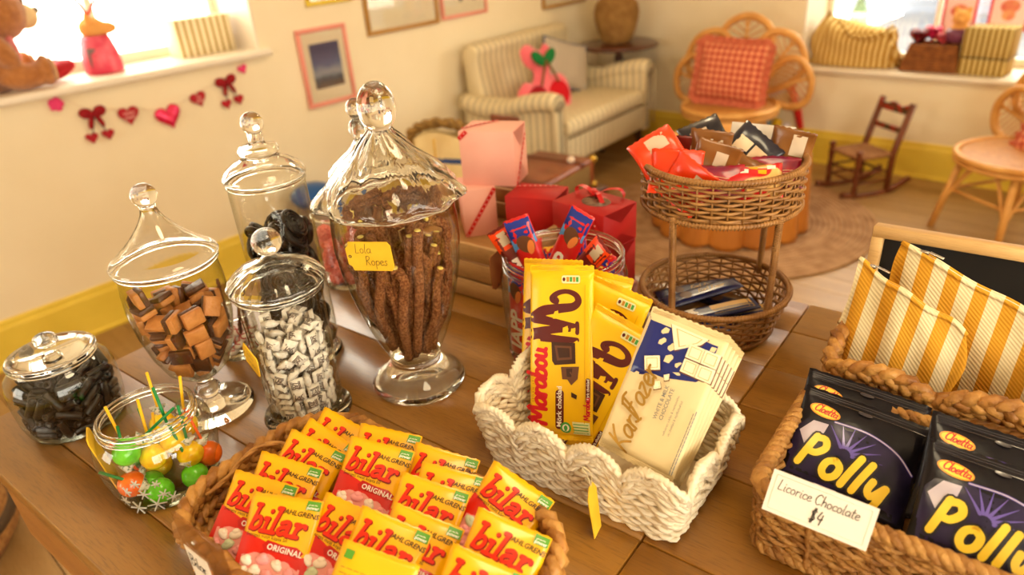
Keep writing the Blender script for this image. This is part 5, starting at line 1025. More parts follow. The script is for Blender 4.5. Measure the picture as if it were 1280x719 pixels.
def fazer(seed):
    th, fr = bar(.105, .19, .0085, K_C, seed); pr = Print(fr, .0004)
    pr.poly([(-.0515, .0855), (.0515, .0855), (.0515, .032), (.03, .028), (-.0515, .004)], 0, .01)
    pr.layer()
    def piece(pts, lines=True):
        pr.put(ribbon([(p[0]+.0006, p[1]-.0009) for p in list(pts)+[pts[0]]], .0016), mi=5); pr.layer().poly(pts, 2, .009); c = Vector((sum(p[0] for p in pts)/len(pts), sum(p[1] for p in pts)/len(pts))); pr.layer()
        for k_, mi in ((.72, 3), (.62, 2)): pr.poly([(c.x+(x-c.x)*k_, c.y+(y-c.y)*k_) for x, y in pts], mi, .009); pr.layer()
    piece([(-.020, .084), (.030, .0825), (.024, .073), (-.004, .055)]); 
    for i in range(2):
        for j in range(2): x0 = .0115+i*.0202; y0 = .034+j*.0185; piece([(x0, y0), (x0+.0195, y0), (x0+.0195, y0+.0175), (x0, y0+.0175)])
    piece([(-.036, .034), (-.018, .042), (-.011, .026), (-.029, .018)]); piece([(-.004, .022), (.002, .026), (.004, .019), (-.001, .016)]); piece([(-.014, .010), (-.005, .013), (-.001, .006), (-.009, .001)])
    pr.layer().pen('Karl', .029, .11, (-.012, -.088), rot=pi/2-.04, mi=1, slant=.3, sp=1.0); pr.pen('Fazer', .029, .11, (-.0135, -.044), rot=pi/2-.04, mi=1, slant=.3, sp=1.0)
    pr.text('WHITE & MILK', .0068, (.008, -.032), rot=pi/2, mi=4, bold=.012); pr.text('CHOCOLATE', .0068, (.0155, -.030), rot=pi/2, mi=4, bold=.012)
    pr.text('valkoinen suklaa & maitosuklaa', .0042, (.0245, -.046), rot=pi/2, mi=4); pr.text('vit choklad & mj\u00f6lkchoklad', .0042, (.0305, -.044), rot=pi/2, mi=4)
    for x in (.0475, .0500): 
        y = -.085
        rb = random.Random(int(x*1e4))
        while y < -.005: l = rb.uniform(.002, .006); pr.put(ribbon([(x, y), (x, y+l/2), (x, y+l)], .0011), mi=4); y += l+.0014
    pr.build('printed_front', [K_B, K_G, K_W, K_W2, K_S, M_C2], th); return th
g = 'cream chocolate bars in the white basket'
k1 = fazer(2); q0 = Euler((.986, .113, -.029)); nn = q0.to_matrix() @ Vector((0, 0, 1)); xx = q0.to_matrix() @ Vector((1, 0, 0)); base = Vector((1.0443, .4988, Z0+.1732))
k1.location = base; k1.rotation_euler = q0; tag(k1, 'front cream and navy chocolate bar with gold script', 'chocolate bar', g)
labs = ['second cream bar, right behind the front one', 'third cream bar from the front of the stack', 'fourth cream bar from the front of the stack', 'rearmost cream chocolate bar, leaning most to the right']
for k, L_ in enumerate(labs, 1):
    p = base - nn*(.0098*k) + xx*(.0010*k) - Vector((0, 0, .003*k)); dup(k1, p, (q0.x, q0.y+.012*k, q0.z-.008*k), L_, g)
sd = stripes('side_print', (236, 220, 170), (.0022, [(.2, .55, (120, 104, 70))]), 1, rough=.5)
# tag on the white basket
b = MB()
t = thing('price_tag', (1.003, .400, Z0+.045), (radians(84), 0, radians(100)), 'yellow tag hanging edge on from the white basket rim on a twine', 'tag')
b.add([(x, y, z) for z in (-.0005, .0005) for x, y in ((-.012, -.044), (.012, -.044), (.014, .02), (.006, .034), (-.006, .034), (-.014, .02))], [(5, 4, 3, 2, 1, 0), (6, 7, 8, 9, 10, 11)]+[(i, (i+1) % 6, 6+(i+1) % 6, 6+i) for i in range(6)], 0, False); b.build('card', tagm, t)
b = MB(); b.tube(catmull([(0, .03, 0), (.002, .05, .002), (-.001, .062, -.006)], 5), .0006, 5); b.tube(catmull([(0, .03, 0), (-.003, .05, -.001), (-.004, .062, -.006)], 5), .0006, 5); b.build('twine', mat('twine', (220, 200, 150), rough=.9), t)

# wrapped bars in the wide jar
def sbar(name, w, h, t, m, letters=None, extra=None, seed=0, lm=P_W):
    th = thing(name, (0, 0, 0)); pk, fr = packet(w, h, t, .09, 5, 8, 20, .0006, seed, zig=.0005); pk.build('wrapper', m, th); pr = Print(fr, .0004)
    if extra: extra(pr)
    if letters: pr.layer().layer().text(letters[0], letters[1], letters[2], rot=pi/2, mi=0, bold=.03, space=.95)
    pr.build('print', [lm, mat('sky_print', (90, 150, 210), rough=.35), M_C2, mat('almond', (226, 130, 60), rough=.4), mat('navy_bar', (30, 50, 140), rough=.3), mat('orange_film', (238, 70, 16), rough=.3), P_R, mat('silver_label', (200, 180, 150), rough=.4), P_Y], th); return th
def ex_japp(pr):
    pr.poly(rect(-.017, .045, .017, .072, .01), 4); pr.poly([(-.017, .028), (.017, .034), (.017, .047), (-.017, .047)], 1); pr.layer().poly(ell(.011, .014, 14), 2, at=(.001, .036), rot=.5); pr.layer().poly(ell(.005, .0105, 12), 3, at=(.006, .030), rot=-.3)
def ex_or(pr): pr.poly(rect(-.0165, .038, .0165, .072, .01), 5); pr.layer().poly(rect(-.006, .045, .008, .066, .01), 7)
def ex_red(pr): pr.poly(rect(-.016, .04, .016, .06, .01), 4); pr.poly([(-.016, .0), (.016, .01), (.016, .02), (-.016, .014)], 8)
red_w = mat('red_wrap', (206, 30, 26), rough=.3, coat=.3); mar_w = mat('maroon_wrap', (110, 22, 18), rough=.3, coat=.3); chk = mat('checker_wrap', (206, 30, 30), (240, 190, 60), rough=.35, scale=60, mixlo=.5, mixhi=.54)
jb = Vector((.729, .759, Z0)); A = sbar('wrapped_bar', .036, .148, .013, red_w, ('JAPP', .032, (.012, -.052)), ex_japp, 1); Bo = sbar('wrapped_bar', .034, .148, .013, mar_w, ('DAIM', .022, (.009, -.03)), ex_or, 2); Cc = sbar('wrapped_bar', .034, .13, .012, chk, None, ex_red, 3)
Dj = sbar('wrapped_bar', .034, .14, .012, mat('orange_wrap', (236, 70, 20), rough=.3, coat=.3), None, ex_red, 4)
def orient(yax, nrm):
    y = Vector(yax).normalized(); z = Vector(nrm); z = (z-y*z.dot(y)).normalized(); x = y.cross(z); return Matrix((x, y, z)).transposed().to_euler()
g = 'wrapped chocolate bars in the wide jar'
pl = [(A, (-.036, -.035, .170), (-.28, -.15, 1), (.35, -.8, .5), 'blue topped red bar with almond picture at the left of the wide jar'),
 (A, (.012, -.018, .190), (.38, .12, .9), (.3, -.8, .6), 'red bar with large white letters leaning right in the wide jar'),
 (Bo, (.054, -.035, .176), (.62, -.05, .8), (.3, -.8, .6), 'maroon bar with orange end at the centre of the wide jar'),
 (Bo, (-.055, -.045, .163), (-.55, -.1, .85), (.35, -.8, .5), 'maroon and orange bar poking out over the left rim of the wide jar'),
 (Cc, (.066, .01, .128), (.25, -.35, .9), (.3, -.8, .6), 'red and yellow chequered bar at the right inside the wide jar'),
 (Cc, (.045, .03, .13), (.4, .1, .9), (.3, -.8, .6), 'chequered bar standing deeper at the right of the wide jar'),
 (Dj, (.06, -.045, .105), (.3, .1, 1), (.5, -.8, .3), 'orange bar seen through the right side of the wide jar'),
 (Dj, (-.085, -.015, .085), (-.05, .02, 1), (-.6, -.8, .2), 'orange bar pressed against the left glass of the wide jar'),
 (Bo, (-.01, -.06, .10), (.1, .15, 1), (.3, -1, .2), 'maroon bar behind the yellow bars, inside the wide jar'),
 (A, (.0, .055, .10), (-.2, .1, 1), (.2, -1, .3), 'red bar at the back of the wide jar'),
 (Cc, (-.05, .05, .10), (-.3, .2, 1), (.2, -1, .3), 'chequered bar at the back left of the wide jar'),
 (Dj, (.035, .07, .09), (.2, .1, 1), (.2, -1, .3), 'orange bar at the back right of the wide jar'),
 (Cc, (-.078, -.045, .082), (-.02, .02, 1), (-.5, -.8, .1), 'chequered bar standing against the left front glass of the wide jar'),
 (A, (-.05, -.072, .088), (.03, .03, 1), (-.2, -1, .1), 'red bar standing against the front glass of the wide jar, left'),
 (Dj, (.02, -.085, .085), (.05, .02, 1), (.1, -1, .1), 'orange bar against the front glass of the wide jar, middle'),
 (Cc, (.085, -.02, .08), (.0, .03, 1), (.8, -.5, .1), 'chequered bar against the right glass of the wide jar'),
 (A, (-.085, .03, .085), (.0, .03, 1), (-1, .1, .1), 'red bar against the far left glass of the wide jar')]
seen = set(); A.scale = (1.28, 1.28, 1.1); Bo.scale = (1.15, 1.15, 1)
for pr_, l, ya, nn_, lb_ in pl:
    if pr_.name in seen: dup(pr_, jb+Vector(l), orient(ya, nn_), lb_, g)
    else: seen.add(pr_.name); pr_.location = jb+Vector(l); pr_.rotation_euler = orient(ya, nn_); tag(pr_, lb_, 'chocolate bar', g)
b = None
# bars in the lower tier
tcv = Vector((.928, .954, Z0)); nb = mat('navy_bar_wrap', (20, 26, 74), (28, 36, 92), rough=.3, coat=.4, scale=20)
def blue(seed, stripes_=False):
    th = thing('wrapped_bar', (0, 0, 0)); pk, fr = packet(.04, .15, .012, .07, 6, 8, 20, .0005, seed, zig=.0005); pk.build('wrapper', nb, th); pr = Print(fr, .0004)
    if stripes_: pr.poly(rect(-.013, -.01, .002, .066, .01), 2); pr.poly(rect(.004, -.01, .016, .066, .01), 3); pr.poly(rect(-.015, -.055, .004, -.035, .01), 4)
    else: pr.poly(ell(.013, .011, 14), 1, at=(0, -.032)); pr.pen('Karl', .012, .1, (.004, -.008), rot=pi/2, mi=0, slant=.3); pr.pen('Fazer', .012, .1, (.006, .016), rot=pi/2, mi=0, slant=.3)
    pr.build('print', [mat('bright_gold', (226, 184, 96), rough=.35), M_C2, mat('pale_gold', (222, 176, 92), rough=.4), mat('dull_gold', (150, 120, 70), rough=.4), P_W], th); return th
bb1 = blue(1); bb2 = blue(2, True); g = 'navy bars in the lower wicker tier'
for i, (o_, l, rz, tilt, lb_) in enumerate([(bb1, (-.022, .0, .064), radians(-40), .12, 'navy bar with gold script lying on top in the lower tier'), (bb1, (-.05, .03, .050), radians(-44), .05, 'navy bar with gold script at the back left of the lower tier'), (bb2, (.02, -.03, .052), radians(-46), .1, 'navy bar with two gold stripes at the front of the lower tier'), (bb2, (.045, -.005, .038), radians(-40), 0, 'navy and gold striped bar at the right of the lower tier'), (bb1, (-.02, -.05, .026), radians(-72), 0, 'navy bar at the bottom front of the lower tier'), (bb1, (.02, .05, .026), radians(-95), .02, 'navy bar at the back of the lower tier')]):
    if i in (0, 2): o_.location = tcv+Vector(l); o_.rotation_euler = (tilt, 0, rz); tag(o_, lb_, 'chocolate bar', g)
    else: dup(o_, tcv+Vector(l), (tilt, 0, rz), lb_, g)
# bags in the upper tier
def small_bag(name, w, h, m, lab, seed=0, extra=None, t_=.016):
    th = thing(name, (0, 0, 0)); pk, fr = packet(w, h, t_, .1, 2.6, 14, 16, .0042, seed, zig=.0008, bend=(.015 if seed % 3 else -.012)); pk.build('film', m, th); pr = Print(fr, .0006)
    if lab: pr.poly(rect(*lab, .012), 0)
    if extra: extra(pr)
    pr.build('label', [mat('paper_label', (206, 184, 156), rough=.6), P_K, mat('cream_print', (230, 200, 160), rough=.5), P_Y, P_W, P_R], th); return th
or_f = mat('orange_bag', (240, 66, 14), (226, 50, 10), rough=.3, coat=.3, scale=14); kr = mat('bronze_bag', (140, 88, 36), (104, 60, 22), rough=.3, coat=.3, scale=14); kk = mat('night_bag', (22, 20, 30), (34, 30, 46), rough=.3, coat=.4, scale=14); rdn = mat('crimson_bag', (180, 28, 36), (120, 24, 60), rough=.3, coat=.3, scale=30); cb_ = mat('check_bag', (214, 30, 34), (244, 200, 120), rough=.35, scale=34, mixlo=.52, mixhi=.56, detail=0); dk = mat('dark_red_bag', (120, 30, 20), (90, 24, 18), rough=.3, scale=14)
def lines(pr):
    for j in range(4): pr.put(ribbon([(-.03+.01*i, -.012-.006*j) for i in range(6)], .0012), mi=2)
def ln2(pr):
    for j in range(3): pr.put(ribbon([(-.045+.01*i, .012-.005*j) for i in range(10)], .0009), mi=2)
def chq(pr):
    for i in range(7):
        for j in range(3):
            if (i+j) % 2: pr.poly(rect(-.05+i*.0135, .0+j*.0115, -.0375+i*.0135, .0105+j*.0115, .012), 3 if i % 3 else 4)
pt = [('orange_bag_a', .08, .085, or_f, (-.012, .005, .022, .032), (-.082, -.070, .368), (-.75, .25, .75), (.35, -.75, .55), 'orange candy bag leaning out at the left of the upper tier', lines),
 ('b', .085, .075, or_f, (.0, -.005, .02, .02), (-.045, -.085, .345), (-.15, .5, .75), (.3, -.75, .6), 'orange candy bag in the middle of the orange group', lines),
 ('c', .085, .075, or_f, (.005, -.002, .03, .022), (-.018, -.100, .335), (.35, .3, .6), (.2, -.8, .6), 'orange candy bag lying at the front rim of the upper tier', lines),
 ('d', .075, .085, kk, (-.02, .0, .01, .02), (-.045, .05, .378), (-.7, .4, .8), (.3, -.8, .5), 'black pointed candy bag at the back of the upper tier', None),
 ('e', .07, .08, kr, (.0, .006, .02, .026), (-.012, -.015, .36), (.0, .35, .9), (.3, -.8, .5), 'bronze candy bag with white label behind another bronze bag', None),
 ('f', .075, .085, kr, (-.002, -.005, .018, .028), (.0, -.045, .348), (.15, .4, .85), (.35, -.8, .5), 'bronze candy bag with white label at the centre of the upper tier', None),
 ('g', .085, .08, kk, None, (.04, .03, .368), (.55, .3, .8), (.3, -.75, .6), 'black candy bag with brown picture at the centre back', lambda pr: (pr.poly(rect(-.03, -.01, -.004, .02, .01), 2), pr.poly(rect(.0, -.01, .026, .02, .01), 2))),
 ('h', .07, .085, kr, (.0, .0, .022, .034), (.098, .055, .368), (.12, .25, .9), (.2, -.8, .5), 'bronze candy bag with white label at the right of the upper tier', None),
 ('i', .105, .07, rdn, None, (.012, -.085, .335), (-.25, .8, .4), (.1, -.45, .85), 'striped red and blue bag lying at the front centre rim', ln2),
 ('j', .11, .075, cb_, None, (.058, -.045, .338), (-.3, .75, .45), (.1, -.45, .85), 'red and yellow chequered bag lying at the front right', chq),
 ('k', .09, .07, rdn, None, (.092, .0, .332), (-.3, .75, .35), (.2, -.4, .9), 'crimson bag lying at the right rim of the upper tier', ln2),
 ('l', .07, .07, dk, (-.01, .0, .012, .02), (-.04, -.02, .352), (-.1, .4, .8), (.3, -.8, .5), 'dark red candy bag with pink label behind the orange ones', None),
 ('m', .07, .06, kk, None, (-.07, .035, .352), (-.3, .3, .6), (.2, -.6, .8), 'dark blue bag at the back left of the upper tier', None),
 ('n', .09, .06, kr, (-.03, .0, .0, .012), (.035, -.02, .338), (.3, .7, .5), (.2, -.5, .85), 'bronze bag lying flat at the centre of the upper tier', None)]
for i, (n_, w_, h_, m_, lab_, l, ya, nn_, lb_, ex) in enumerate(pt):
    l = (l[0]-(.008 if l[1] > -.02 else 0), l[1], l[2]-.026-(.014 if l[1] > .0 else 0)); o_ = small_bag('candy_bag', w_, h_, m_, lab_, i, ex); o_.location = tcv+Vector(l); o_.rotation_euler = orient(ya, nn_); tag(o_, lb_, 'candy bag')
wc = thing('white_card', tcv+Vector((.035, .075, .322)), orient((0, .25, 1), (.2, -1, .2)), 'plain white card standing at the back of the upper tier', 'card'); b = MB(); b.box((0, 0, 0), (.105, .09, .0012)); b.build('sheet', cardw, wc)
b = MB(); b.rbox((0, 0, 0), (.15, .15, .03), .012)
# ---------------------------------------------------------------- crate and gift boxes
cr_w = wood('crate_pine', (176, 132, 78), (196, 152, 96), (150, 106, 58), axis=0, rough=.55, sc=2)
crate = thing('wooden_crate', (.37, .965, Z0), 0, 'pale wooden slatted crate carrying the pink and red gift boxes', 'crate')
for z, h in ((.023, .040), (.067, .040), (.109, .036)):
    for y in (-.15, .15): b = MB(); b.rbox((0, y, z), (.40, .010, h), .0015, n=1); b.build('slat', cr_w, crate)
    for x in (-.195, .195): b = MB(); b.rbox((x, 0, z), (.010, .29, h), .0015, n=1); b.build('slat', cr_w, crate)
b = MB(); b.box((0, 0, .042), (.38, .29, .012)); b.build('bottom', cr_w, crate)
for x in (-.183, .183):
    for y in (-.138, .138): b = MB(); b.box((x, y, .064), (.014, .014, .126)); b.build('corner_post', cr_w, crate)
pinkp = mat('pink_paper', (240, 176, 156), (236, 166, 146), rough=.75, scale=10); redp = mat('red_paper', (184, 8, 6), (168, 6, 5), rough=.6, scale=10)
rib = mat('red_ribbon', (206, 20, 24), rough=.35); dot = mat('ribbon_dot', (244, 220, 200), rough=.6)
def gift(name, loc, yaw, w, d, h, m, label, ribbons=(), lid=None):
    t = thing(name, loc, yaw, label, 'gift box'); b = MB(); b.rbox((0, 0, h/2), (w, d, h), .0012, n=1); b.build('box', m, t)
    # folded flaps on the sides
    f_ = MB()
    for sx in (1,): f_.add([(w/2+.0006, -d/2+.002, h-.001), (w/2+.0006, d/2-.002, h-.001), (w/2+.0011, 0, h-.045*h/.12)], [(0, 2, 1), (0, 1, 2)], 0, False)
    f_.add([(w/2+.0006, -d/2+.002, .001), (w/2+.0006, d/2-.002, .001), (w/2+.0011, 0, .04*h/.12)], [(0, 1, 2), (0, 2, 1)], 0, False); f_.build('flap', m, t)
    for P, nrm in ribbons:
        P = resample(P, .004); nv = Vector(nrm); b = MB(); V = []; wv = .0045
        for i, p in enumerate(P):
            a = P[max(0, i-1)]; c = P[min(len(P)-1, i+1)]; T = (c-a).normalized(); s_ = T.cross(nv).normalized()*wv; V += [p+nv*.0012+s_, p+nv*.0012-s_]
        b.add(V, [(2*i, 2*i+1, 2*i+3, 2*i+2) for i in range(len(P)-1)]); rb_ = b.build('ribbon', rib, t)
        b = MB(); 
        for i in range(2, len(P)-1, 3): b.ball(P[i]+nv*.0014, (.0014, .0014, .0014), 6)
        b.build('dots', dot, rb_)
    return t
zc = Z0+.0485
w, d, h = .079, .10, .117
gift('gift_box', (.302, 1.034, zc), .821, w, d, h, pinkp, 'lower pink gift box with a diagonal red ribbon, in the crate', [([(w/2*.95, -d/2, h*.98), (-w/2*.9, -d/2, .004)], (0, -1, 0))])
w, d, h = .130, .096, .127
gift('gift_box', (.335, 1.073, zc+.1175), .337, w, d, h, pinkp, 'upper pink gift box stacked on top of the others', [([(-w/2, -d/2+.022, h), (0, d/2, h)], (0, 0, 1)), ([(-w/2, -d/2, h-.018), (-w/2+.020, -d/2, h)], (0, -1, 0)), ([(w/2, d/2-.01, h*.8), (w/2, -d/2+.006, .002)], (1, 0, 0))])
w, d, h = .117, .092, .136
gift('gift_box', (.472, 1.045, zc), .211, w, d, h-.018, redp, 'plain red gift box beside the lower pink box', [([(-w/2, d/2*.4, h-.018), (w/2*.6, d/2*.9, h-.018)], (0, 0, 1))])
gift('gift_box', (.640, 1.015, Z0), -.194, .138, .098, .100, redp, 'dark red box under the windowed box with the bow')
w, d, h = .143, .102, .080
gb = gift('gift_box', (.638, 1.015, Z0+.101), -.194, w, d, h, redp, 'red gift box with round window and ribbon bow on top', [([(-.02, -d/2, h), (w/2-.03, -d/2, h-.012), (w/2, -d/2, .012)], (0, -1, 0))])
b = MB(); b.lathe([(.0, h+.0008), (.031, h+.0008), (.033, h+.0006), (.033, h)], 28, (.006, 0, 0)); b.v = [(x, y*.8, z) for x, y, z in b.v]; b.build('window', mat('dark_window', (90, 62, 44), (130, 100, 84), rough=.15, scale=60), gb)
def loopr(c, a, L, wd): 
    P = [(0, 0), (.4*L, .25*L), (.85*L, .3*L), (L, .08*L), (.8*L, -.12*L), (.35*L, -.06*L), (0, 0)]; P = catmull([Vector((*p, 0)) for p in P], 5); b = MB(); V = []
    for p in P: x = c[0]+p.x*cos(a); y = c[1]+p.x*sin(a); z = c[2]+p.y; V += [(x-sin(a)*wd, y+cos(a)*wd, z), (x+sin(a)*wd, y-cos(a)*wd, z)]
    b.add(V, [(2*i, 2*i+1, 2*i+3, 2*i+2) for i in range(len(P)-1)]); return b
for a, L in ((.35, .062), (pi+.1, .05)): loopr((-.012, .02, h+.004), a, L, .007).build('bow_loop', rib, gb)
b = MB(); b.ball((-.012, .02, h+.008), (.008, .008, .007), 10); b.build('bow_knot', rib, gb)
for a, L in ((2.6, .05), (-.5, .045)):
    b = MB(); P = catmull([Vector((-.012+L*s_*cos(a), .02+L*s_*sin(a), h+.006+.008*sin(s_*5))) for s_ in (0, .3, .6, 1)], 4); V = []
    for p in P: V += [(p.x-sin(a)*.005, p.y+cos(a)*.005, p.z), (p.x+sin(a)*.005, p.y-cos(a)*.005, p.z)]
    b.add(V, [(2*i, 2*i+1, 2*i+3, 2*i+2) for i in range(len(P)-1)]); b.build('bow_tail', rib, gb)
gift('gift_box', (.748, .925, Z0), -.194, .05, .05, .062, pinkp, 'small pink box behind the wide jar', [([(-.025, 0, .062), (.025, .0, .062)], (0, 0, 1))])
# striped pouches
pst = stripes('pouch_stripe', (224, 206, 162), (.036, [(.0, .5, (208, 148, 42))]), 0, rough=.9, weave=90)
def pouch(name, w, h, t_, label, loc, rot, seed, fat=.05, sl=.0):
    th = thing(name, loc, rot, label, 'pouch', 'striped cloth pouches'); nx, ny = 26, 18; b = MB(); rnd = random.Random(seed); ph = [rnd.random()*6 for _ in range(5)]
    def pt(s, v, sg):
        wv = .86+.14*sin(min(1, (1-v)*1.5+.25)*pi/2); x = (s-.5)*w*wv; prof = (max(0, 1-abs(2*s-1)**2.6))**.6
        thick = fat*(.16+.84*sin(min(1, (1-v)*1.25)*pi/2)**1.0)*(1 if v < .97 else .8)*max(.0, min(1, v*7+.15))**.5
        y = sg*thick*.5*prof + .006*sin(s*8+ph[0])*v + .004*sin(s*19+v*6+ph[1])*sin(v*pi); z = v*(h-sl*s) + .006*v*sin(s*4+ph[2]) + .003*sin(s*14+ph[3])*v
        return (x+.004*sin(v*7+ph[4]), y, z)
    V = [pt(i/nx, j/ny, sg) for sg in (1, -1) for j in range(ny+1) for i in range(nx+1)]; n1 = (nx+1)*(ny+1); F = []
    for j in range(ny):
        for i in range(nx): a = j*(nx+1)+i; F.append((a, a+nx+1, a+nx+2, a+1)); c = a+n1; F.append((c, c+1, c+nx+2, c+nx+1))
    for i in range(nx): F.append((i, i+1, n1+i+1, n1+i))
    for j in range(ny): a = j*(nx+1); F.append((a, n1+a, n1+a+nx+1, a+nx+1)); a += nx; F.append((a, a+nx+1, n1+a+nx+1, n1+a))
    b.add(V, F); b.build('cloth', pst, th)
    for sg in (1, -1): # folded seams along the mouth
        b = MB(); P = [Vector(pt(i/nx, 1, sg)) for i in range(nx+1)]; b.tube(P, .0034, 6); b.build('hem', pst, th)
    b = MB(); P = [(Vector(pt(i/nx, 1, 1))+Vector(pt(i/nx, 1, -1)))/2 for i in range(nx+1)]; b.tube(P, .0022, 6); b.build('zip', mat('zip_tape', (214, 206, 186), rough=.7), th)
    c = P[3]; b = MB(); b.rbox(c+Vector((0, 0, .003)), (.012, .006, .005), .001); b.rbox(c+Vector((.016, -.002, .004)), (.02, .005, .0018), .0008, rot=(0, .15, -.2)); b.build('zip_pull', mat('steel', (200, 196, 190), rough=.2, metal=1), th); return th
pouch('striped_pouch', .168, .210, 0, 'smaller yellow striped cloth pouch leaning in the braided basket', (1.242, .830, Z0+.030), (radians(-3), radians(4), radians(-3)), 1, .05, .075)
pouch('striped_pouch', .29, .232, 0, 'larger yellow striped zip pouch at the right edge, behind the smaller one', (1.352, .902, Z0+.030), (radians(4), radians(2), radians(-4)), 5, .07, .13)
# framed chalkboard standing behind the pouches
cb = thing('chalkboard', (1.30, .985, Z0), (radians(-8), 0, 0), 'small wood framed chalkboard standing behind the striped pouches', 'chalkboard')
fr_w = wood('frame_pine', (206, 164, 100), (222, 182, 120), (186, 140, 80), axis=0, rough=.5, sc=2)
b = MB(); b.box((0, .004, .115), (.245, .006, .20)); b.build('board', mat('chalk_black', (14, 14, 14), rough=.6), cb)
for c, d in (((0, 0, .222), (.27, .03, .018)), ((0, 0, .010), (.27, .03, .018)), ((-.1265, 0, .116), (.017, .03, .196)), ((.1265, 0, .116), (.017, .03, .196))):
    b = MB(); b.rbox(c, d, .0015, n=1); b.build('frame_rail', fr_w, cb)
# ---------------------------------------------------------------- things in the room (room coordinates)
def rt(name, x, y, z, rot, label, cat, group=None): return thing(name, RM(x, y, z), -TH+rot, label, cat, group)
# rug
rug_m = mat('jute', (176, 136, 96), (150, 110, 72), rough=.95, scale=14, bump=.4, bscale=120)
rg = rt('round_rug', -1.76, 3.66, 0, 0, 'round braided jute rug under the scalloped rattan table', 'rug')
b = MB(); b.lathe([(0, .004), (.80, .004), (.80, .008), (0, .008)], 72); b.build('backing', rug_m, rg)
for i in range(28): b = MB(); b.tube(circ(.015+.0293*i, .009, 64), .0155, 6, True); b.v = [(x, y, .003+(z-.009)*.45+.006) for x, y, z in b.v]; b.build('braid_ring', rug_m, rg)
# scalloped rattan table on the rug
rat = mat('rattan_orange', (192, 120, 40), (170, 100, 30), rough=.55, scale=8, bump=.3, bscale=60, stretch=(1, 1, .2)); ratc = mat('rattan_cane', (222, 164, 86), (206, 144, 68), rough=.45, scale=10)
st = rt('scalloped_table', -1.72, 3.6, .016, 0, 'round rattan table with a deeply scalloped woven skirt', 'table')
lobes = 14
def sk(a, r_): return r_*(1+.075*abs(sin(lobes*a/2))**.7)
for k in range(lobes):
    b = MB(); n = 12; V = []; zs = [0, .03, .15, .30, .425, .455]; rs = [.405, .405, .395, .388, .382, .37]
    for z, r_ in zip(zs, rs):
        for i in range(n+1): a = 2*pi*(k+i/n)/lobes; q = r_*(1+.085*sin(pi*i/n)**.7); V.append((q*cos(a), q*sin(a), z+(.0 if z else .016*abs(cos(pi*i/n))**3)))
    for z, r_ in zip(zs[::-1], rs[::-1]):
        for i in range(n+1): a = 2*pi*(k+i/n)/lobes; q = (r_-.012)*(1+.085*sin(pi*i/n)**.7); V.append((q*cos(a), q*sin(a), z+(.0 if z else .016*abs(cos(pi*i/n))**3)))
    m_ = n+1; L_ = len(V)//m_
    b.add(V, [(j*m_+i, j*m_+i+1, ((j+1) % L_)*m_+i+1, ((j+1) % L_)*m_+i) for j in range(L_) for i in range(n)]); b.build('skirt_lobe', rat, st)
b = MB(); b.lathe([(0, .45), (.37, .45), (.402, .455), (.408, .463), (.402, .471), (.37, .473), (0, .473)], 64); b.build('tabletop', ratc, st)
# sofa
sy = stripes('sofa_stripe', (228, 210, 170), (.058, [(.30, .42, (164, 150, 122)), (.49, .54, (180, 164, 132)), (.60, .68, (164, 150, 122))]), 1, rough=.95, coord='Object')
sx_ = stripes('sofa_stripe_side', (228, 210, 170), (.054, [(.30, .42, (164, 150, 122)), (.49, .54, (180, 164, 132)), (.60, .68, (164, 150, 122))]), 0, rough=.95)
sf = rt('loveseat', -3.165, 3.86, 0, radians(4), 'cream two seat sofa with thin grey stripes and rolled arms', 'sofa')
hw_ = .59
def prism(P, x0, x1, axis='y'):  # closed outline P in (x,z) swept along y
    pass
b = MB(); b.rbox((.0, 0, .335), (.76, hw_*2-.04, .21), .02); b.build('base', sy, sf)
b = MB(); b.rbox((.08, 0, .475), (.66, hw_*2-.20, .11), .045, n=4); b.build('seat_cushion', sy, sf)
# back: swept outline with rolled top
out = [(-.20, .44), (-.235, .60), (-.27, .76), (-.285, .87), (-.275, .93), (-.31, .965), (-.36, .965), (-.395, .93), (-.40, .87), (-.385, .70), (-.37, .44)]
oc = catmull([Vector((x, 0, z)) for x, z in out], 4, True); b = MB(); V = []; ys = [-hw_+.06, -hw_+.065, -hw_+.08]+[(-hw_+.12)+(2*hw_-.24)*k/8 for k in range(9)]+[hw_-.08, hw_-.065, hw_-.06]; c0_ = Vector((-.31, 0, .70))
for q, y in enumerate(ys):
    k_ = {0: .86, 1: .94, 2: .985}.get(min(q, len(ys)-1-q), 1)
    for p in oc: v = c0_+(p-c0_)*k_; V.append((v.x, y, v.z))
m_ = len(oc); b.add(V, [(j*m_+i, j*m_+(i+1) % m_, (j+1)*m_+(i+1) % m_, (j+1)*m_+i) for j in range(len(ys)-1) for i in range(m_)]+[tuple(range(m_))[::-1], tuple(range((len(ys)-1)*m_, len(ys)*m_))]); b.build('backrest', sy, sf)
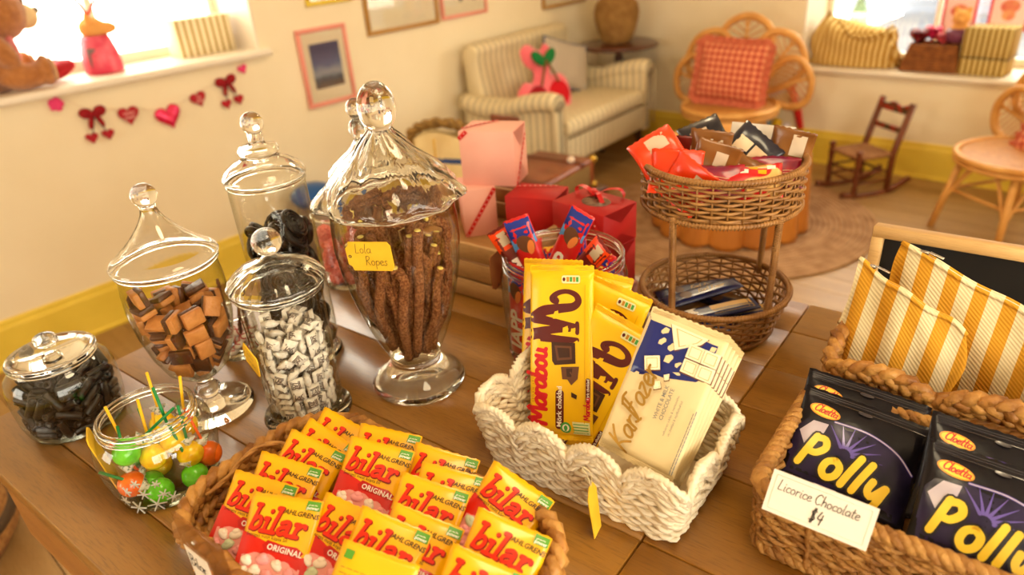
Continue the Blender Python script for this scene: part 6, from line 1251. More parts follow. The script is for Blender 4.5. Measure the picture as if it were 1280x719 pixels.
for s_ in (-1, 1):
    # arm: side panel plus rolled top that dips then rises to the back
    b = MB(); n = 14; V = []
    for i in range(n+1):
        x = .40-(.78)*i/n; zt = .685+.03*cos((x-.36)*7)-(.035 if x < .1 else 0)*sin((.1-x)*4); P = []
        if i == 0: pass
        for k in range(14):
            a = 2*pi*k/14; P.append((x, s_*(hw_-.02)+.068*cos(a)*(.9 if i in (0, n) else 1), zt-.055+.062*sin(a)*(.85 if i in (0, n) else 1)))
        V += P
    b.add(V, [(j*14+i, j*14+(i+1) % 14, (j+1)*14+(i+1) % 14, (j+1)*14+i) for j in range(n) for i in range(14)]+[tuple(range(14))[::-1], tuple(range(n*14, (n+1)*14))]); b.build('arm_roll', sx_, sf)
    b = MB(); b.rbox((.01, s_*(hw_-.035), .435), (.77, .085, .43), .02); b.build('arm', sx_, sf)
    b = MB(); P = [(.400, s_*(hw_-.02)+.066*cos(a), .62+.066*sin(a)) for a in [pi*k/10 for k in range(11)]]; b.tube([(.402, s_*(hw_-.02)+.062, .26)]+P+[(.402, s_*(hw_-.02)-.064, .26)], .006, 6); b.build('piping', mat('piping', (216, 196, 156), rough=.9), sf)
b = MB(); b.tube([(.412, -hw_+.09, .425), (.412, hw_-.09, .425)], .005, 6); b.build('welt', mat('welt_dark', (120, 104, 78), rough=.9), sf)
for x in (-.32, .34):
    for y in (-hw_+.07, hw_-.07): b = MB(); b.lathe([(.014, 0), (.024, .20), (.028, .235), (0, .235)], 14, (x, y, 0)); b.build('leg', mat('dark_leg', (70, 44, 24), rough=.4), sf)
# cushions
def cushion(name, w, h, t_, m, loc, rot, label, edge=None, seed=0, ruffle=None):
    th = thing(name, loc, rot, label, 'cushion'); n = 20; b = MB(); V = []
    for sg in (1, -1):
        for j in range(n+1):
            for i in range(n+1):
                a = 2*i/n-1; c = 2*j/n-1; e = ((1-abs(a)**3)*(1-abs(c)**3))**.5; V.append((a*w/2*(1-.05*(1-c*c)), c*h/2*(1-.05*(1-a*a)), sg*(t_/2*e+.0005)+.003*sin(a*7+seed)*e))
    n1 = (n+1)**2; F = []
    for j in range(n):
        for i in range(n): a = j*(n+1)+i; F.append((a, a+1, a+n+2, a+n+1)); c = a+n1; F.append((c, c+n+1, c+n+2, c+1))
    b.add(V, F); b.build('cover', m, th)
    ring = [V[i] for i in range(n+1)]+[V[j*(n+1)+n] for j in range(1, n+1)]+[V[n*(n+1)+i] for i in range(n-1, -1, -1)]+[V[j*(n+1)] for j in range(n-1, 0, -1)]
    if edge: b = MB(); b.tube([(x, y, 0) for x, y, z in ring], .006, 6, True); b.build('piping', edge, th)
    if ruffle:
        b = MB(); R_ = resample([(x, y, 0) for x, y, z in ring], .012, True); V = []
        for i, p in enumerate(R_): d_ = Vector((p.x/w, p.y/h, 0)); d_ = Vector((p.x if abs(p.x)/w >= abs(p.y)/h else 0, p.y if abs(p.y)/h >= abs(p.x)/w else 0, 0)).normalized(); V += [tuple(p-d_*.006), (p.x+d_.x*.022, p.y+d_.y*.022, .008*sin(i*1.5)), (p.x+d_.x*.045, p.y+d_.y*.045, .014*sin(i*1.5))]
        k = len(R_); b.add(V, [(3*i+q, 3*i+q+1, 3*((i+1) % k)+q+1, 3*((i+1) % k)+q) for i in range(k) for q in (0, 1)]); b.build('ruffle', ruffle, th)
    return th
gst = stripes('grey_stripe', (196, 180, 158), (.018, [(.2, .4, (150, 140, 132))]), 0, rough=.95)
def rmat(x, y, z, yax, nrm):
    """room-frame orientation -> world euler"""
    Rz = Matrix.Rotation(-TH, 3, 'Z'); return orient(Rz @ Vector(yax), Rz @ Vector(nrm))
cushion('striped_cushion', .40, .34, .12, gst, RM(-3.28, 4.08, .72), rmat(0, 0, 0, (-.3, .42, 1), (1, -.15, .3)), 'grey striped cushion with blue piping behind the cherry cushion', mat('blue_piping', (70, 84, 120), rough=.9))
# cherry shaped cushion
ch = thing('cherry_cushion', RM(-3.12, 3.63, .72), rmat(0, 0, 0, (-.28, .03, 1), (1, -.1, .3)), 'pink edged cushion shaped as two red cherries with green leaves', 'cushion')
def puff(b, poly, t_, z0=0, mi=0, st=.016):
    V, F = tess(poly, st); import bisect
    def dist(x, y): return min(math.hypot(x-(a[0]+(c[0]-a[0])*tt), y-(a[1]+(c[1]-a[1])*tt)) for a, c in zip(poly, poly[1:]+poly[:1]) for tt in (max(0, min(1, ((x-a[0])*(c[0]-a[0])+(y-a[1])*(c[1]-a[1]))/((c[0]-a[0])**2+(c[1]-a[1])**2+1e-12))),))
    D = [dist(x, y) for x, y in V]; P = [(x, y, z0+t_*(1-math.exp(-d_/.03))) for (x, y), d_ in zip(V, D)]; Q = [(x, y, z0-t_*.8*(1-math.exp(-d_/.03))) for (x, y), d_ in zip(V, D)]
    b.add(P, F, mi); b.add(Q, [f_[::-1] for f_ in F], mi)
outl = [tuple((v*1.08).to_2d()) for v in catmull([Vector((*p, 0)) for p in [(-.22, -.05), (-.235, -.12), (-.16, -.20), (-.07, -.21), (.0, -.215), (.07, -.25), (.15, -.24), (.20, -.17), (.205, -.07), (.17, .0), (.10, .01), (.075, .02), (.09, .09), (.12, .16), (.08, .20), (.02, .165), (-.06, .215), (-.13, .18), (-.115, .10), (-.06, .05), (-.09, -.01), (-.15, .0)]], 4, True)]
b = MB(); puff(b, outl, .055); b.build('pink_body', mat('pink_plush', (240, 110, 120), rough=1, bump=.4, bscale=200, sheen=.4), ch)
for nm, cx, cy, rr, m in (('left_cherry', -.11, -.11, .080, mat('dark_cherry', (150, 10, 24), rough=1)), ('right_cherry', .075, -.12, .096, mat('bright_cherry', (200, 10, 26), rough=1))):
    b = MB(); b.ball((cx, cy, .050), (rr, rr*.92, .022), 24); b.build('cherry', m, ch)
gl_ = mat('green_felt', (20, 110, 50), rough=1)
for cx, a in ((-.045, 2.4), (.055, .65)):
    b = MB(); b.ball((cx, .125, .058), (.068, .038, .016), 18, 0, (0, 0, a)); b.build('leaf', gl_, ch)
for x1 in (-.08, .075): b = MB(); b.tube(catmull([(x1, -.045, .070), (x1*.55, .03, .074), (.005, .105, .070)], 5), .008, 7); b.build('stem', mat('olive_stem', (110, 80, 30), rough=.9), ch)
# pedestal side table and basket-woven vase
dw = mat('dark_mahogany', (74, 36, 20), (92, 46, 26), rough=.3, scale=6, coat=.4)
pt_ = rt('pedestal_table', -3.19, 4.62, 0, 0, 'small dark round pedestal table behind the sofa', 'table')
b = MB(); b.lathe([(0, .765), (.28, .765), (.30, .772), (.30, .785), (.285, .795), (0, .795)], 48); b.build('tabletop', dw, pt_)
b = MB(); b.lathe([(.03, .08), (.045, .14), (.026, .22), (.022, .5), (.035, .68), (.022, .72), (.05, .765)], 20); b.build('column', dw, pt_)
for k in range(3): a = k*2.09+.5; b = MB(); b.tube(catmull([(.02*cos(a), .02*sin(a), .12), (.12*cos(a), .12*sin(a), .10), (.2*cos(a), .2*sin(a), .02), (.23*cos(a), .23*sin(a), .012)], 5), .016, 8); b.build('leg', dw, pt_)
vs_m = mat('woven_vase', (176, 134, 72), (146, 104, 50), rough=.8, scale=14)
vz = rt('woven_vase', -3.21, 4.62, .795, 0, 'round tan vase of coiled woven fibre on the dark table', 'vase'); vz.scale = (.8, .8, .92)
b = MB(); prof = [(.11, 0), (.14, .03), (.175, .10), (.20, .18), (.205, .24), (.19, .30), (.14, .345), (.09, .37), (.085, .40), (.10, .43), (.085, .43), (.07, .39)]
b.lathe(prof, 40); b.build('body', vs_m, vz)
for i in range(30): z = .012+i*.0125; r_ = [a+(c-a)*(z-za)/(zc_-za) for (a, za), (c, zc_) in zip(prof, prof[1:]) if za <= z <= zc_ and zc_ > za][0]; b = MB(); b.tube(circ(r_+.001, z, 40), .0062, 5, True); b.build('coil', vs_m, vz)

# flower-backed rattan chair (built once, copied)
def flower_chair(name):
    t = thing(name, (0, 0, 0)); sr = .30
    b = MB(); b.lathe([(0, .425), (sr-.03, .42), (sr-.01, .427), (sr-.03, .436), (0, .433)], 48); b.build('seat', mat('seat_cane', (200, 140, 70), (180, 120, 54), rough=.5, scale=40, bump=.3), t)
    for z, rr in ((.428, .018), (.398, .012)): b = MB(); b.tube(circ(sr, z, 56), rr, 8, True); b.build('seat_ring', ratc, t)
    for k, a in enumerate((-130, -50, 50, 130)):
        a = radians(a-0); p0 = Vector((sr*.86*cos(a), sr*.86*sin(a), .41)); p1 = Vector((sr*1.14*cos(a), sr*1.14*sin(a), 0)); b = MB(); b.tube([p0, p1], [.019, .017], 10); b.build('leg', ratc, t)
        a2 = a+radians(80 if k % 2 == 0 else 100); q0 = Vector((sr*.84*cos(a2), sr*.84*sin(a2), .41)); q1 = Vector((sr*1.10*cos(a2), sr*1.10*sin(a2), .06))
        b = MB(); lo1 = p0.lerp(p1, .62); lo2 = q0.lerp(Vector((sr*1.14*cos(a2), sr*1.14*sin(a2), 0)), .62); top = (p0+q0)/2; top.z = .405; b.tube(catmull([lo1, lo1.lerp(top, .5)+Vector((0, 0, .05)), top, lo2.lerp(top, .5)+Vector((0, 0, .05)), lo2], 6), .010, 7); b.build('arch_brace', ratc, t)
        b = MB(); b.tube([p0.lerp(p1, .45), q0.lerp(Vector((sr*1.14*cos(a2), sr*1.14*sin(a2), 0)), .45)], .009, 7); b.build('stretcher', ratc, t)
    # petals: outline loops with a midrib and fine veins, fanned round the back
    hub = Vector((0, .24, .46))
    for k, (dx, dz, L, W, tilt, y) in enumerate(((-.95, .32, .35, .28, 0, -.16), (-.62, .80, .40, .32, 0, -.04), (0, 1.0, .44, .34, 0, .0), (.62, .80, .40, .32, 0, -.04), (.95, .32, .35, .28, 0, -.16))):
        d_ = Vector((dx, .10+y, dz)).normalized(); s_ = Vector((dz, 0, -dx)); s_ = (s_-d_*s_.dot(d_)).normalized(); org = hub+Vector((.12*dx, 0, .0))
        sh = [(0, 0), (.25, .55), (.5, .92), (.72, 1.0), (.9, .72), (1, 0)]; P = [org+d_*L*u_+s_*W/2*w_ for u_, w_ in sh]+[org+d_*L*u_-s_*W/2*w_ for u_, w_ in sh[-2:0:-1]]
        Q = catmull(P, 5, True); b = MB(); b.tube(Q, .022, 8, True); pet = b.build('petal', ratc, t)
        b = MB(); b.tube([org, org+d_*L], .010, 6)
        for j in range(2, 13):
            u_ = j/14; u2 = min(.97, u_+.14); w_ = [a_+(c_-a_)*(u2-ua)/(uc-ua) for (ua, a_), (uc, c_) in zip(sh, sh[1:]) if ua <= u2 <= uc][0]
            for sg in (1, -1): b.tube([org+d_*L*u_, org+d_*L*u2+s_*sg*W/2*w_*.98], .0042, 4)
        b.build('veins', ratc, pet)
    return t
gg = mat('gingham_ruffle', (204, 112, 80), (184, 88, 62), rough=.95, scale=40)
def gingham():
    m = bpy.data.materials.new('gingham'); m.use_nodes = True; nt = m.node_tree; n = nt.nodes; L = nt.links; bs = n['Principled BSDF']; bs.inputs['Roughness'].default_value = .95
    tc = n.new('ShaderNodeTexCoord'); sp = n.new('ShaderNodeSeparateXYZ'); L.new(tc.outputs['Object'], sp.inputs[0]); outs = []
    for ax in (0, 1):
        a = n.new('ShaderNodeMath'); a.operation = 'MULTIPLY'; a.inputs[1].default_value = 26; L.new(sp.outputs[ax], a.inputs[0]); f_ = n.new('ShaderNodeMath'); f_.operation = 'FRACT'; L.new(a.outputs[0], f_.inputs[0]); g_ = n.new('ShaderNodeMath'); g_.operation = 'GREATER_THAN'; g_.inputs[1].default_value = .5; L.new(f_.outputs[0], g_.inputs[0]); outs.append(g_)
    ad = n.new('ShaderNodeMath'); ad.operation = 'ADD'; L.new(outs[0].outputs[0], ad.inputs[0]); L.new(outs[1].outputs[0], ad.inputs[1]); dv = n.new('ShaderNodeMath'); dv.operation = 'MULTIPLY'; dv.inputs[1].default_value = .5; L.new(ad.outputs[0], dv.inputs[0])
    cr = n.new('ShaderNodeValToRGB'); e = cr.color_ramp.elements; e[0].color = (*lin((232, 160, 116)), 1); e[1].color = (*lin((172, 66, 50)), 1); x = e.new(.5); x.color = (*lin((206, 100, 70)), 1); L.new(dv.outputs[0], cr.inputs[0]); L.new(cr.outputs[0], bs.inputs['Base Color']); return m
ging = gingham()
fc = flower_chair('flower_chair'); fc.location = RM(-2.13, 4.36, 0); fc.rotation_euler = (0, 0, -TH+radians(10)); fc.scale = (1, 1, 1.12); tag(fc, 'rattan flower back chair with gingham cushion, between sofa and window', 'chair', 'rattan flower back chairs')
c2_ = dup(fc, RM(-.46, 4.24, 0), (0, 0, -TH+radians(-36)), 'rattan flower back chair at the right edge, round cane seat showing'); c2_.scale = (1, 1, 1.0)
cushion('gingham_cushion', .43, .35, .13, ging, RM(-2.13, 4.34, .70), rmat(0, 0, 0, (.02, .22, 1), (.15, -1, .2)), 'coral gingham cushion with ruffled edge on the left flower chair', None, 1, gg)
cushion('gingham_cushion', .36, .32, .12, ging, RM(-.35, 4.32, .57), rmat(0, 0, 0, (.2, .5, .8), (-.5, -.6, .5)), 'coral gingham cushion at the right edge of the picture', None, 2, gg)
# child's rocking chair
rw = mat('painted_brown_wood', (120, 60, 24), (98, 46, 18), rough=.4, scale=12); rush = mat('rush_seat', (160, 112, 66), (130, 84, 46), rough=.9, scale=60, bump=.5); dec = mat('painted_flowers', (70, 60, 30), (160, 50, 30), rough=.5, scale=30, mixlo=.48, mixhi=.52)
rk = rt('rocking_chair', -1.315, 4.52, 0, math.atan2(-.83, -.55)-(-pi/2), 'small brown childs rocking chair with rush seat by the back wall', 'chair')
# local: front = -y, width along x
W_, Dp = .125, .115
for s_ in (-1, 1):
    b = MB(); P = catmull([(s_*W_, -.20, .035), (s_*W_, -.10, .012), (s_*W_, .02, .006), (s_*W_, .14, .018), (s_*W_, .27, .075)], 5); b.tube(P, .017, 8, flat=1.2); b.build('rocker', rw, rk)
    b = MB(); b.lathe([(.013, .01), (.019, .05), (.014, .09), (.020, .14), (.014, .18), (.020, .23), (.016, .27), (.022, .285), (.016, .297), (0, .30)], 12, (s_*W_, -Dp, 0)); b.build('front_leg', rw, rk)
    b = MB(); b.tube([(s_*W_, Dp, .012), (s_*W_, Dp+.005, .25), (s_*W_, Dp+.085, .54)], [.018, .020, .019], 10); b.build('back_post', rw, rk)
    for z in (.09, .15): b = MB(); b.tube([(s_*W_, -Dp, z), (s_*W_, Dp, z)], .007, 7); b.build('rail', rw, rk)
for z in (.10, .16): b = MB(); b.tube([(-W_, -Dp, z), (W_, -Dp, z)], .007, 7); b.build('rail', rw, rk)
b = MB(); b.tube([(-W_, Dp, .13), (W_, Dp, .13)], .007, 7); b.build('rail', rw, rk)
b = MB(); b.rbox((0, 0, .247), (W_*2+.02, Dp*2+.02, .026), .012); b.build('seat', rush, rk)
for z, y, hh in ((.50, Dp+.064, .05), (.385, Dp+.036, .032)):
    b = MB(); n = 12; V = []
    for dy in (-.006, .006):
        for i in range(n+1): x = -W_+2*W_*i/n; V += [(x, y+dy, z-hh/2), (x, y+dy, z+hh/2+(.010*cos((i/n-.5)*4*pi) if hh > .04 else 0))]
    m_ = 2*(n+1); b.add(V, [(2*i, 2*i+2, 2*i+3, 2*i+1) for i in range(n)]+[(m_+2*i, m_+2*i+1, m_+2*i+3, m_+2*i+2) for i in range(n)]+[(2*i+1, 2*i+3, m_+2*i+3, m_+2*i+1) for i in range(n)]+[(2*i, m_+2*i, m_+2*i+2, 2*i+2) for i in range(n)], 0, False); b.build('back_slat', dec, rk)
# toys behind the basket stand
def plastic(n, c): return mat(n, c, rough=.3)
ty = rt('play_gym', -2.13, 4.78, 0, .35, 'childs toy frame of red, blue and white plastic bars on the floor', 'toy'); ty.scale = (1.2, 1.2, 1.2)
b = MB(); b.tube([(-.16, 0, 0), (-.06, 0, .34), (.0, 0, .36)], .022, 8); b.build('bar', plastic('toy_blue', (40, 140, 180)), ty); b = MB(); b.tube([(.0, 0, .36), (.07, 0, .2), (.10, 0, .02)], .022, 8); b.build('bar', MATS['toy_blue'], ty)
b = MB(); b.tube([(-.02, 0, .36), (.17, .03, .43)], .02, 8); b.build('bar', plastic('toy_white', (230, 220, 224)), ty); b = MB(); b.tube([(.17, .03, .43), (.22, .05, .3), (.30, .08, .02)], .022, 8); b.build('bar', plastic('toy_red', (214, 40, 40)), ty)
b = MB(); b.ball((-.02, 0, .36), .034, 12); b.build('joint', MATS['toy_blue'], ty); b = MB(); b.ball((.17, .03, .43), .032, 12); b.build('joint', MATS['toy_red'], ty)
for k, (x, z, c) in enumerate(((.10, .30, 'toy_yellow'), (.12, .22, 'toy_yellow'), (.17, .20, 'toy_white'))): b = MB(); b.ball((x, .02, z), .03, 10); b.build('bead', plastic('toy_yellow', (240, 200, 30)) if c == 'toy_yellow' else MATS[c], ty)
for k, (x, y, c, nm) in enumerate(((-2.16, 4.02, (236, 196, 40), 'yellow'), (-2.06, 4.05, (230, 90, 40), 'orange'), (-1.96, 4.06, (90, 170, 180), 'teal'), (-1.88, 4.10, (230, 190, 30), 'amber'))):
    t = rt('toy_ring', x, y, .0, 0, nm+' plastic toy ring on the floor under the left flower chair', 'toy'); b = MB(); b.tube(circ(.04, .022, 20), .022, 8, True); b.tube(circ(.034, .055, 20), .018, 8, True); b.build('ring', plastic('toy_'+nm, c), t)
# vintage suitcase and cloth bag beyond the table, on a low bench
lth = mat('tan_leather', (130, 62, 26), (108, 48, 20), rough=.4, scale=8, coat=.3); drk = mat('dark_lining', (26, 14, 10), rough=.9); br = mat('brass', (190, 150, 60), rough=.3, metal=.8)
bn = rt('low_bench', -2.42, 2.55, 0, 0, 'low dark bench under the vintage suitcase, mostly hidden', 'bench')
b = MB(); b.rbox((0, 0, .28), (.42, 1.1, .04), .006); b.build('top', dw, bn)
for x in (-.17, .17):
    for y in (-.5, .5): b = MB(); b.rbox((x, y, .13), (.04, .04, .26), .004); b.build('leg', dw, bn)
sc_ = rt('vintage_suitcase', -2.42, 2.72, .30, radians(6), 'brown leather suitcase with brass corners behind the gift boxes', 'suitcase')
b = MB(); b.rbox((0, 0, .085), (.38, .62, .17), .02); b.build('case', lth, sc_)
for y in (-.18, .18): b = MB(); b.rbox((0, y, .0865), (.386, .05, .177), .01); b.build('strap', mat('strap_leather', (96, 42, 18), rough=.4), sc_)
b = MB(); b.rbox((.1905, 0, .085), (.006, .5, .12), .003); b.build('side_panel', mat('canvas_panel', (120, 90, 40), rough=.8), sc_)
for y in (-.30, .30): 
    for z in (.015, .16): b = MB(); b.ball((.18, y, z), .024, 12); b.build('brass_corner', br, sc_)
b = MB(); b.ball((.12, .17, .185), .02, 14); b.build('cream_knob', mat('cream_knob', (236, 214, 190), rough=.3), sc_)
oc_ = rt('open_case', -2.62, 2.50, .47, radians(4), 'open dark lined leather case on top of the suitcase', 'case')
b = MB(); b.rbox((0, 0, .01), (.20, .50, .02), .004); b.build('bottom', lth, oc_)
for c, d, m in (((0, -.24, .11), (.2, .02, .2), lth), ((0, .24, .13), (.2, .02, .26), lth), ((-.10, 0, .11), (.012, .5, .2), lth)): b = MB(); b.rbox(c, d, .006); b.build('side', m, oc_)
b = MB(); b.box((-.092, 0, .10), (.004, .45, .17)); b.box((0, 0, .022), (.17, .45, .004)); b.build('lining', drk, oc_)
b = MB(); b.ball((.09, .25, .05), .02, 12); b.build('latch', br, oc_)
# cream cloth bag with blue stripe and rope handle
cbg = rt('cloth_bag', -2.48, 2.16, .30, radians(20), 'cream cloth bag with blue stripe and tan rope handle behind the jars', 'bag')
b = MB(); n = 20; V = []; zs = [0, .06, .2, .36, .47, .50]
for z in zs:
    for k in range(n): a = 2*pi*k/n; e = .8; ca, sa = cos(a), sin(a); V.append((.17*abs(ca)**e*(1 if ca > 0 else -1)*(1-.1*z), .11*abs(sa)**e*(1 if sa > 0 else -1)*(1-z*.6)+.008*sin(a*4+z*20), z+.02*sin(a*3)*(z > .4)))
b.add(V, [(j*n+k, j*n+(k+1) % n, (j+1)*n+(k+1) % n, (j+1)*n+k) for j in range(len(zs)-1) for k in range(n)]+[tuple(range(n))[::-1]]); b.build('bag_body', mat('cream_canvas', (238, 214, 158), (228, 200, 140), rough=.9, scale=10), cbg)
b = MB(); V = []
for z in (.375, .40):
    for k in range(n): a = 2*pi*k/n; ca, sa = cos(a), sin(a); V.append((.173*abs(ca)**.8*(1 if ca > 0 else -1)*(1-.1*z), .115*abs(sa)**.8*(1 if sa > 0 else -1)*(1-z*.6)+.008*sin(a*4+z*20), z))
b.add(V, [(k, (k+1) % n, n+(k+1) % n, n+k) for k in range(n)]); b.build('blue_stripe', mat('blue_band', (60, 80, 130), rough=.9), cbg)
b = MB(); b.rope(catmull([(-.17, -.02, .42), (-.16, -.04, .50), (-.07, -.03, .545), (.03, -.02, .55), (.12, -.03, .535), (.17, -.05, .48), (.165, -.06, .42)], 8), .012, .016, 2, .09, 7); b.build('rope_handle', mat('tan_rope', (150, 112, 48), (120, 86, 34), rough=.8, scale=40), cbg)
b = MB(); b.tube([(-.0, -.115, .36), (.0, -.11, .50)], .006, 6); b.build('strap', mat('mustard_strap', (206, 160, 60), rough=.8), cbg)
# blue ball seen between the jars
bb = rt('blue_ball', -3.45, 1.97, 0, 0, 'round blue upholstered stool seen between the tall jars', 'stool'); b = MB(); b.lathe([(0, .0), (.10, 0), (.105, .30), (0, .30)], 24); b.build('pedestal', plastic('stool_grey', (150, 130, 110)), bb)
b = MB(); b.ball((0, 0, .36), (.13, .13, .07), 20); b.build('pad', plastic('blue_pad', (30, 90, 160)), bb)
# round floor mat at the lower left
fm = rt('floor_basket', -2.50, -.20, 0, 0, 'round woven basket with dark rim on the floor under the table edge', 'basket')
b = MB(); b.lathe([(0, .004), (.26, .004), (.30, .06), (.31, .12), (.295, .12), (.285, .07), (.25, .02), (0, .02)], 40); b.build('body', mat('speckled_weave', (170, 120, 60), (130, 84, 38), rough=.9, scale=60), fm)
b = MB(); b.tube(circ(.303, .125, 48), .016, 8, True); b.build('rim', mat('dark_rim', (70, 48, 22), rough=.8), fm)

# ---- left wall: pictures and heart garland
def frame(name, y0, y1, z0, z1, fm_, fw, label, inner=None, mat_c=(232, 218, 196), art=None):
    t = thing(name, RM(XL+.012, (y0+y1)/2, (z0+z1)/2), -TH, label, 'picture'); w = y1-y0; h = z1-z0
    for c, d in (((0, 0, h/2-fw/2), (.02, w, fw)), ((0, 0, -h/2+fw/2), (.02, w, fw)), ((0, -w/2+fw/2, 0), (.02, fw, h-2*fw)), ((0, w/2-fw/2, 0), (.02, fw, h-2*fw))): b = MB(); b.rbox(c, d, .002, n=1); b.build('frame_rail', fm_, t)
    b = MB(); b.box((-.003, 0, 0), (.004, w-2*fw+.002, h-2*fw+.002)); b.build('mount', mat('mount_%d' % mat_c[0], mat_c, rough=.8), t)
    if art: art(t, w, h)
    b = MB(); b.box((.0045, 0, 0), (.001, w-2*fw, h-2*fw)); b.build('glass_front', thin_glass('picture_glass', f=1.35), t); return t
pinkf = mat('pink_frame', (236, 150, 132), rough=.5); goldf = mat('gold_wood_frame', (182, 134, 66), rough=.4); yelf = mat('yellow_frame', (232, 200, 60), rough=.5)
def sky(t, w, h):
    m = bpy.data.materials.new('sea_photo'); m.use_nodes = True; n = m.node_tree.nodes; L = m.node_tree.links; bs = n['Principled BSDF']; bs.inputs['Roughness'].default_value = .4
    tc = n.new('ShaderNodeTexCoord'); sp = n.new('ShaderNodeSeparateXYZ'); L.new(tc.outputs['Generated'], sp.inputs[0]); no = n.new('ShaderNodeTexNoise'); no.inputs['Scale'].default_value = 5; L.new(tc.outputs['Generated'], no.inputs[0])
    ad = n.new('ShaderNodeMath'); ad.operation = 'MULTIPLY_ADD'; ad.inputs[1].default_value = .16; L.new(no.outputs[0], ad.inputs[0]); L.new(sp.outputs[2], ad.inputs[2]); cr = n.new('ShaderNodeValToRGB'); L.new(ad.outputs[0], cr.inputs[0]); e = cr.color_ramp.elements
    e[0].position = .08; e[0].color = (*lin((80, 50, 40)), 1); e[1].position = .95; e[1].color = (*lin((40, 56, 104)), 1)
    for p, c in ((.18, (40, 44, 56)), (.30, (60, 72, 96)), (.42, (150, 156, 176)), (.6, (84, 100, 146))): x = e.new(p); x.color = (*lin(c), 1)
    L.new(cr.outputs[0], bs.inputs['Base Color']); b = MB(); b.box((.0005, .002, .005), (.002, w*.60, h*.58)); b.build('photo', m, t)
frame('picture', 2.157, 2.483, .79, 1.215, pinkf, .022, 'pink framed seaside photograph on the left wall', art=sky)
frame('picture', 2.64, 3.21, 1.115, 1.62, goldf, .024, 'large thin gold wood framed picture on the left wall')
def dog(t, w, h):
    b = MB(); b.box((.0, .03, -.05), (.002, .14, .09)); b.build('art_patch', mat('salmon_art', (226, 160, 120), rough=.7), t)
    for y in (-.03, .09): b = MB(); b.ball((.001, y, -.10), (.002, .016, .022), 10); b.build('art_mark', mat('dark_art', (40, 40, 60), rough=.7), t)
frame('picture', 3.24, 3.66, 1.125, 1.55, pinkf, .02, 'pink framed picture cut off by the top edge', art=dog)
frame('picture', 2.262, 2.575, 1.325, 1.7, yelf, .022, 'yellow framed picture at the top edge of the frame')
frame('picture', 4.25, 4.77, 1.065, 1.5, goldf, .022, 'gold wood framed picture high above the sofa corner')
gm = {'hot': mat('hot_pink_felt', (232, 60, 120), rough=.7), 'red': mat('red_felt', (176, 14, 34), rough=.7), 'foil': mat('red_foil', (214, 20, 60), (236, 60, 110), rough=.2, scale=30, metal=.3), 'bow': mat('red_velvet', (150, 14, 24), rough=.9)}
gar = thing('heart_garland', RM(XL+.012, 1.2, 1.0), -TH, 'string of pink and red hearts and bows across the left wall', 'garland')
HS = [(.5*.032*16*sin(a)**3/16, .032/16*(13*cos(a)-5*cos(2*a)-2*cos(3*a)-cos(4*a))) for a in [2*pi*k/28 for k in range(28)]]
HS = [(x*2, y) for x, y in HS]
def heart(nm, y, z, s_, m, rot=0, th=.006, par=None):
    b = MB(); V = []; n = len(HS)
    for k_, xx in ((1, -th/2), (1.0, th*.2), (.8, th)): V += [(xx, (px*cos(rot)-pz*sin(rot))*s_*k_, (px*sin(rot)+pz*cos(rot))*s_*k_) for px, pz in HS]
    b.add(V, [(j*n+i, j*n+(i+1) % n, (j+1)*n+(i+1) % n, (j+1)*n+i) for j in (0, 1) for i in range(n)]+[tuple(range(n))[::-1], tuple(range(2*n, 3*n))]); o = b.build(nm, m, par or gar); o.location = (0, y, z); return o
GP = dict(h1=(.915, 1.087), h2=(1.046, 1.005), h3=(1.197, .977), h4=(1.375, .932), h5=(1.542, .98), h6=(1.705, 1.02), h7=(1.811, 1.077))
def gp(k): return GP[k][0]-1.2, GP[k][1]-1.0
y, z = gp('h1'); fl = heart('flower', y, z, .9, gm['hot'], .2); 
b = MB()
for k in range(5): a = k*1.257; b.ball((.004, .018*cos(a), .018*sin(a)), (.004, .015, .015), 8)
o = b.build('petals', gm['hot'], fl)
def bow(y, z, rot):
    o = MB(); 
    for s_ in (-1, 1): o.ball((.004, s_*.030, .018), (.010, .030, .024), 12, 0, (s_*.35, 0, 0)); o.ball((.004, s_*.020, -.025), (.006, .012, .032), 10, 0, (s_*.35, 0, 0))
    o.ball((.008, 0, .010), (.011, .012, .014), 10); q = o.build('velvet_bow', gm['bow'], gar); q.location = (0, y, z); q.rotation_euler = (rot, 0, 0)
    for s_ in (-1, 1):
        s2 = MB(); s2.tube([(.006, 0, 0), (.006, s_*.030, -.075)], .0025, 5); s2.build('cord', mat('dark_cord', (60, 40, 30), rough=.8), q)
        hh = heart('hanging_heart', s_*.036, -.092, .85, gm['red'], 0, .01, q)
bow(*gp('h2'), 0); bow(*gp('h6'), .12)
for k, s_, m in (('h3', 1.5, 'red'), ('h4', 2.0, 'foil'), ('h5', 1.3, 'red'), ('h7', .8, 'hot')):
    y, z = gp(k); hh = heart('heart', y, z, s_, gm[m], {'h5': .2, 'h7': .3, 'h4': .15, 'h3': 0}[k], .008)
    if m == 'red':
        V, F = text2d('SWEET' if k == 'h3' else 'BE', .018, .01); w_ = max(p[0] for p in V); bt = MB(); bt.add([(.0085, p[0]-w_/2, p[1]+.002) for p in V], F); V2, F2 = text2d('HEART' if k == 'h3' else 'MINE', .018, .01); w2 = max(p[0] for p in V2); bt.add([(.0085, p[0]-w2/2, p[1]-.018) for p in V2], F2); bt.build('lettering', mat('pink_letter', (240, 180, 170), rough=.6), hh)
b = MB(); b.tube(catmull([(0, -.5, .13)]+[(0, gp(k)[0], gp(k)[1]+.03) for k in ('h1', 'h2', 'h3', 'h4', 'h5', 'h6', 'h7')]+[(0, .68, .125)], 5), .0012, 4); b.build('string', mat('thin_string', (226, 200, 170), rough=.8), gar)

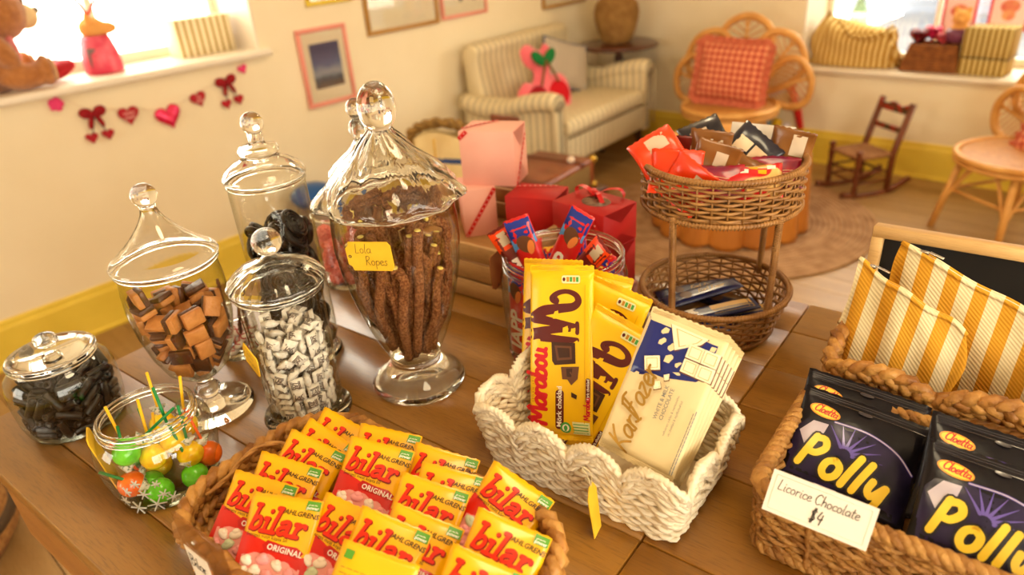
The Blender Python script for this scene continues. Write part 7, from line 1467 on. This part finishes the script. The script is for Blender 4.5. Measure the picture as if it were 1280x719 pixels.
# ---- left window sill: teddy, small bear, striped box
def blob(parts, name, m, parent, vox=.008):
    b = MB()
    for p in parts: b.ball(p[0], p[1], 18, 0, p[2] if len(p) > 2 else None)
    o = b.build(name, m, parent); md = o.modifiers.new('remesh', 'REMESH'); md.mode = 'VOXEL'; md.voxel_size = vox; md.use_smooth_shade = True; s_ = o.modifiers.new('smooth', 'SMOOTH'); s_.iterations = 6; s_.factor = .6
    return o
fur = mat('brown_fur', (196, 128, 66), (170, 104, 48), rough=1, scale=40, bump=.8, bscale=140, sheen=.5); furl = mat('cream_fur', (236, 206, 156), rough=1, bump=.5, bscale=140)
SZ = WL[2]+.026
tb = rt('teddy_bear', -3.80, .76, SZ, 0, 'large brown teddy bear with pink bow sitting on the left windowsill', 'teddy bear')
# faces +y (along the sill); x across
blob([((0, 0, .12), (.13, .115, .135)), ((0, .085, .315), (.13, .135, .125)), ((.115, .05, .42), (.045, .028, .048)), ((-.115, .05, .42), (.045, .028, .048)), ((0, .0, .22), (.08, .08, .06)),
      ((.135, .04, .17), (.045, .05, .09), (.5, 0, 0)), ((-.135, .04, .17), (.045, .05, .09), (.5, 0, 0)), ((.115, .10, .055), (.055, .11, .055)), ((-.115, .10, .055), (.055, .11, .055)),
      ((.13, .18, .07), (.055, .032, .068)), ((-.13, .18, .07), (.055, .032, .068))], 'body', fur, tb)
b = MB(); b.ball((0, .205, .285), (.064, .052, .054), 18); b.build('muzzle', furl, tb); b = MB(); b.ball((0, .255, .305), (.020, .015, .016), 12); b.build('nose', mat('black_nose', (20, 14, 12), rough=.3), tb)
for x in (-.045, .045): b = MB(); b.ball((x, .200, .350), .013, 10); b.build('eye', MATS['black_nose'], tb)
for x in (-.13, .13): b = MB(); b.ball((x, .208, .07), (.042, .008, .052), 16); b.build('foot_pad', furl, tb)
pk_b = mat('pink_ribbon', (236, 140, 140), rough=.5)
b = MB(); b.ball((.02, .11, .195), (.02, .02, .02), 10); b.ball((.065, .10, .20), (.045, .018, .028), 12, 0, (0, .3, 0)); b.ball((-.03, .11, .2), (.045, .018, .028), 12, 0, (0, -.3, 0)); b.ball((.04, .12, .155), (.018, .010, .045), 10); b.build('bow', pk_b, tb)
hc = rt('red_cushion', -3.80, 1.01, SZ+.045, .3, 'small red heart shaped cushion in the teddy bear lap', 'cushion'); b = MB(); n = len(HS); V = []
for k_, zz in ((.55, -.028), (.95, -.012), (1, 0), (.95, .014), (.55, .032)): V += [(px*2.9*k_, pz*2.9*k_, zz) for px, pz in HS]
b.add(V, [(j*n+i, j*n+(i+1) % n, (j+1)*n+(i+1) % n, (j+1)*n+i) for j in range(4) for i in range(n)]+[tuple(range(n))[::-1], tuple(range(4*n, 5*n))]); o = b.build('cover', gm['red'], hc); o.rotation_euler = (.5, 0, 0)
sb2 = rt('plush_puppy', -3.80, 1.22, SZ, -.3, 'small tan plush toy in a pink gift bag, centre of the left sill', 'plush toy')
blob([((0, 0, .20), (.055, .06, .05)), ((0, .055, .195), (.035, .05, .028)), ((.045, -.01, .24), (.02, .015, .03)), ((-.045, -.01, .24), (.02, .015, .03)), ((0, 0, .12), (.05, .05, .06))], 'body', mat('tan_plush', (232, 166, 90), rough=1), sb2, .006)
b = MB(); b.lathe([(.075, 0), (.085, .01), (.08, .09), (.065, .15), (.055, .17), (.05, .168), (.06, .145), (.072, .09), (.07, .012)], 24, mod=lambda a, z, r_: r_*(1+.04*sin(7*a))); b.build('gift_bag', mat('pink_tulle', (236, 110, 130), (220, 60, 90), rough=.5, scale=20), sb2)
b = MB(); b.rbox((.055, -.03, .07), (.03, .05, .10), .01); b.build('grey_gift', mat('grey_tin', (120, 100, 100), rough=.5), sb2)
b = MB(); b.tube(catmull([(0, 0, .245), (-.01, -.02, .31), (-.03, -.05, .36), (0, -.07, .42)], 4), .009, 6); b.tube(catmull([(0, 0, .26), (.03, .05, .32), (.05, .09, .30)], 4), .007, 6); b.build('ribbon_tail', mat('coral_ribbon', (226, 90, 80), rough=.5), sb2)
bxs = stripes('box_stripe', (240, 226, 190), (.036, [(.0, .45, (190, 160, 96))]), 1, rough=.7)
sx2 = rt('striped_box', -3.85, 1.74, SZ, .0, 'cream striped gift box at the right end of the left windowsill', 'gift box'); b = MB(); b.rbox((0, 0, .09), (.14, .30, .18), .002, n=1); b.build('box', bxs, sx2); b = MB(); b.box((.0, .152, .09), (.10, .004, .175)); b.build('end_panel', mat('tan_board', (196, 158, 96), rough=.7), sx2)
# ---- back window sill
BZ = WB[2]+.022
def crumpled(t, m):
    b = MB(); n, k = 28, 12; V = []
    for j in range(k+1):
        v = j/k
        for i in range(n):
            a = 2*pi*i/n; sx3 = .29*abs(cos(a))**.7*(1 if cos(a) > 0 else -1); sy3 = .12*abs(sin(a))**.7*(1 if sin(a) > 0 else -1); top = .30+.03*cos(a*2+.6)-.09*max(0, cos(a))-.05*abs(sin(a))
            f_ = 1+.05*sin(v*9+a*3)*v-.25*v*v; V.append((sx3*f_+.015*sin(v*7+a*2), sy3*f_+.012*sin(a*5+v*11)*v, v*top*(1-.0)+.012*sin(a*6+v*8)*v))
    b.add(V, [(j*n+i, j*n+(i+1) % n, (j+1)*n+(i+1) % n, (j+1)*n+i) for j in range(k) for i in range(n)]+[tuple(range(n))[::-1], tuple(range(k*n, (k+1)*n))]); return b.build('cloth', m, t)
ys_m = stripes('bag_stripe', (226, 198, 130), (.034, [(.0, .5, (172, 120, 34))]), 0, rough=.9)
yb = rt('striped_bag', -1.63, 5.10, BZ, 0, 'slouching yellow striped cloth bag at the left of the back windowsill', 'bag'); crumpled(yb, ys_m)
b = MB(); b.tube(catmull([(.24, -.10, .22), (.29, -.13, .12), (.27, -.14, .04)], 5), .012, 6); b.tube(catmull([(-.1, -.08, .28), (.02, -.13, .20), (.16, -.12, .21), (.24, -.08, .26)], 6), .012, 6); b.build('strap', ys_m, yb)
wb2 = rt('wicker_basket', -1.15, 5.08, BZ, 0, 'small brown wicker basket with red hearts and gifts on the back sill', 'basket')
wk = mat('brown_wicker', (160, 98, 46), (128, 74, 32), rough=.8, scale=30, bump=.5)
for i in range(11): t_ = i/10; b = MB(); b.tube(rr_path(.33-.07*t_, .20-.03*t_, .03, .008+.0145*i, .02), .008, 5, True); b.v = [(x, y, z) for x, y, z in b.v]; b.build('wicker_row', wk, wb2)
b = MB(); b.box((0, 0, .006), (.28, .17, .006)); b.build('bottom', wk, wb2)
rb = random.Random(2)
for k, (x, y, z, r_, c, lb) in enumerate(((-.10, 0, .20, .055, (120, 10, 30), 'dark red heart plush at the left in the window basket'), (-.03, .02, .22, .05, (214, 40, 90), 'bright pink heart plush in the window basket'), (.04, -.01, .19, .045, (200, 70, 80), 'rosy plush in the middle of the window basket'))):
    t = rt('heart_plush', -1.15+x, 5.08+y, BZ+z, 0, lb, 'plush toy'); b = MB(); n = len(HS); V = []; s_ = r_/.032*1.1
    for k_, zz in ((.55, -.03), (.95, -.014), (1, 0), (.95, .014), (.55, .03)): V += [(px*s_*k_, zz, pz*s_*k_) for px, pz in HS]
    b.add(V, [(j*n+i, j*n+(i+1) % n, (j+1)*n+(i+1) % n, (j+1)*n+i) for j in range(4) for i in range(n)]+[tuple(range(n)), tuple(range(4*n, 5*n))[::-1]]); b.build('plush', plastic('plush_%d' % c[0], c), t)
t = rt('plush_bear', -1.04, 5.08, BZ+.16, 0, 'small tan bear in purple wrap standing in the window basket', 'plush toy'); blob([((0, 0, .15), (.05, .045, .045)), ((.035, 0, .195), (.016, .01, .018)), ((-.035, 0, .195), (.016, .01, .018)), ((0, -.04, .14), (.022, .02, .018)), ((0, 0, .06), (.055, .045, .07))], 'body', MATS['tan_plush'], t, .006)
b = MB(); b.lathe([(.02, 0), (.065, .02), (.072, .06), (.06, .09), (.05, .09), (.05, .02)], 18); b.build('wrap', plastic('purple_wrap', (120, 60, 90)), t)
ob_s = stripes('olive_stripe', (216, 194, 126), (.030, [(.0, .5, (146, 108, 34))]), 0, rough=.7)
gbx = rt('striped_box', -.86, 5.06, BZ, radians(-4), 'tall yellow striped gift box at the right of the back windowsill', 'gift box'); b = MB(); b.rbox((0, 0, .05), (.245, .17, .10), .002, n=1); b.build('box', ob_s, gbx); b = MB(); b.rbox((0, 0, .185), (.25, .175, .165), .002, n=1); b.build('lid', ob_s, gbx); b = MB(); b.box((0, 0, .101), (.253, .178, .006)); b.build('band', mat('dark_band', (60, 44, 24), rough=.6), gbx)
for x, z, w_, h_, lb in ((-1.10, .30, .19, .30, 'pink edged valentine card hanging in the back window, left'), (-.84, .33, .21, .24, 'pink edged valentine card hanging in the back window, right')):
    t = rt('valentine_card', x, 5.28, BZ+z, 0, lb, 'card'); b = MB(); b.box((0, 0, 0), (w_, .003, h_)); b.build('sheet', mat('pale_pink_paper', (250, 214, 214), rough=.7), t)
    for c, d in (((0, -.002, h_/2-.008), (w_, .003, .014)), ((0, -.002, -h_/2+.008), (w_, .003, .014)), ((-w_/2+.008, -.002, 0), (.014, .003, h_)), ((w_/2-.008, -.002, 0), (.014, .003, h_))): b = MB(); b.box(c, d); b.build('border', mat('rose_print', (226, 60, 90), rough=.7), t)
    b = MB(); b.ball((0, -.003, .02), (.05, .002, .04), 14); b.ball((0, -.003, -.03), (.035, .002, .03), 14); b.build('picture_patch', mat('coral_art', (220, 90, 90), (232, 170, 120), rough=.7, scale=14), t)
gbv = rt('glass_bottle', -1.68, 5.24, BZ, 0, 'pale green glass bottle behind the striped bag', 'bottle'); b = MB(); b.lathe([(0, 0), (.05, 0), (.055, .02), (.055, .30), (.03, .36), (.02, .40), (.02, .46), (.017, .46)], 24); b.build('body', thin_glass('green_bottle', (214, 226, 190), edge=(150, 170, 130)), gbv)
